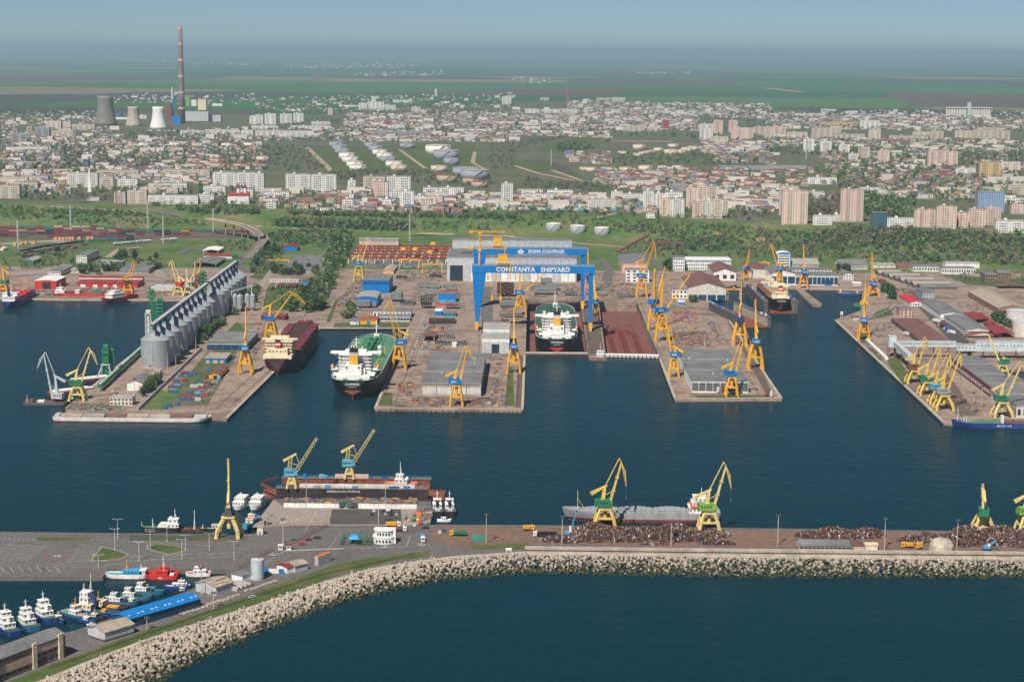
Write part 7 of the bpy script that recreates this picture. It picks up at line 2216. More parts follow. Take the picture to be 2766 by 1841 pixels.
litter('b2', ((1420, 900), (1800, 1150), (1700, 1180), (1330, 960)), 80, 32, RU, 'spillage on the crane yard')
litter('a6', ((740, 500), (960, 560), (980, 470), (800, 440)), 90, 33, MX, 'crates between the right quay sheds')
litter('a5', ((1700, 420), (2178, 520), (2178, 450), (1900, 380)), 40, 34, MX, 'crates at the basin end')
litter('a1', ((420, 680), (620, 690), (620, 630), (420, 620)), 90, 35, MX, 'crates before the red boat hall')
litter('a4', ((430, 1520), (920, 1520), (880, 1330), (430, 1330)), 90, 25, RU, 'debris on the tanker dock floor', (.4, 2), 1.5, z=-9)
litter('a4', ((1300, 1500), (1700, 1500), (1560, 1200), (1300, 1240)), 340, 26, [(.3, .06, .06), (.25, .07, .06), (.2, .06, .05), (.1, .08, .1)], 'red staging blocks on the empty dock floor', (.3, 1.4), 1.2, z=-9)
def block(v, x, y, w_, d, h, label, mat='grey', kind=0):
 p = W(v, x, y)
 t = T('ship_section', label, 'ship section', p, YAW + R(rng.uniform(-4, 4)), 'ship sections under construction')
 MB().box(0, w_, 0, d, h * .25, h * .4 if kind else h).obj('plating', mat, t)
 rb = MB()
 n = int(w_ / 2)
 for i in range(n + 1):
  x = w_ * i / n
  rb.box(x - .12, x + .12, -.25, -.02, h * .25, h)
  if kind:
   rb.box(x - .12, x + .12, .2, d - .2, h * .4, h)
 rb.obj('frame', 'darkgrey', t)
 sp = MB()
 for i in range(4):
  sp.box(w_ * (.08 + .25 * i), w_ * (.14 + .25 * i), d * .3, d * .7, 0, h * .25)
 sp.obj('trestle', 'rustdark', t)
M('primer', (.19, .22, .215), vary=.2, scale=.3)
for i, (v, x, y, w_, d, h, k, lb) in enumerate((('a3', 1075, 862, 17, 12, 4, 0, 'below the bright blue block shed, left'), ('a3', 1130, 655, 14, 22, 3, 1, 'near the orange gantry by the white hall'), ('a3', 680, 935, 12, 14, 10, 0, 'tall and leaning beside the blue workshop'), ('a3', 265, 1010, 16, 12, 8, 0, 'before the blue workshop'), ('a3', 400, 1005, 10, 10, 6, 0, 'right of the blue workshop front'),
            ('a3', 790, 970, 16, 18, 3, 1, 'flat on the road below the paint hall'), ('a3', 1030, 1015, 12, 10, 14, 1, 'rusty scaffolded one in the middle of the pier'), ('a3', 1125, 1195, 28, 16, 4, 0, 'flat dark one before the turquoise cabin'), ('a3', 1325, 1020, 14, 10, 8, 1, 'open ribbed one below the red gantry beam'),
            ('a3', 1210, 1365, 18, 10, 3, 1, 'ribbed one beside the brown canopy'), ('a3', 1200, 1440, 30, 12, 3, 1, 'long ribbed one near the white box'), ('a3', 1000, 770, 14, 10, 3, 0, 'stacked plates near the white hall, left'), ('a3', 1125, 775, 14, 10, 3, 0, 'stacked plates near the white hall, middle'), ('a3', 1290, 765, 13, 10, 3, 0, 'stacked plates near the white hall, right'),
            ('a3', 740, 665, 12, 16, 3, 1, 'open one behind the paint hall'), ('a3', 1330, 800, 12, 8, 3, 0, 'small one right of the blue block shed'), ('a4', 60, 880, 10, 10, 16, 0, 'tall dark one left of the dock crane'), ('a4', -30, 880, 12, 12, 16, 0, 'tall dark one right of the gantry leg'), ('a4', 0, 1000, 26, 14, 6, 0, 'grey hatch-like one beside the gantry leg'), ('a4', 0, 1120, 24, 12, 5, 1, 'open one near the small two-tier shed'),
            ('a4', 400, 850, 26, 16, 7, 0, 'long grey one at the head of the tanker dock'), ('a4', 540, 800, 16, 12, 7, 0, 'grey one behind the tanker bow'), ('a4', 770, 865, 13, 14, 6, 1, 'open one right of the tanker bow'), ('a4', 480, 730, 14, 12, 7, 0, 'one close to the hall doors'), ('a4', 1100, 800, 12, 12, 5, 1, 'open one left of the empty dock head'), ('a4', 1380, 880, 15, 16, 5, 1, 'grey one at the empty dock head'), ('a4', 1130, 865, 12, 12, 4, 0, 'low one at the empty dock head'))):
 block(v, x, y, w_, d, h, 'grey ship section, ' + lb, 'primer' if 'rusty' not in lb and 'dark' not in lb else 'rustdark', k)
t = shed('a3', 1060, 1400, 1195, 1345, 1290, 'brown-roofed canopy with yellow front on the middle pier', 'yellow', 'roofbrown', 'shelter', name='canopy', cat='canopy')
shed('a3', 1400, 1465, 1450, 1425, 1412, 'small white box cabin on the middle pier', 'white', 'white', 'flat', name='site_cabin', cat='cabin')
t = T('lifting_beam', 'red spreader beam lying before the bright blue block shed', 'beam', W('a3', 1200, 975), YAW)
MB().box(0, 22, 0, 1.4, 0, 1.6).obj('beam', 'red', t)
MB().box(3, 5, -.2, 1.6, 1.6, 3).obj('lug', 'red', t)
MB().box(17, 19, -.2, 1.6, 1.6, 3).obj('lug', 'red', t)
# tanks on the right pier head
for x, y, c, lb in ((1033, 1140, 'galv', 'grey vertical tank before the glazed shed'), (1087, 1135, 'rust', 'brown vertical tank before the glazed shed'), (1650, 1180, 'rust', 'brown vertical tank at the right pier corner'), (1712, 1190, 'offwhite', 'white vertical tank at the right pier corner')):
 t = T('vertical_tank', lb, 'tank', W('b1', x, y), 0)
 MB().lathe([(.9, .6), (1.2, .9), (1.2, 5), (.9, 5.4), (.2, 5.5)], 14).obj('shell', c, t)
 for k in range(3):
  a = k * 2.09
  MB().bar((math.cos(a), math.sin(a), 0), (math.cos(a) * .9, math.sin(a) * .9, 1), .2).obj('leg', 'darkgrey', t)
# tyre fenders on the middle pier head
a, b = P(1013, 1104), P(1412, 1108)
for i in range(34):
 f_ = (i + rng.random()) / 34
 p = a.lerp(b, f_)
 o = MB().tube((0, -.5, 0), (0, .0, 0), .62, 10).obj('tyre', 'rubber', loc=(p.x, p.y - .9, 1.2))
 tag(o, 'black tyre fender hung on the front wall of the middle pier', 'tyre', 'tyre fenders of the middle pier')
# crane rails on the piers
rl = MB()
def rails(v, x0, y0, x1, y1, gap, mb=rl):
 a, b = W(v, x0, y0), W(v, x1, y1)
 d = (b - a).normalized()
 n = Vector((-d.y, d.x, 0))
 for s_ in (0, 1):
  o_ = n * gap * s_
  mb.bar((a.x + o_.x, a.y + o_.y, QZ + .12), (b.x + o_.x, b.y + o_.y, QZ + .12), .35, .2)
rails('s', 1294, 960, 1293, 775, -4)
rails('s', 1600, 960, 1573, 800, 4)
rails('s', 1032, 1085, 1108, 905, -11)
rails('s', 1140, 900, 1180, 870, -2)
rails('s', 1396, 1100, 1404, 960, 9)
rails('s', 1800, 1000, 1730, 815, -12)
rails('s', 2085, 1070, 1965, 880, 10)
rails('s', 620, 1100, 850, 888, 10)
rails('s', 2290, 880, 2540, 1120, -10)
rails('s', 1100, 960, 1155, 850, -8)
rails('s', 150, 1800, 560, 1655, 1.4)
rails('s', 560, 1655, 860, 1555, 1.4)
rails('s', 860, 1555, 1120, 1496, 1.4)
struct(rl, 'crane_rail', 'rustdark')
for seq, mt in (([(1300, 960), (1330, 960), (1332, 775), (1302, 775)], 'asphalt'), ([(1112, 960), (1143, 960), (1160, 850), (1140, 850)], 'concretepad'), ([(1590, 958), (1632, 958), (1612, 818), (1572, 818)], 'railbed'), ([(1392, 1100), (1410, 1100), (1416, 960), (1400, 960)], 'railbed'),
    ([(1030, 1060), (1060, 1060), (1060, 1095), (1022, 1095)], 'grassground'), ([(1365, 1095), (1390, 1095), (1385, 990), (1372, 990)], 'grassground'), ([(1880, 1075), (2090, 1072), (2090, 1066), (1880, 1067)], 'grassground'),
    ([(1130, 1092), (1330, 1093), (1330, 1072), (1125, 1070)], 'dirt'), ([(440, 1095), (560, 1095), (640, 960), (560, 950)], 'town'), ([(380, 1105), (450, 1105), (500, 1050), (420, 1055)], 'slope'), ([(560, 940), (620, 970), (680, 900), (640, 870)], 'grassground'),
    ([(1965, 870), (2000, 850), (2085, 1060), (2070, 1068)], 'railbed'), ([(900, 884), (1100, 884), (1108, 872), (905, 872)], 'grassground'), ([(2310, 905), (2330, 890), (2390, 960), (2380, 975)], 'grassground'), ([(2395, 975), (2420, 960), (2470, 1030), (2440, 1040)], 'grassground'),
    ([(2370, 840), (2400, 830), (2415, 850), (2345, 865)], 'grassground'), ([(2480, 1030), (2560, 1010), (2640, 1120), (2590, 1125)], 'railbed'), ([(2445, 790), (2500, 790), (2620, 925), (2570, 925)], 'asphaltdark')):
 sheet('yard_surface', 's', seq, mt, .02)
# ================================================================== THE TOWN
def G(v, x, y):
 lo, hi = QZ - .1, PZ + .1
 for _ in range(14):
  z = (lo + hi) / 2
  p = W(v, x, y, z)
  if ground_z(p.x, p.y) > z:
   lo = z
  else:
   hi = z
 return Vector((p.x, p.y, z))
def strip(name, v, seq, w_, mat, lift=.25, z=None):
 """road or track draped over the ground"""
 q_ = [G(v, *s_) if z is None else W(v, *s_, z) for s_ in seq]
 P_ = []
 for a, b in zip(q_, q_[1:]):
  n = max(1, int((b - a).length / 20))
  P_ += [a.lerp(b, i / n) for i in range(n)]
 P_.append(q_[-1])
 mb = MB()
 for i, p in enumerate(P_):
  d = (P_[min(i + 1, len(P_) - 1)] - P_[max(i - 1, 0)])
  n = Vector((-d.y, d.x, 0)).normalized() * w_ / 2
  for s_ in (1, -1):
   e = p + n * s_
   mb.v.append((e.x, e.y, (ground_z(e.x, e.y) if z is None else z) + lift))
  if i:
   k = 2 * i
   mb.f.append((k - 2, k - 1, k + 1, k))
 return struct(mb, name, mat)
WC = dict(w=(.8, .78, .73), c=(.68, .6, .5), p=(.7, .57, .48), g=(.34, .36, .38), b=(.42, .2, .12), r=(.38, .1, .09), y=(.62, .46, .22), u=(.3, .42, .6), t=(.05, .12, .15), o=(.6, .56, .5))
WN = dict(w='white', c='cream', p='pinkish', g='grey', b='orange brick', r='red', y='yellow', u='blue-glazed', t='dark glass', o='white and orange')
def block_house(p, Wd, D, h, st, label, group, yaw=0.):
 t = T('apartment_block' if h > 9 else 'town_building', label, 'building', p, yaw, group)
 kk = rng.uniform(.88, 1.12)
 col = tuple(c * kk for c in WC[st])
 MB().box(0, Wd, 0, D, -2, h).obj('wall', 'wallany', t, color=col)
 MB().box(-.3, Wd + .3, -.3, D + .3, h, h + .6).obj('roof', 'anyroof', t, color=rng.choice([(.3, .29, .28), (.4, .38, .36), (.22, .2, .2)]))
 fl, bays = max(1, int(h / 3)), max(2, int(Wd / 3.6))
 wn = MB()
 fh = h / fl
 nb = max(1, int(D / 4))
 for k in range(fl):
  z0, z1 = fh * (k + .32), fh * (k + .78)
  for j in range(bays):
   x0, x1 = Wd * (j + .24) / bays, Wd * (j + .76) / bays
   wn.quad((x0, -.06, z0), (x1, -.06, z0), (x1, -.06, z1), (x0, -.06, z1))
  for j in range(nb):
   y0, y1 = D * (j + .3) / nb, D * (j + .7) / nb
   wn.quad((Wd + .06, y0, z0), (Wd + .06, y1, z0), (Wd + .06, y1, z1), (Wd + .06, y0, z1))
   wn.quad((-.06, y1, z0), (-.06, y0, z0), (-.06, y0, z1), (-.06, y1, z1))
 wn.obj('window', 'bluglass' if st in 'ut' else 'winfar', t, kind='stuff')
 if h > 9 and st not in 'ut':
  bl_ = MB()
  n = max(1, int(Wd / 16))
  for i in range(n):
   x0 = Wd * (i + .2) / n
   for k in range(1, fl):
    bl_.box(x0, x0 + Wd * .55 / n, -1.2, -.08, fh * k, fh * k + 1.0)
  bl_.obj('balcony', 'wallany', t, color=tuple(min(.8, c * 1.15) for c in col), kind='stuff')
  MB().box(Wd * .3, Wd * .3 + 4, D * .3, D * .3 + 4, h + .6, h + 3.2).obj('stair_head', 'wallany', t, color=col)
 if st == 'p' or st == 'o':
  for f_ in (.12, .6):
   MB().box(Wd * f_, Wd * f_ + max(2, Wd * .1), -.9, -.1, 0, h + 2).obj('stair_bay', 'brickred' if st == 'o' else 'pink', t)
 return t
TOWN = {
 'c5': ('on the bluff above the rail yard', '610,490,890,362,w 905,510,1030,395,c 880,385,1260,335,c 1070,500,1250,412,w 1350,500,1560,452,w 1565,525,1700,452,w 1335,640,1800,562,w 1160,640,1335,518,c 1800,640,1945,556,w 1270,540,1620,492,p 1485,380,1910,328,c 1935,482,2145,356,w 2150,502,2350,356,w 2180,600,2300,507,w 1850,560,2050,482,w 0,590,180,472,c 130,502,345,442,c 0,440,250,402,c 190,430,440,386,c 115,300,335,262,g 1040,640,1140,540,o 790,612,905,588,w 500,335,515,318,c 1400,388,1480,365,w 445,250,550,212,w'),
 'c1': ('in the far left quarter near the cooling towers', '420,1172,555,1100,c 560,1172,640,1112,c 660,1177,860,1132,c 470,1245,670,1187,c 320,1245,450,1162,g 100,1282,250,1217,g 175,1382,435,1332,w 2270,1130,2356,1057,w 1870,1222,2180,1177,w 1640,1230,1850,1185,w 1020,1245,1130,1220,c 2200,1240,2300,1180,w 570,1075,760,1052,w 1330,1260,1520,1245,w 2095,1262,2240,1232,p 750,1440,860,1400,w 1270,1080,1330,1048,w 1330,1190,1600,1180,c'),
 'c2': ('in the far quarter behind the tank farm', '0,1130,70,1045,w 85,1132,185,1035,w 225,1122,330,1035,w 345,1112,435,1030,w 0,1242,530,1187,w 0,1177,205,1142,w 320,1172,690,1142,w 940,1000,1012,937,w 1016,1000,1165,927,w 1166,1003,1275,956,w 1055,1000,1095,882,w 1240,1172,1350,1132,w 1420,1030,1500,972,c 1502,1035,1560,1002,w 1070,1225,1600,1192,g 1800,1192,2155,1170,w 660,1045,700,985,c 510,1140,680,1105,w 1170,1140,1235,1100,r 2240,950,2325,880,w 925,1125,990,1085,w 760,970,940,955,w 1630,875,1650,812,w 1250,935,1390,910,w'),
 'c3': ('in the far quarter right of the railway', '1015,1195,1215,1145,c 1245,1197,1330,1147,p 1375,1182,1440,1092,r 1715,1262,1838,1127,w 1842,1217,1925,1097,p 1980,1207,2060,1097,p 1755,1272,1812,1162,w 1815,1300,1975,1242,c 2000,1262,2200,1162,p 2205,1232,2356,1152,c 130,1030,250,992,w 280,1027,440,992,w 470,1027,600,992,w 650,925,720,902,w 780,912,905,890,c 915,930,1035,887,c 1460,950,1525,936,w 1340,1035,1420,1015,w 265,915,345,888,c'),
 'c4': ('in the far right quarter', '0,1262,60,1152,c 65,1252,190,1152,p 200,1257,385,1202,c 425,1262,545,1162,c 548,1252,690,1162,c 640,1272,905,1217,c 945,1272,1050,1182,c 1130,1277,1480,1232,c 1345,1232,1500,1197,c 1505,1282,1620,1192,c 1730,1252,1880,1187,c 1890,1262,2098,1182,c 2100,1277,2225,1187,c 350,1382,445,1262,w 505,1392,605,1282,w 675,1402,770,1312,w 850,1447,950,1337,o 1030,1472,1130,1367,p 1480,1512,1610,1372,p 1615,1505,1750,1375,p 490,1147,850,1112,y 865,1172,1040,1097,w 280,1057,545,1032,w 800,1060,1015,1036,u 510,1010,650,992,w 1125,1100,1330,1080,c 1930,1190,2150,1160,c 1950,1370,2340,1345,c 600,1400,680,1375,c 1160,1420,1470,1390,c 760,1460,850,1395,w 1090,1300,1210,1265,r 1190,1540,1360,1495,w'),
 'c6': ('along the bluff edge behind the shipyard', '275,505,500,370,w 505,537,735,376,w 980,527,1180,392,c 1182,527,1410,392,w 1085,612,1205,442,p 1215,617,1325,527,w 1315,692,1440,527,w 1525,562,1665,492,w 1670,562,1895,492,w 560,612,745,547,b 748,642,840,562,b 370,637,550,592,b 75,597,305,532,w 790,692,890,597,w 1505,692,1610,607,p 1612,652,1700,572,p 1450,642,1545,567,w 2235,627,2340,457,w 1870,647,2020,602,w 0,527,75,362,w 100,682,190,622,w 550,707,720,677,w 1155,680,1235,600,w 840,490,910,425,w 300,665,545,640,c 1610,740,1715,680,b'),
 'c7': ('in the crowded quarter right of the stadium', '60,542,290,512,w 115,617,385,547,w 330,572,565,517,w 545,627,785,562,p 700,702,795,600,w 800,702,950,597,w 910,602,1015,532,w 1016,622,1200,552,w 1200,682,1300,522,w 1302,682,1398,547,w 1400,642,1560,532,w 1355,752,1448,592,p 1450,757,1575,592,w 1595,682,1690,492,p 1692,642,1780,472,p 1782,602,1870,482,c 1650,772,1760,617,p 1765,772,1828,612,w 1830,772,1920,592,c 1922,742,1975,602,c 2035,587,2165,517,w 1440,522,1650,472,g 740,275,875,248,w 1200,715,1335,680,p 1230,770,1325,720,w 530,260,615,215,p 1890,330,2356,300,g 1120,480,1250,440,w'),
 'c8': ('in the right quarter above the wooded bluff', '130,742,300,477,p 155,827,385,522,p 685,802,890,512,p 1360,852,1558,692,p 1560,872,1738,662,p 1740,862,1848,722,p 1850,852,1998,692,p 2000,832,2140,682,p 1932,722,2175,532,u 2245,732,2356,642,p 2100,902,2356,792,w 440,832,610,747,w 975,882,1110,722,t 1112,852,1355,772,w 860,542,1090,492,w 1350,592,1580,552,c 1190,627,1290,562,c 1070,512,1185,482,w 1740,382,1915,317,w 2070,332,2320,257,c 390,592,540,532,w 1950,402,2140,262,y 1200,325,1360,285,w 2210,560,2356,470,c 1590,400,1680,335,r 620,800,690,740,w 2180,640,2356,590,w 390,460,650,400,w 0,320,375,290,g'),
}
for v, (where, tx) in TOWN.items():
 rows = sorted([r_.split(',') for r_ in tx.split()], key=lambda r_: float(r_[0]))
 cnt = {}
 for r_ in rows:
  cnt.setdefault(r_[4], []).append(r_)
 for r_ in rows:
  xl, yb, xr, yt, st = float(r_[0]), float(r_[1]), float(r_[2]), float(r_[3]), r_[4]
  p = G(v, xl, yb)
  m = mpp(p) / V[v][2]
  i = cnt[st].index(r_)
  h = (yb - yt) * m
  lb = '%s %s %s, %s' % (WN[st], 'tower block' if h > 38 else 'apartment block' if h > 9 else 'low building', where, 'the only such' if len(cnt[st]) == 1 else ordinal(i) + ' from left')
  block_house(p, (xr - xl) * m, rng.uniform(11, 15), h, st, lb, 'town blocks ' + where, R(rng.uniform(-4, 1)))
# ---- power station
def lathe_thing(name, label, cat, v, x, y, prof, mat, n=32, parts=()):
 t = T(name, label, cat, G(v, x, y), 0)
 MB().lathe(prof, n).obj('shell', mat, t, smooth=True)
 for nm, mt, pr in parts:
  MB().lathe(pr, n).obj(nm, mt, t)
 return t
def hyper(r0, r1, h):
 return [(r0 + (r1 - r0) * math.sin(min(1, f_ * 1.25) * math.pi / 2), h * f_) for f_ in np.linspace(0, 1, 10)]
q = G('c1', 1655, 1120)
k = mpp(q) / 3.366
hc = 862 * k
t = lathe_thing('chimney', 'very tall grey power station chimney ringed with red and white bands', 'chimney', 'c1', 1655, 1120, [(32 * k, -3), (27 * k, hc * .3), (22 * k, hc * .75), (19.5 * k, hc)], 'concretedark', 24)
for z in (150, 292, 437, 580, 722, 862):
 zz = hc * z / 862 - 2
 rr = interp(zz, [0, hc * .3, hc * .75, hc], [32 * k, 27 * k, 22 * k, 19.5 * k]) + .5
 for j in range(12):
  a0, a1 = j * math.pi / 6, (j + 1) * math.pi / 6
  for lv in (0, 1):
   MB().loft([[(rr * math.cos(a), rr * math.sin(a), zz - 4 * lv) for a in (a0, a1)], [(rr * math.cos(a), rr * math.sin(a), zz - 4 * lv - 3.9) for a in (a0, a1)]], close=False, caps=False).obj('warning_panel', 'red' if (j + lv) % 2 else 'white', t)
t = lathe_thing('chimney', 'shorter chimney with bright blue lower half beside the tall one', 'chimney', 'c1', 1572, 1085, [(16 * k, -2), (13 * k, 190 * k)], 'blue', 20, [('shaft', 'lightgrey', [(13 * k, 190 * k), (11 * k, 300 * k)])])
for x, y, r0, r1, h, mt, lb in ((962, 1140, 102, 67, 255, 'concretedark', 'large dark grey cooling tower, leftmost of three'), (1215, 1148, 73, 46, 168, 'concrete', 'smaller grey cooling tower, middle one of three'), (1442, 1170, 77, 48, 182, 'white', 'bright white cooling tower, rightmost of three')):
 lathe_thing('cooling_tower', lb, 'cooling tower', 'c1', x, y, hyper(r0 * k, r1 * k, h * k), mt, 40)
for xl, yb, xr, yt, mt, lb in ((1685, 1100, 1900, 1010, 'lightgrey', 'grey turbine hall at the foot of the tall chimney'), (1900, 1105, 2010, 1045, 'lightgrey', 'grey ribbed hall right of the turbine hall'), (1690, 965, 1735, 855, 'greenlight', 'pale green mill tower behind the power station'), (1740, 965, 1800, 890, 'white', 'white and green mill beside the pale green tower'), (1800, 1000, 1890, 885, 'cream', 'cream grain store with green top behind the power station'),
        (1930, 965, 2050, 935, 'white', 'white shed right of the grain store'), (1515, 1110, 1560, 940, 'rust', 'rusty boiler house left of the blue chimney'), (1560, 1130, 1640, 1060, 'blue', 'blue plant building below the blue chimney'), (1080, 1060, 1105, 1020, 'blue', 'small blue tank house behind the cooling towers'), (1050, 1085, 1160, 1065, 'white', 'white shed between the cooling towers'), (1870, 880, 1910, 860, 'white', 'small white house behind the mill')):
 p = G('c1', xl, yb)
 t = T('plant_building', lb, 'building', p, 0)
 MB().box(0, (xr - xl) * k, 0, 24, -2, (yb - yt) * k).obj('wall', mt, t)
 MB().box(-.4, (xr - xl) * k + .4, -.4, 24.4, (yb - yt) * k, (yb - yt) * k + .8).obj('roof', 'roofgrey', t)
# grain elevator far right
q = G('c4', 1645, 1065)
k4 = mpp(q) / 3.366
t = T('grain_elevator', 'white grain elevator with central tower on the far right skyline', 'silo', q, 0)
for i in range(4):
 for j in range(4):
  MB().lathe([(11.5 * k4, 0), (11.5 * k4, 82 * k4)], 14, ((14 + i * 96 + j * 23 + (26 if i > 1 else 0)) * k4, 10, 0)).obj('bin', 'offwhite', t)
MB().box(195 * k4, 225 * k4, 0, 18, 0, 132 * k4).obj('head_tower', 'lightgrey', t)
MB().box(0, 415 * k4, 2, 16, 82 * k4, 90 * k4).obj('bin_gallery', 'offwhite', t)
MB().box(180 * k4, 245 * k4, -8, 0, -8, 20 * k4).obj('intake', 'greenlight', t)
# monument, church
q = G('c5', 817, 533)
k5 = mpp(q) / 3.366
t = T('monument', 'slender white spire monument with dark top on the bluff', 'monument', q, 0)
MB().loft([[(-17 * k5, -2, 0), (17 * k5, -2, 0), (17 * k5, 2, 0), (-17 * k5, 2, 0)], [(-4 * k5, -1, 215 * k5), (4 * k5, -1, 215 * k5), (4 * k5, 1, 215 * k5), (-4 * k5, 1, 215 * k5)]]).obj('shaft', 'white', t)
MB().loft([[(-4 * k5, -1, 215 * k5), (4 * k5, -1, 215 * k5), (4 * k5, 1, 215 * k5), (-4 * k5, 1, 215 * k5)], [(-11 * k5, -2, 290 * k5), (11 * k5, -2, 290 * k5), (11 * k5, 2, 290 * k5), (-11 * k5, 2, 290 * k5)]]).obj('crown_blades', 'bluehull', t)
q = G('c5', 2070, 640)
t = T('church', 'white church with red roof and twin spires above the viaduct', 'church', q, 0)
MB().box(0, 36, 0, 16, 0, 13).obj('wall', 'white', t)
MB().gable(0, 36, 0, 16, 13, 6, .4, 'x').obj('roof', 'roofred', t)
for x in (17, 29):
 MB().tube((x, 8, 0), (x, 8, 26), 2.6, 8).obj('belfry', 'white', t)
 MB().tube((x, 8, 26), (x, 8, 36), 3, 8, .1).obj('spire', 'roofred', t)
q = G('c3', 513, 930)
tower(q, 9, 150 * mpp(q) / 3.366, 'tall red lattice mast above the far houses', 'brickred', 12, 'radio_mast', head=False)
for i, (v, x, y, h) in enumerate((('c5', 645, 900, 40), ('c5', 1345, 870, 42), ('c5', 1485, 1000, 40), ('c5', 1940, 900, 36), ('c5', 165, 1050, 40), ('c6', 1402, 980, 40), ('c7', 365, 300, 36), ('c8', 375, 240, 60))):
 tower(G(v, x, y), 1.6, h, 'thin grey lighting mast, %s such from the left' % ordinal((1, 3, 4, 5, 0, 6, 2, 7)[i]), 'lightgrey', 6, 'lighting_mast', head=False, group='lighting masts')
# ---- storage tanks
def tank_proto(name):
 t = T(name, '', 'tank')
 MB().lathe([(1, -.06), (1, .66)], 28).obj('shell', 'wallany', t, smooth=True)
 MB().lathe([(1.02, .66), (.98, .685), (.5, .73), (.02, .75)], 28).obj('roof', 'anyroof', t)
 s_ = MB()
 for i in range(8):
  a = -2.2 + i * .12
  s_.bar((1.01 * math.cos(a), 1.01 * math.sin(a), i * .08), (1.01 * math.cos(a + .12), 1.01 * math.sin(a + .12), i * .08 + .08), .04)
 s_.obj('stair', 'darkgrey', t)
 return t
TK = tank_proto('storage_tank')
TC = dict(g=((.26, .3, .34), (.3, .3, .3), 'grey'), w=((.68, .66, .62), (.5, .42, .36), 'white'), c=((.58, .5, .4), (.45, .36, .3), 'cream'), r=((.42, .32, .25), (.2, .08, .06), 'rusty'), s=((.36, .38, .4), (.66, .64, .62), 'steel'))
TANKS = {'c6': ('in the green tank farm', '730,130,140,g 760,160,140,g 785,192,140,g 823,236,145,w 855,270,150,w 895,310,150,w 925,346,152,w 1050,136,125,g 1090,167,135,g 1125,202,135,w 1170,238,145,w 1205,270,145,g 1255,312,155,w 1300,346,150,c 1378,140,140,g 1655,192,230,w 1730,242,235,g 1780,287,142,g 1665,350,150,c 1735,450,185,r 1905,395,235,g 1990,425,260,g 1955,468,150,r 2035,496,150,r 45,320,120,r 60,260,120,c'),
   'c7': ('in the old depot behind the crowded quarter', '1015,195,85,c 1170,150,120,c 1150,212,75,c 1200,197,70,c 1240,187,70,c 1290,180,70,c 1345,167,90,c 1460,197,130,c 1480,132,100,c 1545,190,100,c 1600,172,100,c 1660,157,100,c 735,352,105,c 670,340,90,c 875,352,115,c 1045,352,115,c 1225,347,130,c 1385,332,95,c 1520,332,100,c 1380,387,80,r 1150,392,125,r 1250,425,130,r 1350,427,95,r 1470,412,100,r 1570,412,110,r 1665,377,115,r 1745,402,130,r 1890,387,120,r 1965,407,85,r 1750,452,130,r 1870,440,130,r 1990,487,130,r 2130,432,120,r 2200,487,145,r 2290,442,120,r 2320,370,90,r'),
   'c1': ('in the row below the power station', '1300,1340,100,w 1580,1335,100,w 1788,1340,100,w 2055,1340,100,w 2260,1340,105,w'),
   'c5': ('among trees above the white blocks', '1565,267,95,r 1770,332,155,r 1975,332,160,r 2180,322,140,r 2335,302,100,r 1760,275,140,r 1965,275,140,r'),
   'c8': ('behind the pink towers', '50,375,105,r 260,362,105,r 60,470,120,r 270,465,145,r 455,455,140,r')}
tf_ = [True]
for v, (where, tx) in TANKS.items():
 rows = sorted([r_.split(',') for r_ in tx.split()], key=lambda r_: float(r_[0]))
 cnt = {}
 for r_ in rows:
  cnt.setdefault(r_[3], []).append(r_)
  x, y, w_, st = float(r_[0]), float(r_[1]), float(r_[2]), r_[3]
  p = G(v, x, y)
  R_ = w_ / 2 * mpp(p) / 3.366
  p.y += R_
  lb = 'round %s storage tank %s, %s from left' % (TC[st][2], where, ordinal(len(cnt[st]) - 1))
  o = dup(TK, p, rng.uniform(-.5, .5), lb, 'storage tanks ' + where, {'shell': TC[st][0], 'roof': TC[st][1]}, scale=(R_, R_, R_ * rng.uniform(.95, 1.15)))
for x, y, lb in ((390, 898, 'left'), (610, 918, 'middle'), (830, 936, 'right')):
 p = G('c7', x, y)
 R_ = 69 * mpp(p) / 3.366
 p.y += R_
 dup(TK, p, 0, '%s one of three steel tanks with pale domes on the green bluff' % lb, 'three tanks on the bluff', {'shell': TC['s'][0], 'roof': TC['s'][1]}, scale=(R_, R_, R_ * 1.6))
for c in list(TK.children):
 bpy.data.objects.remove(c)
bpy.data.objects.remove(TK)
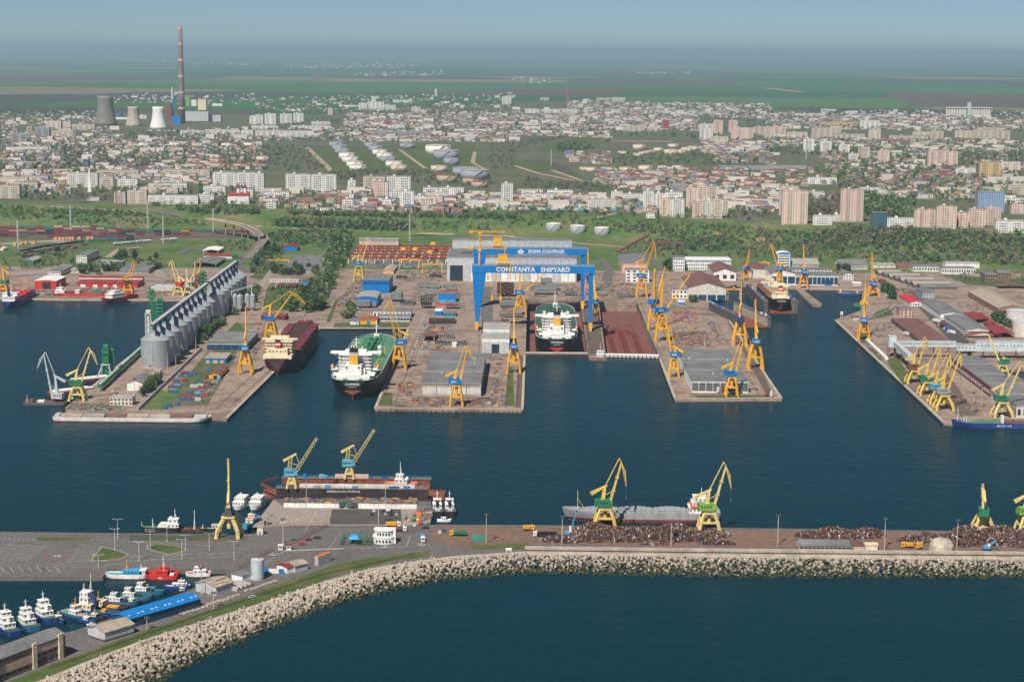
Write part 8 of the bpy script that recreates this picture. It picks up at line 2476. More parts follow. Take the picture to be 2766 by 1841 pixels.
# ---- streets, tracks, viaduct
for v, seq, w_, mt in (('c5', [(100, 600), (330, 595), (700, 560), (950, 620), (1300, 690), (1700, 755)], 14, 'asphalt'), ('c5', [(0, 650), (400, 665), (1190, 710)], 6, 'sandbed'), ('c5', [(780, 765), (1030, 750)], 6, 'sandbed'), ('c5', [(680, 805), (1300, 830), (1700, 830)], 4, 'sandbed'),
      ('c5', [(1600, 735), (1450, 715), (1340, 690)], 16, 'asphalt'), ('c6', [(0, 845), (400, 865), (890, 882)], 7, 'sandbed'), ('c6', [(1300, 905), (1800, 920), (2356, 940)], 12, 'sandbed'), ('c7', [(0, 945), (300, 965), (700, 1010), (1020, 1035)], 12, 'sandbed'), ('c6', [(470, 130), (700, 350)], 14, 'sandbed'),
      ('c6', [(330, 160), (545, 310)], 24, 'railbed'), ('c6', [(1310, 150), (1545, 320)], 10, 'sandbed'), ('c6', [(1995, 170), (1975, 270), (2090, 330)], 10, 'sandbed'), ('c7', [(0, 285), (250, 365), (560, 430), (720, 445)], 12, 'sandbed'), ('c7', [(370, 335), (640, 430)], 12, 'sandbed'), ('c7', [(360, 265), (560, 370)], 26, 'asphaltdark'),
      ('c3', [(0, 1400), (330, 1290), (560, 1240), (740, 1210), (500, 1130)], 16, 'railbed'), ('c3', [(740, 1220), (900, 1290), (950, 1350), (850, 1400)], 18, 'railbed'), ('c3', [(830, 1235), (1200, 1250), (1600, 1280), (2356, 1370)], 26, 'railbed'), ('c7', [(780, 770), (1000, 720), (1200, 690)], 10, 'sandbed'), ('c7', [(2150, 800), (2230, 720), (2356, 690)], 40, 'asphalt'),
      ('c3', [(300, 1190), (830, 1200), (1200, 1215)], 12, 'asphalt'), ('c8', [(0, 1040), (500, 1100), (620, 1110)], 8, 'redearth'), ('c8', [(370, 885), (750, 945)], 6, 'sandbed'), ('c8', [(860, 1140), (1600, 1180)], 6, 'sandbed'), ('c8', [(0, 650), (110, 700)], 60, 'asphalt'), ('c1', [(0, 715), (900, 740)], 18, 'redearth'), ('c1', [(1100, 745), (2356, 762)], 22, 'sandbed'),
      ('c1', [(1700, 525), (2330, 548)], 60, 'sandbed'), ('c2', [(550, 730), (620, 620)], 60, 'railbed'), ('c2', [(560, 800), (1100, 880), (1400, 930)], 50, 'railbed'), ('c2', [(1000, 770), (1600, 785)], 30, 'sandbed'), ('c3', [(850, 1280), (1480, 1290)], 60, 'redearth'), ('c1', [(780, 1305), (1500, 1295), (2356, 1285)], 14, 'sandbed'),
      ('a2', [(1180, 0), (1150, 60), (1030, 160), (900, 270), (830, 330)], 12, 'asphalt'), ('a2', [(830, 340), (1000, 420)], 14, 'asphalt'), ('a2', [(150, 200), (280, 130), (480, 170), (860, 260)], 12, 'asphalt'), ('a2', [(1100, 600), (1200, 450), (1290, 340)], 8, 'concretepad'), ('a2', [(1900, 1000), (2000, 750), (2178, 640)], 4, 'grassground'),
      ('c4', [(0, 598), (640, 600)], 50, 'sandbed'), ('c4', [(0, 800), (350, 840)], 60, 'sandbed'), ('c4', [(1850, 775), (2356, 782)], 30, 'sandbed'), ('c1', [(160, 570), (550, 576)], 60, 'redearth'), ('c1', [(600, 730), (880, 738)], 24, 'redearth'), ('c4', [(560, 890), (800, 860)], 12, 'sandbed'), ('c3', [(740, 810), (1500, 815), (2356, 835)], 20, 'sandbed'), ('a5', [(930, 20), (1060, 45), (1200, 30)], 9, 'redearth'), ('a5', [(730, 75), (1000, 100), (1280, 140)], 6, 'redearth'), ('a5', [(1680, 65), (1820, 80)], 8, 'redearth'), ('c7', [(1750, 940), (1850, 910), (2000, 930)], 9, 'redearth'), ('c7', [(2050, 940), (2330, 970)], 9, 'redearth'), ('a1', [(100, 440), (500, 420), (830, 330)], 30, 'concretepad'), ('a1', [(1270, 240), (1400, 150), (1650, 120)], 10, 'sandbed'), ('a1', [(1780, 250), (1900, 480)], 12, 'concretepad'), ('a1', [(0, 85), (600, 50), (900, 70)], 30, 'concretepad'), ('a4', [(1240, 760), (1290, 560), (1180, 420)], 12, 'asphalt'), ('a4', [(1900, 560), (1800, 440), (1700, 380)], 8, 'asphalt')):
 strip('road', v, seq, w_, mt, .3)
sheet('yard_surface', 'c5', [(0, 862), (1300, 858), (2280, 880), (2300, 945), (1200, 962), (0, 958)], 'railbed')
for v, seq in (('c5', [(0, 885), (900, 880), (1270, 890)]), ('c5', [(0, 935), (900, 940), (1750, 940), (2280, 930)]), ('c5', [(0, 908), (900, 905), (1800, 905), (2290, 920)]), ('c5', [(80, 1118), (400, 1050), (800, 1005), (1290, 985)]), ('c5', [(1035, 1028), (1300, 1000), (1610, 985)]), ('c5', [(200, 1110), (500, 1065), (820, 1025)]), ('c5', [(200, 1140), (500, 1085), (720, 1050)]), ('c6', [(100, 935), (500, 940), (850, 940)]), ('c6', [(150, 915), (780, 915)])):
 strip('rail_track', v, seq, 7, 'railbed', .3)
# lawns of the tank farm and the football ground
for v, seq, mt in (('c6', [(480, 110), (2000, 110), (2100, 330), (1500, 345), (700, 345)], 'grassground'), ('c7', [(210, 140), (540, 40), (700, 30), (860, 80), (760, 130), (500, 170), (300, 170)], 'grassground'), ('c7', [(0, 690), (560, 700), (590, 720), (0, 720)], 'grassground'), ('c7', [(0, 250), (330, 240), (600, 370), (680, 420), (0, 290)], 'grassground')):
 q_ = [G(v, *s_) for s_ in seq]
 struct(MB().prism([(p.x, p.y) for p in q_], PZ + .12, PZ + .12), 'field', mt)
t = T('stadium_stand', 'pale blue curved stand of the football ground on the bluff', 'stand', G('c6', 2000, 690), R(-3))
for i in range(26):
 MB().box(i * 9, i * 9 + 8.4, -2 + 14 * abs(i / 26 - .45) ** 2, 6, 0, 3.5 + (i % 3) * .2).obj('terrace_bay', ('galv', 'skyblue', 'offwhite')[i % 3], t)
# viaduct sweeping down from the bluff
vd = [S('c5', *s_) for s_ in ((1880, 775), (2050, 800), (2200, 835), (2310, 880), (2356, 930))] + [S('c6', 60, 925), S('c6', 75, 965), S('c6', 0, 1060), S('c6', -70, 1130)]
zs = (27, 24, 21, 18, 15, 12, 10, 6, 3)
V_ = [P(x, y, z) for (x, y), z in zip(vd, zs)]
t = T('viaduct', 'curving road viaduct sweeping down from the bluff to the port', 'viaduct', (0, 0, 0), 0)
dk, pr_ = MB(), MB()
for a, b in zip(V_, V_[1:]):
 dk.bar(a - Vector((0, 0, .8)), b - Vector((0, 0, .8)), 13, 1.5)
 n = Vector((b.y - a.y, a.x - b.x, 0)).normalized() * 6.4
 for s_ in (-1, 1):
  pr_.bar(a + n * s_ + Vector((0, 0, .5)), b + n * s_ + Vector((0, 0, .5)), .5, 1.2)
dk.obj('deck', 'concretedark', t)
pr_.obj('parapet', 'pink', t)
for a, b in zip(V_[1:-1], V_[2:]):
 for f_ in (0, .5):
  c = a.lerp(b, f_)
  MB().box(c.x - 1, c.x + 1, c.y - 1, c.y + 1, ground_z(c.x, c.y) - 1, c.z - 1.5).obj('pier', 'concretedark', t)
# inclined conveyor and road bridge right of the gantries
for a, b, w_, lb in ((W('a4', 1385, 345, 6), W('a4', 1745, 150, 26), 5, 'brown inclined conveyor bridge climbing the bluff'), (W('a4', 1710, 245, 12), W('a4', 2178, 240, 12), 6, 'flat pipe bridge crossing below the bluff')):
 t = T('conveyor_bridge', lb, 'conveyor', a, 0)
 MB().bar((0, 0, 0), b - a, w_, 3).obj('gallery_box', 'roofbrown', t)
 for f_ in (.1, .35, .6, .85):
  c = (b - a) * f_
  MB().bar(c, (c.x, c.y, ground_z(a.x + c.x, a.y + c.y) - a.z), 1.4).obj('support', 'concretedark', t)
# ---- railway wagons
wg = T('freight_wagon', '', 'wagon')
MB().box(0, 12.8, -1.4, 1.4, 1.1, 3.6).obj('body', 'any', wg)
rb = MB()
for i in range(9):
 rb.box(i * 1.57, i * 1.57 + .2, -1.48, 1.48, 1.1, 3.6)
rb.obj('ribs', 'any', wg)
MB().box(1, 11.8, -1, 1, .4, 1.1).obj('underframe', 'darkgrey', wg)
tk = T('tank_wagon', '', 'wagon')
MB().tube((.3, 0, 2.5), (12.5, 0, 2.5), 1.4, 12).obj('barrel', 'any', tk)
MB().box(0, 12.8, -1.2, 1.2, .6, 1.2).obj('underframe', 'darkgrey', tk)
MC = dict(m=(.17, .04, .05), g=(.03, .16, .12), b=(.03, .09, .2), s=(.5, .53, .56), o=(.4, .2, .12), k=(.03, .03, .035), t=(.4, .33, .25))
MN = dict(m='maroon', g='green', b='dark blue', s='silver', o='orange-brown', k='black', t='tan')
first_w = {}
def train(v, seq, pal, where, tank=False, gap=14.2):
 q_ = [G(v, *s_) for s_ in seq]
 r = random.Random(len(where) + int(seq[0][0]))
 out = 0.
 for a, b in zip(q_, q_[1:]):
  L_ = (b - a).length
  while out + 13 < L_:
   p = a.lerp(b, out / L_)
   out += gap
   if r.random() < .1:
    continue
   c = r.choice(pal)
   pr = tk if tank else wg
   cc = tuple(x * r.uniform(.8, 1.25) for x in MC[c])
   lb = '%s %s wagon %s' % (MN[c], 'tank' if tank else 'open freight', where)
   p.z += .5
   dup(pr, p, math.atan2(b.y - a.y, b.x - a.x), lb, 'wagons ' + where, {'body': cc, 'ribs': cc, 'barrel': cc})
  out = max(0, out - L_)
train('c5', [(0, 920), (900, 925), (1750, 930)], 'mmmmk', 'in the long front row of the rail yard')
train('c5', [(0, 880), (800, 880), (1280, 888)], 'mmmgot', 'in the rear row of the rail yard')
train('c5', [(880, 900), (1700, 892), (2280, 905)], 'gmmg', 'in the middle row of the rail yard')
train('c5', [(90, 1108), (400, 1040), (800, 990), (1290, 972)], 'bbgk', 'on the outer curve of the sidings')
train('c5', [(200, 1105), (500, 1058), (820, 1015)], 'omto', 'on the middle curve of the sidings')
train('c5', [(200, 1135), (500, 1080), (720, 1042)], 'tgok', 'on the inner curve of the sidings')
train('c5', [(1035, 1022), (1300, 995), (1610, 975)], 's', 'on the siding below the rail yard', True)
train('c5', [(0, 900), (900, 902), (1800, 905)], 'mmgko', 'in the third row of the rail yard')
train('c5', [(0, 942), (800, 946), (1300, 950)], 'mkgm', 'in the nearest row of the rail yard')
train('c5', [(0, 866), (1200, 864)], 'mgt', 'in the farthest row of the rail yard')
train('c6', [(110, 930), (500, 935), (840, 938)], 'gmgk', 'on the tracks above the tree belt')
train('c6', [(380, 905), (780, 908)], 'm', 'on the rearmost track above the tree belt')
for pr in (wg, tk):
 for c in list(pr.children):
  bpy.data.objects.remove(c)
 bpy.data.objects.remove(pr)
# timber stacks
for i, (x, y) in enumerate(((950, 190), (1020, 190), (1085, 192), (1140, 190), (1195, 188), (1245, 186), (1370, 180), (1525, 180), (1595, 180), (230, 290), (340, 270), (420, 260), (30, 350), (560, 262))):
 p = W('e1', x, y)
 t = T('timber_stack', 'orange sawn timber stack, %s from the left beside the curved sidings' % ordinal(sorted([950, 1020, 1085, 1140, 1195, 1245, 1370, 1525, 1595, 230, 340, 420, 30, 560]).index(x)), 'timber stack', p, R(rng.uniform(-5, 5)), 'timber stacks')
 for k in range(3):
  MB().box(0, 4.6, 0, 6, k * 1.5 + .15, k * 1.5 + 1.5).obj('bundle', 'wood', t)
# ================================================================== TREES, HOUSES AND THE REST OF THE TOWN
def leaf_mat(name, src):
 m = M(name, src, rough=.9, vary=.3, scale=.35)
 m.node_tree.nodes['Principled BSDF'].inputs['Specular IOR Level'].default_value = .1
leaf_mat('leaf', 'object')
leaf_mat('leafmass', 'attribute')
def crown_tris(r, n, rx, rz, lumps=5):
 """leaf-clump faces spread through several lobes: (n, 3, 3) array for a crown of height 1 standing on z=0"""
 c = np.array([(r.uniform(-.5, .5) * rx, r.uniform(-.5, .5) * rx, rz * r.uniform(.35, .8)) for _ in range(lumps)])
 k = r.randint(0, lumps, n)
 d = r.normal(size=(n, 3))
 d /= np.linalg.norm(d, axis=1)[:, None]
 ctr = c[k] + d * np.array((rx * .55, rx * .55, rz * .36)) * r.uniform(.55, 1.05, (n, 1))
 s_ = r.uniform(.09, .2, (n, 1, 1)) * rx * 1.5
 t = r.normal(size=(n, 3, 3)) * s_
 return ctr[:, None, :] + t
def tri_mesh(name, tris, mat, cols=None):
 n = len(tris)
 me = bpy.data.meshes.new(name)
 me.vertices.add(n * 3)
 me.vertices.foreach_set('co', np.ascontiguousarray(tris, dtype=np.float32).ravel())
 me.loops.add(n * 3)
 me.loops.foreach_set('vertex_index', np.arange(n * 3, dtype=np.int32))
 me.polygons.add(n)
 me.polygons.foreach_set('loop_start', np.arange(0, n * 3, 3, dtype=np.int32))
 me.materials.append(MATS[mat])
 if cols is not None:
  at = me.attributes.new('col', 'FLOAT_COLOR', 'FACE')
  at.data.foreach_set('color', np.concatenate([cols, np.ones((n, 1))], 1).astype(np.float32).ravel())
 me.update(calc_edges=True)
 return me
tr_ = np.random.RandomState(21)
CR = []
for i in range(6):
 rx, rz = ((.42, 1), (.38, 1), (.46, .9), (.2, 1.05), (.17, 1.1), (.5, .8))[i]
 CR.append(tri_mesh('crown', crown_tris(tr_, 240, rx, rz, 7 if i not in (3, 4) else 5), 'leaf'))
tb = MB().tube((0, 0, -.05), (0, 0, .45), .035, 6, .02)
for a in (0, 2.1, 4.2):
 tb.tube((0, 0, .3), (.18 * math.cos(a), .18 * math.sin(a), .62), .018, 5, .008)
TRUNK = tb.mesh('trunk', 'bark')
GREENS = [(0.0529, 0.105, 0.0348), (0.0695, 0.13, 0.0437), (0.0994, 0.143, 0.0564), (0.0475, 0.0866, 0.0432), (0.12, 0.15, 0.0678), (0.128, 0.119, 0.0846)]
ntree = {}
def tree(p, h, label, group, kind=None):
 t = T('tree', label, 'tree', p, rng.uniform(0, 6), group)
 t.scale = (h * rng.uniform(.85, 1.2), h * rng.uniform(.85, 1.2), h)
 for nm, me in (('trunk', TRUNK), ('crown', CR[kind if kind is not None else rng.choice((0, 1, 2, 5))])):
  o = bpy.data.objects.new(nm, me)
  C.objects.link(o)
  o.parent = t
  g = rng.choice(GREENS[:5] if nm == 'crown' else GREENS)
  k = rng.uniform(.75, 1.3)
  o.color = (g[0] * k, g[1] * k, g[2] * k, 1)
def inside(poly, n, r):
 q_ = [np.array(s_) for s_ in poly]
 out = []
 for _ in range(n):
  u, v_ = r.random(), r.random()
  out.append(tuple((q_[0] * (1 - u) + q_[1] * u) * (1 - v_) + (q_[3] * (1 - u) + q_[2] * u) * v_))
 return out
# single trees one can tell apart in the port and along the bluff
for v, quad_, n, hs, kd, lb in (('a7', [(1430, 960), (1600, 800), (1680, 730), (1480, 870)], 14, (7, 10), None, 'dense tree clump behind the white gabled shed'), ('a2', [(370, 1280), (690, 1010), (700, 960), (400, 1180)], 22, (7, 11), None, 'bushy tree row between the silos and the dark hall'),
        ('a2', [(780, 920), (1000, 880), (1110, 620), (1030, 640)], 20, (7, 12), None, 'tree beside the small silo cluster'), ('a2', [(1720, 880), (1800, 880), (1900, 560), (1740, 520)], 34, (10, 17), None, 'tall tree in the belt beside the old slipway'),
        ('a2', [(1480, 880), (1680, 900), (1680, 650), (1560, 660)], 12, (10, 16), None, 'tree below the boom of the quay crane'), ('a2', [(1230, 440), (1790, 470), (1780, 400), (1250, 390)], 24, (8, 12), None, 'tree before the dark flat-roofed warehouse'),
        ('a2', [(1870, 400), (2060, 420), (2178, 140), (1950, 60)], 40, (9, 15), 3, 'poplar in the belt beside the red crane runways'), ('a2', [(930, 430), (1100, 320), (1400, 140), (1200, 130)], 30, (8, 12), None, 'tree along the fence by the curving road'),
        ('a1', [(920, 440), (1400, 440), (1390, 390), (930, 390)], 14, (9, 13), None, 'tree before the pale office'), ('a1', [(1370, 320), (1850, 420), (1850, 250), (1400, 200)], 16, (9, 14), None, 'brownish tree behind the left basin cranes'), ('a6', [(440, 420), (560, 400), (690, 560), (600, 570)], 12, (8, 12), None, 'tree in the row beside the red-roofed shed'),
        ('a6', [(1730, 760), (1850, 800), (2100, 950), (1950, 850)], 10, (8, 11), None, 'tree beside the maroon canopies'), ('a5', [(0, 420), (80, 440), (80, 330), (0, 340)], 6, (8, 12), None, 'tree left of the long white office'), ('a5', [(250, 790), (340, 780), (340, 730), (260, 740)], 3, (7, 9), None, 'bush before the brown-roofed hall'), ('a5', [(1950, 420), (2178, 400), (2178, 340), (1960, 340)], 7, (7, 10), None, 'tree beside the basin end house'),
        ('b2', [(1480, 470), (1650, 470), (1650, 400), (1490, 400)], 6, (6, 9), None, 'tree under the pale conveyor gallery'), ('a3', [(110, 1150), (230, 1150), (200, 1000), (150, 1000)], 4, (9, 13), 5, 'bare tree beside the basin end')):
 r = random.Random(n + int(quad_[0][0]))
 for x, y in inside(quad_, n, r):
  tree(W(v, x, y), r.uniform(*hs), lb, 'trees: ' + lb, kd)
# scrub and town trees too many to count: one mass
MASS, MCOL = [], []
shapes = [crown_tris(tr_, 34, rx, rz, 4) for rx, rz in ((.5, 1), (.42, 1), (.6, .8), (.24, 1.1), (.46, .95), (.55, .9))]
flat_cols = [(0.0514, 0.0983, 0.0373), (0.0747, 0.126, 0.0465), (0.103, 0.15, 0.0587), (0.0516, 0.0893, 0.0478), (0.118, 0.118, 0.0817), (0.145, 0.121, 0.0972), (0.0824, 0.148, 0.0549)]
def woods(v, quad_, n, hs, seed, brown=.2):
 r = random.Random(seed)
 for x, y in inside(quad_, n, r):
  p = G(v, x, y)
  h = r.uniform(*hs)
  a = r.uniform(0, 6.3)
  c, s_ = math.cos(a), math.sin(a)
  t = shapes[r.randrange(6)] @ np.array(((c, s_, 0), (-s_, c, 0), (0, 0, 1))) * h
  MASS.append(t + np.array(p))
  g = flat_cols[r.choice((4, 5))] if r.random() < brown else flat_cols[r.choice((0, 1, 2, 3, 6))]
  k = r.uniform(.85, 1.7)
  MCOL.append(np.tile(np.array(g) * k, (len(t), 1)) * tr_.uniform(.85, 1.15, (len(t), 1)))
WD = (('c8', (700, 860, 2356, 920, 2356, 1140, 300, 1000), 700, (6, 12), .35), ('c8', (0, 900, 700, 900, 1500, 1190, 0, 1100), 420, (4, 9), .3), ('c7', (1150, 790, 2356, 870, 2356, 1120, 1000, 900), 380, (4, 9), .35), ('c7', (1600, 980, 1950, 960, 1950, 1100, 1600, 1060), 90, (8, 13), .2), ('c7', (0, 740, 1100, 790, 1150, 900, 0, 830), 150, (4, 8), .3),
  ('c6', (200, 800, 1400, 830, 1400, 900, 150, 850), 420, (7, 13), .25), ('c6', (300, 720, 2356, 760, 2356, 790, 300, 750), 260, (6, 11), .3), ('c6', (1400, 800, 2356, 800, 2356, 900, 1400, 900), 110, (3, 7), .4), ('c5', (0, 660, 1190, 720, 1400, 760, 0, 790), 520, (3, 7), .2), ('c5', (700, 760, 1900, 800, 1900, 840, 500, 830), 170, (3, 7), .3), ('c5', (1300, 650, 2356, 680, 2356, 740, 1850, 740), 170, (6, 11), .2),
  ('c5', (0, 500, 2356, 480, 2356, 660, 0, 600), 300, (7, 12), .3), ('c5', (0, 60, 2356, 80, 2356, 330, 0, 380), 1500, (6, 12), .4), ('c5', (530, 330, 700, 360, 760, 120, 560, 60), 170, (9, 14), .5), ('c5', (900, 220, 1470, 230, 1470, 300, 900, 310), 170, (7, 11), .9), ('c1', (0, 1000, 860, 1010, 860, 1100, 0, 1080), 160, (8, 13), .3), ('c1', (700, 1200, 2356, 1190, 2356, 1270, 700, 1280), 320, (8, 13), .35),
  ('c2', (0, 880, 2356, 900, 2356, 1060, 0, 1040), 900, (8, 14), .4), ('c2', (0, 1080, 2356, 1050, 2356, 1260, 0, 1240), 900, (6, 11), .4), ('c2', (0, 1240, 2356, 1245, 2356, 1300, 0, 1290), 260, (6, 10), .4), ('c6', (0, 110, 450, 120, 650, 340, 0, 350), 260, (6, 11), .35), ('c6', (700, 345, 2000, 345, 2300, 500, 500, 420), 320, (6, 11), .5), ('c6', (2050, 90, 2356, 60, 2356, 330, 2150, 330), 200, (5, 9), .5),
  ('c6', (0, 540, 2356, 560, 2356, 740, 0, 690), 380, (6, 11), .35), ('c7', (0, 80, 500, 40, 560, 10, 0, 160), 160, (6, 10), .6), ('c7', (420, 190, 760, 150, 700, 100, 420, 120), 90, (12, 18), .3), ('c7', (100, 420, 850, 480, 850, 540, 100, 500), 200, (6, 10), .6), ('c7', (850, 190, 2356, 160, 2356, 290, 850, 290), 420, (6, 11), .3), ('c7', (850, 330, 2356, 330, 2356, 560, 850, 500), 420, (5, 10), .4), ('c7', (0, 600, 2356, 660, 2356, 800, 0, 740), 380, (6, 11), .3),
  ('c3', (0, 860, 2356, 960, 2356, 1120, 0, 1020), 1300, (7, 12), .4), ('c3', (0, 1100, 2356, 1130, 2356, 1290, 0, 1200), 800, (7, 12), .4), ('c4', (0, 980, 2356, 1000, 2356, 1200, 0, 1180), 950, (8, 14), .35), ('c4', (0, 1260, 2356, 1290, 2356, 1480, 0, 1400), 1100, (8, 13), .25), ('c8', (600, 120, 2356, 120, 2356, 330, 600, 330), 520, (8, 14), .25), ('c8', (400, 330, 2356, 330, 2356, 680, 700, 520), 700, (7, 13), .3), ('c8', (390, 600, 690, 600, 690, 780, 390, 760), 130, (10, 16), .8), ('c8', (890, 560, 1360, 620, 1340, 780, 900, 760), 220, (12, 18), .2),
  ('a6', (500, 130, 2178, 160, 2178, 60, 500, 30), 200, (6, 11), .3), ('a4', (1700, 380, 2178, 420, 2178, 230, 1750, 230), 120, (5, 9), .4), ('a1', (0, 200, 900, 200, 900, 360, 0, 400), 90, (4, 8), .2), ('a2', (1200, 60, 2178, 160, 2178, -60, 1250, -20), 220, (8, 14), .2), ('a2', (600, 60, 1000, 60, 1000, 160, 600, 160), 60, (4, 8), .4), ('a2', (980, 430, 1250, 420, 1400, 160, 1100, 160), 70, (6, 11), .2), ('a2', (1700, 880, 1800, 860, 2150, 180, 1900, 160), 150, (8, 15), .15), ('a2', (1100, 840, 1600, 860, 1600, 620, 1180, 600), 50, (4, 9), .2), ('a6', (1200, 360, 2178, 380, 2178, 250, 1250, 250), 60, (3, 7), .3), ('a5', (700, 250, 2178, 290, 2178, 120, 600, 80), 260, (4, 9), .35))
for i, (v, q_, n, hs, br) in enumerate(WD):
 woods(v, [(q_[j], q_[j + 1]) for j in (0, 2, 4, 6)], n, hs, i + 50, br)
me = tri_mesh('woodland', np.concatenate(MASS), 'leafmass', np.concatenate(MCOL))
o = bpy.data.objects.new('woodland', me)
C.objects.link(o)
o['kind'] = 'stuff'
tag(o, 'scrub and street trees spread over the bluff and between the town houses', 'trees')
# houses
HW = [(.52, .48, .43), (.42, .37, .32), (.46, .4, .33), (.38, .37, .36), (.44, .34, .27), (.6, .57, .53), (.43, .38, .27)]
HR = [(.22, .1, .075), (.17, .075, .07), (.16, .11, .09), (.22, .21, .2), (.26, .13, .09), (.13, .13, .135), (.15, .06, .065), (.08, .13, .23), (.36, .34, .31)]
hp1 = T('town_house', '', 'house')
MB().box(0, 11, 0, 9, -1, 5).quad((0, 0, 5), (0, 4.5, 7.6), (0, 9, 5)).quad((11, 0, 5), (11, 9, 5), (11, 4.5, 7.6)).obj('wall', 'wallany', hp1)
MB().gable(0, 11, 0, 9, 5.02, 2.6, .5, 'x').obj('roof', 'anyroof', hp1)
wn = MB()
for x in (1, 4, 7):
 wn.quad((x, -.05, 1.5), (x + 2, -.05, 1.5), (x + 2, -.05, 3.4), (x, -.05, 3.4))
wn.obj('window', 'glass', hp1, kind='stuff')
HS = (('c8', (0, 330, 1900, 350, 1900, 520, 300, 480), 75, 'behind the pink tower blocks'), ('c6', (1050, 620, 1800, 660, 1800, 740, 850, 720), 40, 'on the bluff edge left of the stadium'), ('c7', (750, 360, 1300, 400, 1300, 500, 750, 460), 40, 'below the old depot tanks'), ('c7', (1850, 180, 2356, 200, 2356, 290, 1850, 270), 40, 'right of the old depot tanks'), ('c5', (0, 120, 550, 130, 550, 330, 0, 330), 50, 'on the left edge below the cooling towers'), ('c7', (440, 180, 900, 200, 900, 290, 560, 260), 35, 'beside the railway triangle'))
for v, q_, n, where in HS:
 r = random.Random(n)
 for x, y in inside([(q_[j], q_[j + 1]) for j in (0, 2, 4, 6)], n, r):
  ri = r.randrange(9)
  k = r.uniform(.7, 1.5)
  dup(hp1, G(v, x, y), r.uniform(-.5, .5), 'small %s-roofed house %s' % (('red', 'maroon', 'brown', 'grey', 'orange', 'dark', 'maroon', 'blue', 'pale')[ri], where), 'houses ' + where, {'wall': r.choice(HW), 'roof': HR[ri]}, scale=(k, r.uniform(.8, 1.3), r.uniform(.8, 1.5)))
for c in list(hp1.children):
 bpy.data.objects.remove(c)
bpy.data.objects.remove(hp1)
hv, hf, hc_ = [], [], []
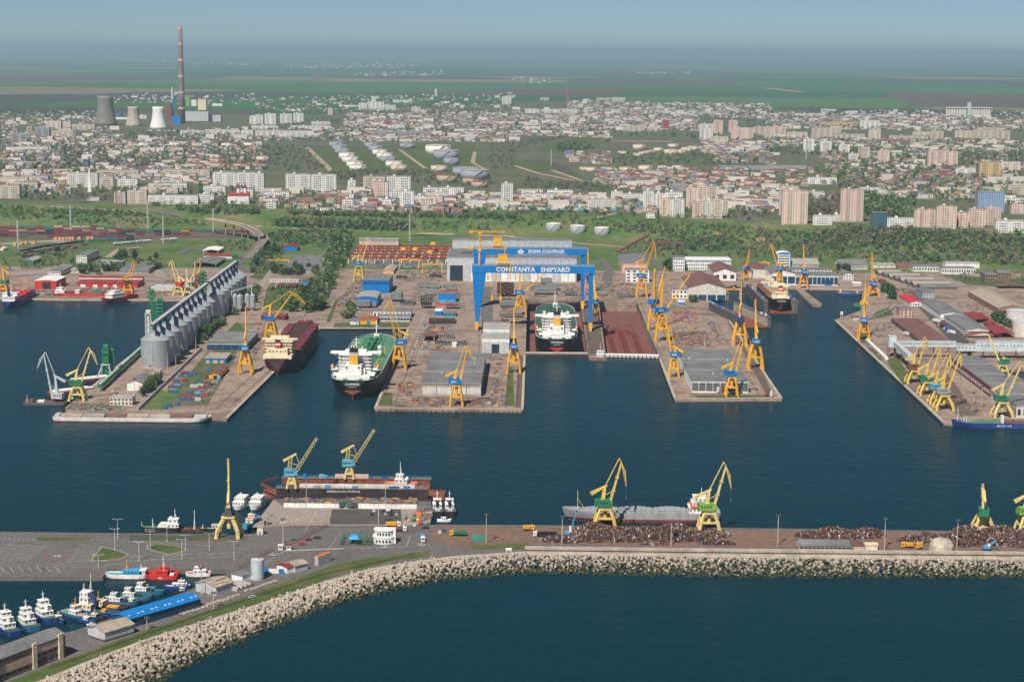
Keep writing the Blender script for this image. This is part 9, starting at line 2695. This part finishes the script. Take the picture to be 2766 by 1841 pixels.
HM = (('c1', (0, 1030, 1000, 1010, 1000, 1250, 0, 1400), 260), ('c1', (1650, 1180, 2356, 1160, 2356, 1270, 1650, 1260), 90), ('c1', (1000, 860, 2356, 850, 2356, 960, 1000, 940), 110), ('c2', (0, 890, 2356, 850, 2356, 1010, 0, 1020), 260), ('c2', (800, 1040, 2356, 1020, 2356, 1180, 800, 1160), 620), ('c2', (900, 1230, 2356, 1240, 2356, 1290, 900, 1290), 160),
  ('c3', (0, 990, 1700, 1010, 1700, 1190, 0, 1180), 850), ('c3', (500, 920, 2356, 950, 2356, 1090, 500, 1000), 750), ('c3', (1700, 1270, 2356, 1300, 2356, 1420, 1700, 1400), 200), ('c3', (0, 1190, 900, 1200, 900, 1260, 0, 1230), 110), ('c4', (0, 1030, 1700, 1040, 1700, 1190, 0, 1170), 620), ('c4', (0, 1250, 2356, 1290, 2356, 1400, 0, 1330), 620), ('c4', (1100, 1080, 2356, 1080, 2356, 1180, 1100, 1170), 220), ('c7', (1700, 560, 2356, 600, 2356, 720, 1980, 690), 200),
  ('c5', (0, 360, 600, 350, 600, 560, 0, 560), 140), ('c5', (900, 300, 1900, 300, 1900, 480, 900, 420), 160), ('c6', (750, 560, 2100, 600, 2100, 700, 750, 680), 90), ('c8', (1000, 330, 2356, 360, 2356, 660, 1000, 560), 200), ('c2', (200, 560, 1700, 530, 1500, 620, 300, 625), 260), ('c1', (1100, 545, 2356, 570, 2356, 600, 1100, 560), 120), ('c2', (900, 650, 1700, 650, 1700, 690, 900, 690), 60), ('c3', (0, 700, 350, 700, 350, 760, 0, 760), 30), ('c3', (1100, 655, 1650, 655, 1650, 675, 1100, 672), 30), ('c8', (0, 560, 120, 580, 120, 640, 0, 640), 40), ('c5', (0, 60, 2356, 80, 2356, 330, 0, 380), 420), ('c1', (0, 1240, 2356, 1240, 2356, 1400, 0, 1420), 300), ('c6', (0, 540, 2356, 560, 2356, 720, 0, 680), 200), ('c7', (850, 330, 2356, 330, 2356, 560, 850, 500), 260), ('c8', (500, 120, 2356, 120, 2356, 330, 500, 330), 260), ('c2', (0, 1160, 2356, 1190, 2356, 1290, 0, 1280), 300), ('c7', (0, 560, 1300, 600, 1300, 760, 0, 660), 120), ('c4', (600, 1000, 2356, 1020, 2356, 1180, 600, 1180), 300))
r = random.Random(99)
for v, q_, n in HM:
 for x, y in inside([(q_[j], q_[j + 1]) for j in (0, 2, 4, 6)], n, r):
  p = G(v, x, y)
  k = 1 + max(0, p.y - 9000) / 14000
  w_, d, h = r.uniform(7, 14) * k, r.uniform(7, 10), r.uniform(3, 5.5) * k
  big = r.random() < .08
  if big:
   w_, h = r.uniform(16, 40), r.uniform(6, 13)
  a = r.uniform(-.4, .4)
  c, s_ = math.cos(a), math.sin(a)
  b = len(hv)
  m_ = h + (.3 if big else min(3, d * .3))
  for X, Y, Z in ((0, 0, -1), (w_, 0, -1), (w_, d, -1), (0, d, -1), (0, 0, h), (w_, 0, h), (w_, d, h), (0, d, h), (0, d / 2, m_), (w_, d / 2, m_)):
   hv.append((p.x + X * c - Y * s_, p.y + X * s_ + Y * c, p.z + Z))
  hf += [(b, b + 1, b + 5, b + 4), (b + 1, b + 2, b + 6, b + 9, b + 5), (b + 2, b + 3, b + 7, b + 6), (b + 3, b, b + 4, b + 8, b + 7), (b + 4, b + 5, b + 9, b + 8), (b + 6, b + 7, b + 8, b + 9)]
  hc_ += [(.6, .56, .5) if big else r.choice(HW)] * 4 + [(.4, .39, .37) if big else r.choice(HR)] * 2
me = bpy.data.meshes.new('town_roofs')
me.from_pydata(hv, [], hf)
at = me.attributes.new('col', 'FLOAT_COLOR', 'FACE')
at.data.foreach_set('color', np.array([(*c, 1) for c in hc_], dtype=np.float32).ravel())
me.materials.append(MATS['mixed'])
o = bpy.data.objects.new('town_roofs', me)
C.objects.link(o)
o['kind'] = 'stuff'
tag(o, 'sea of small houses filling the far town to the fields', 'houses')
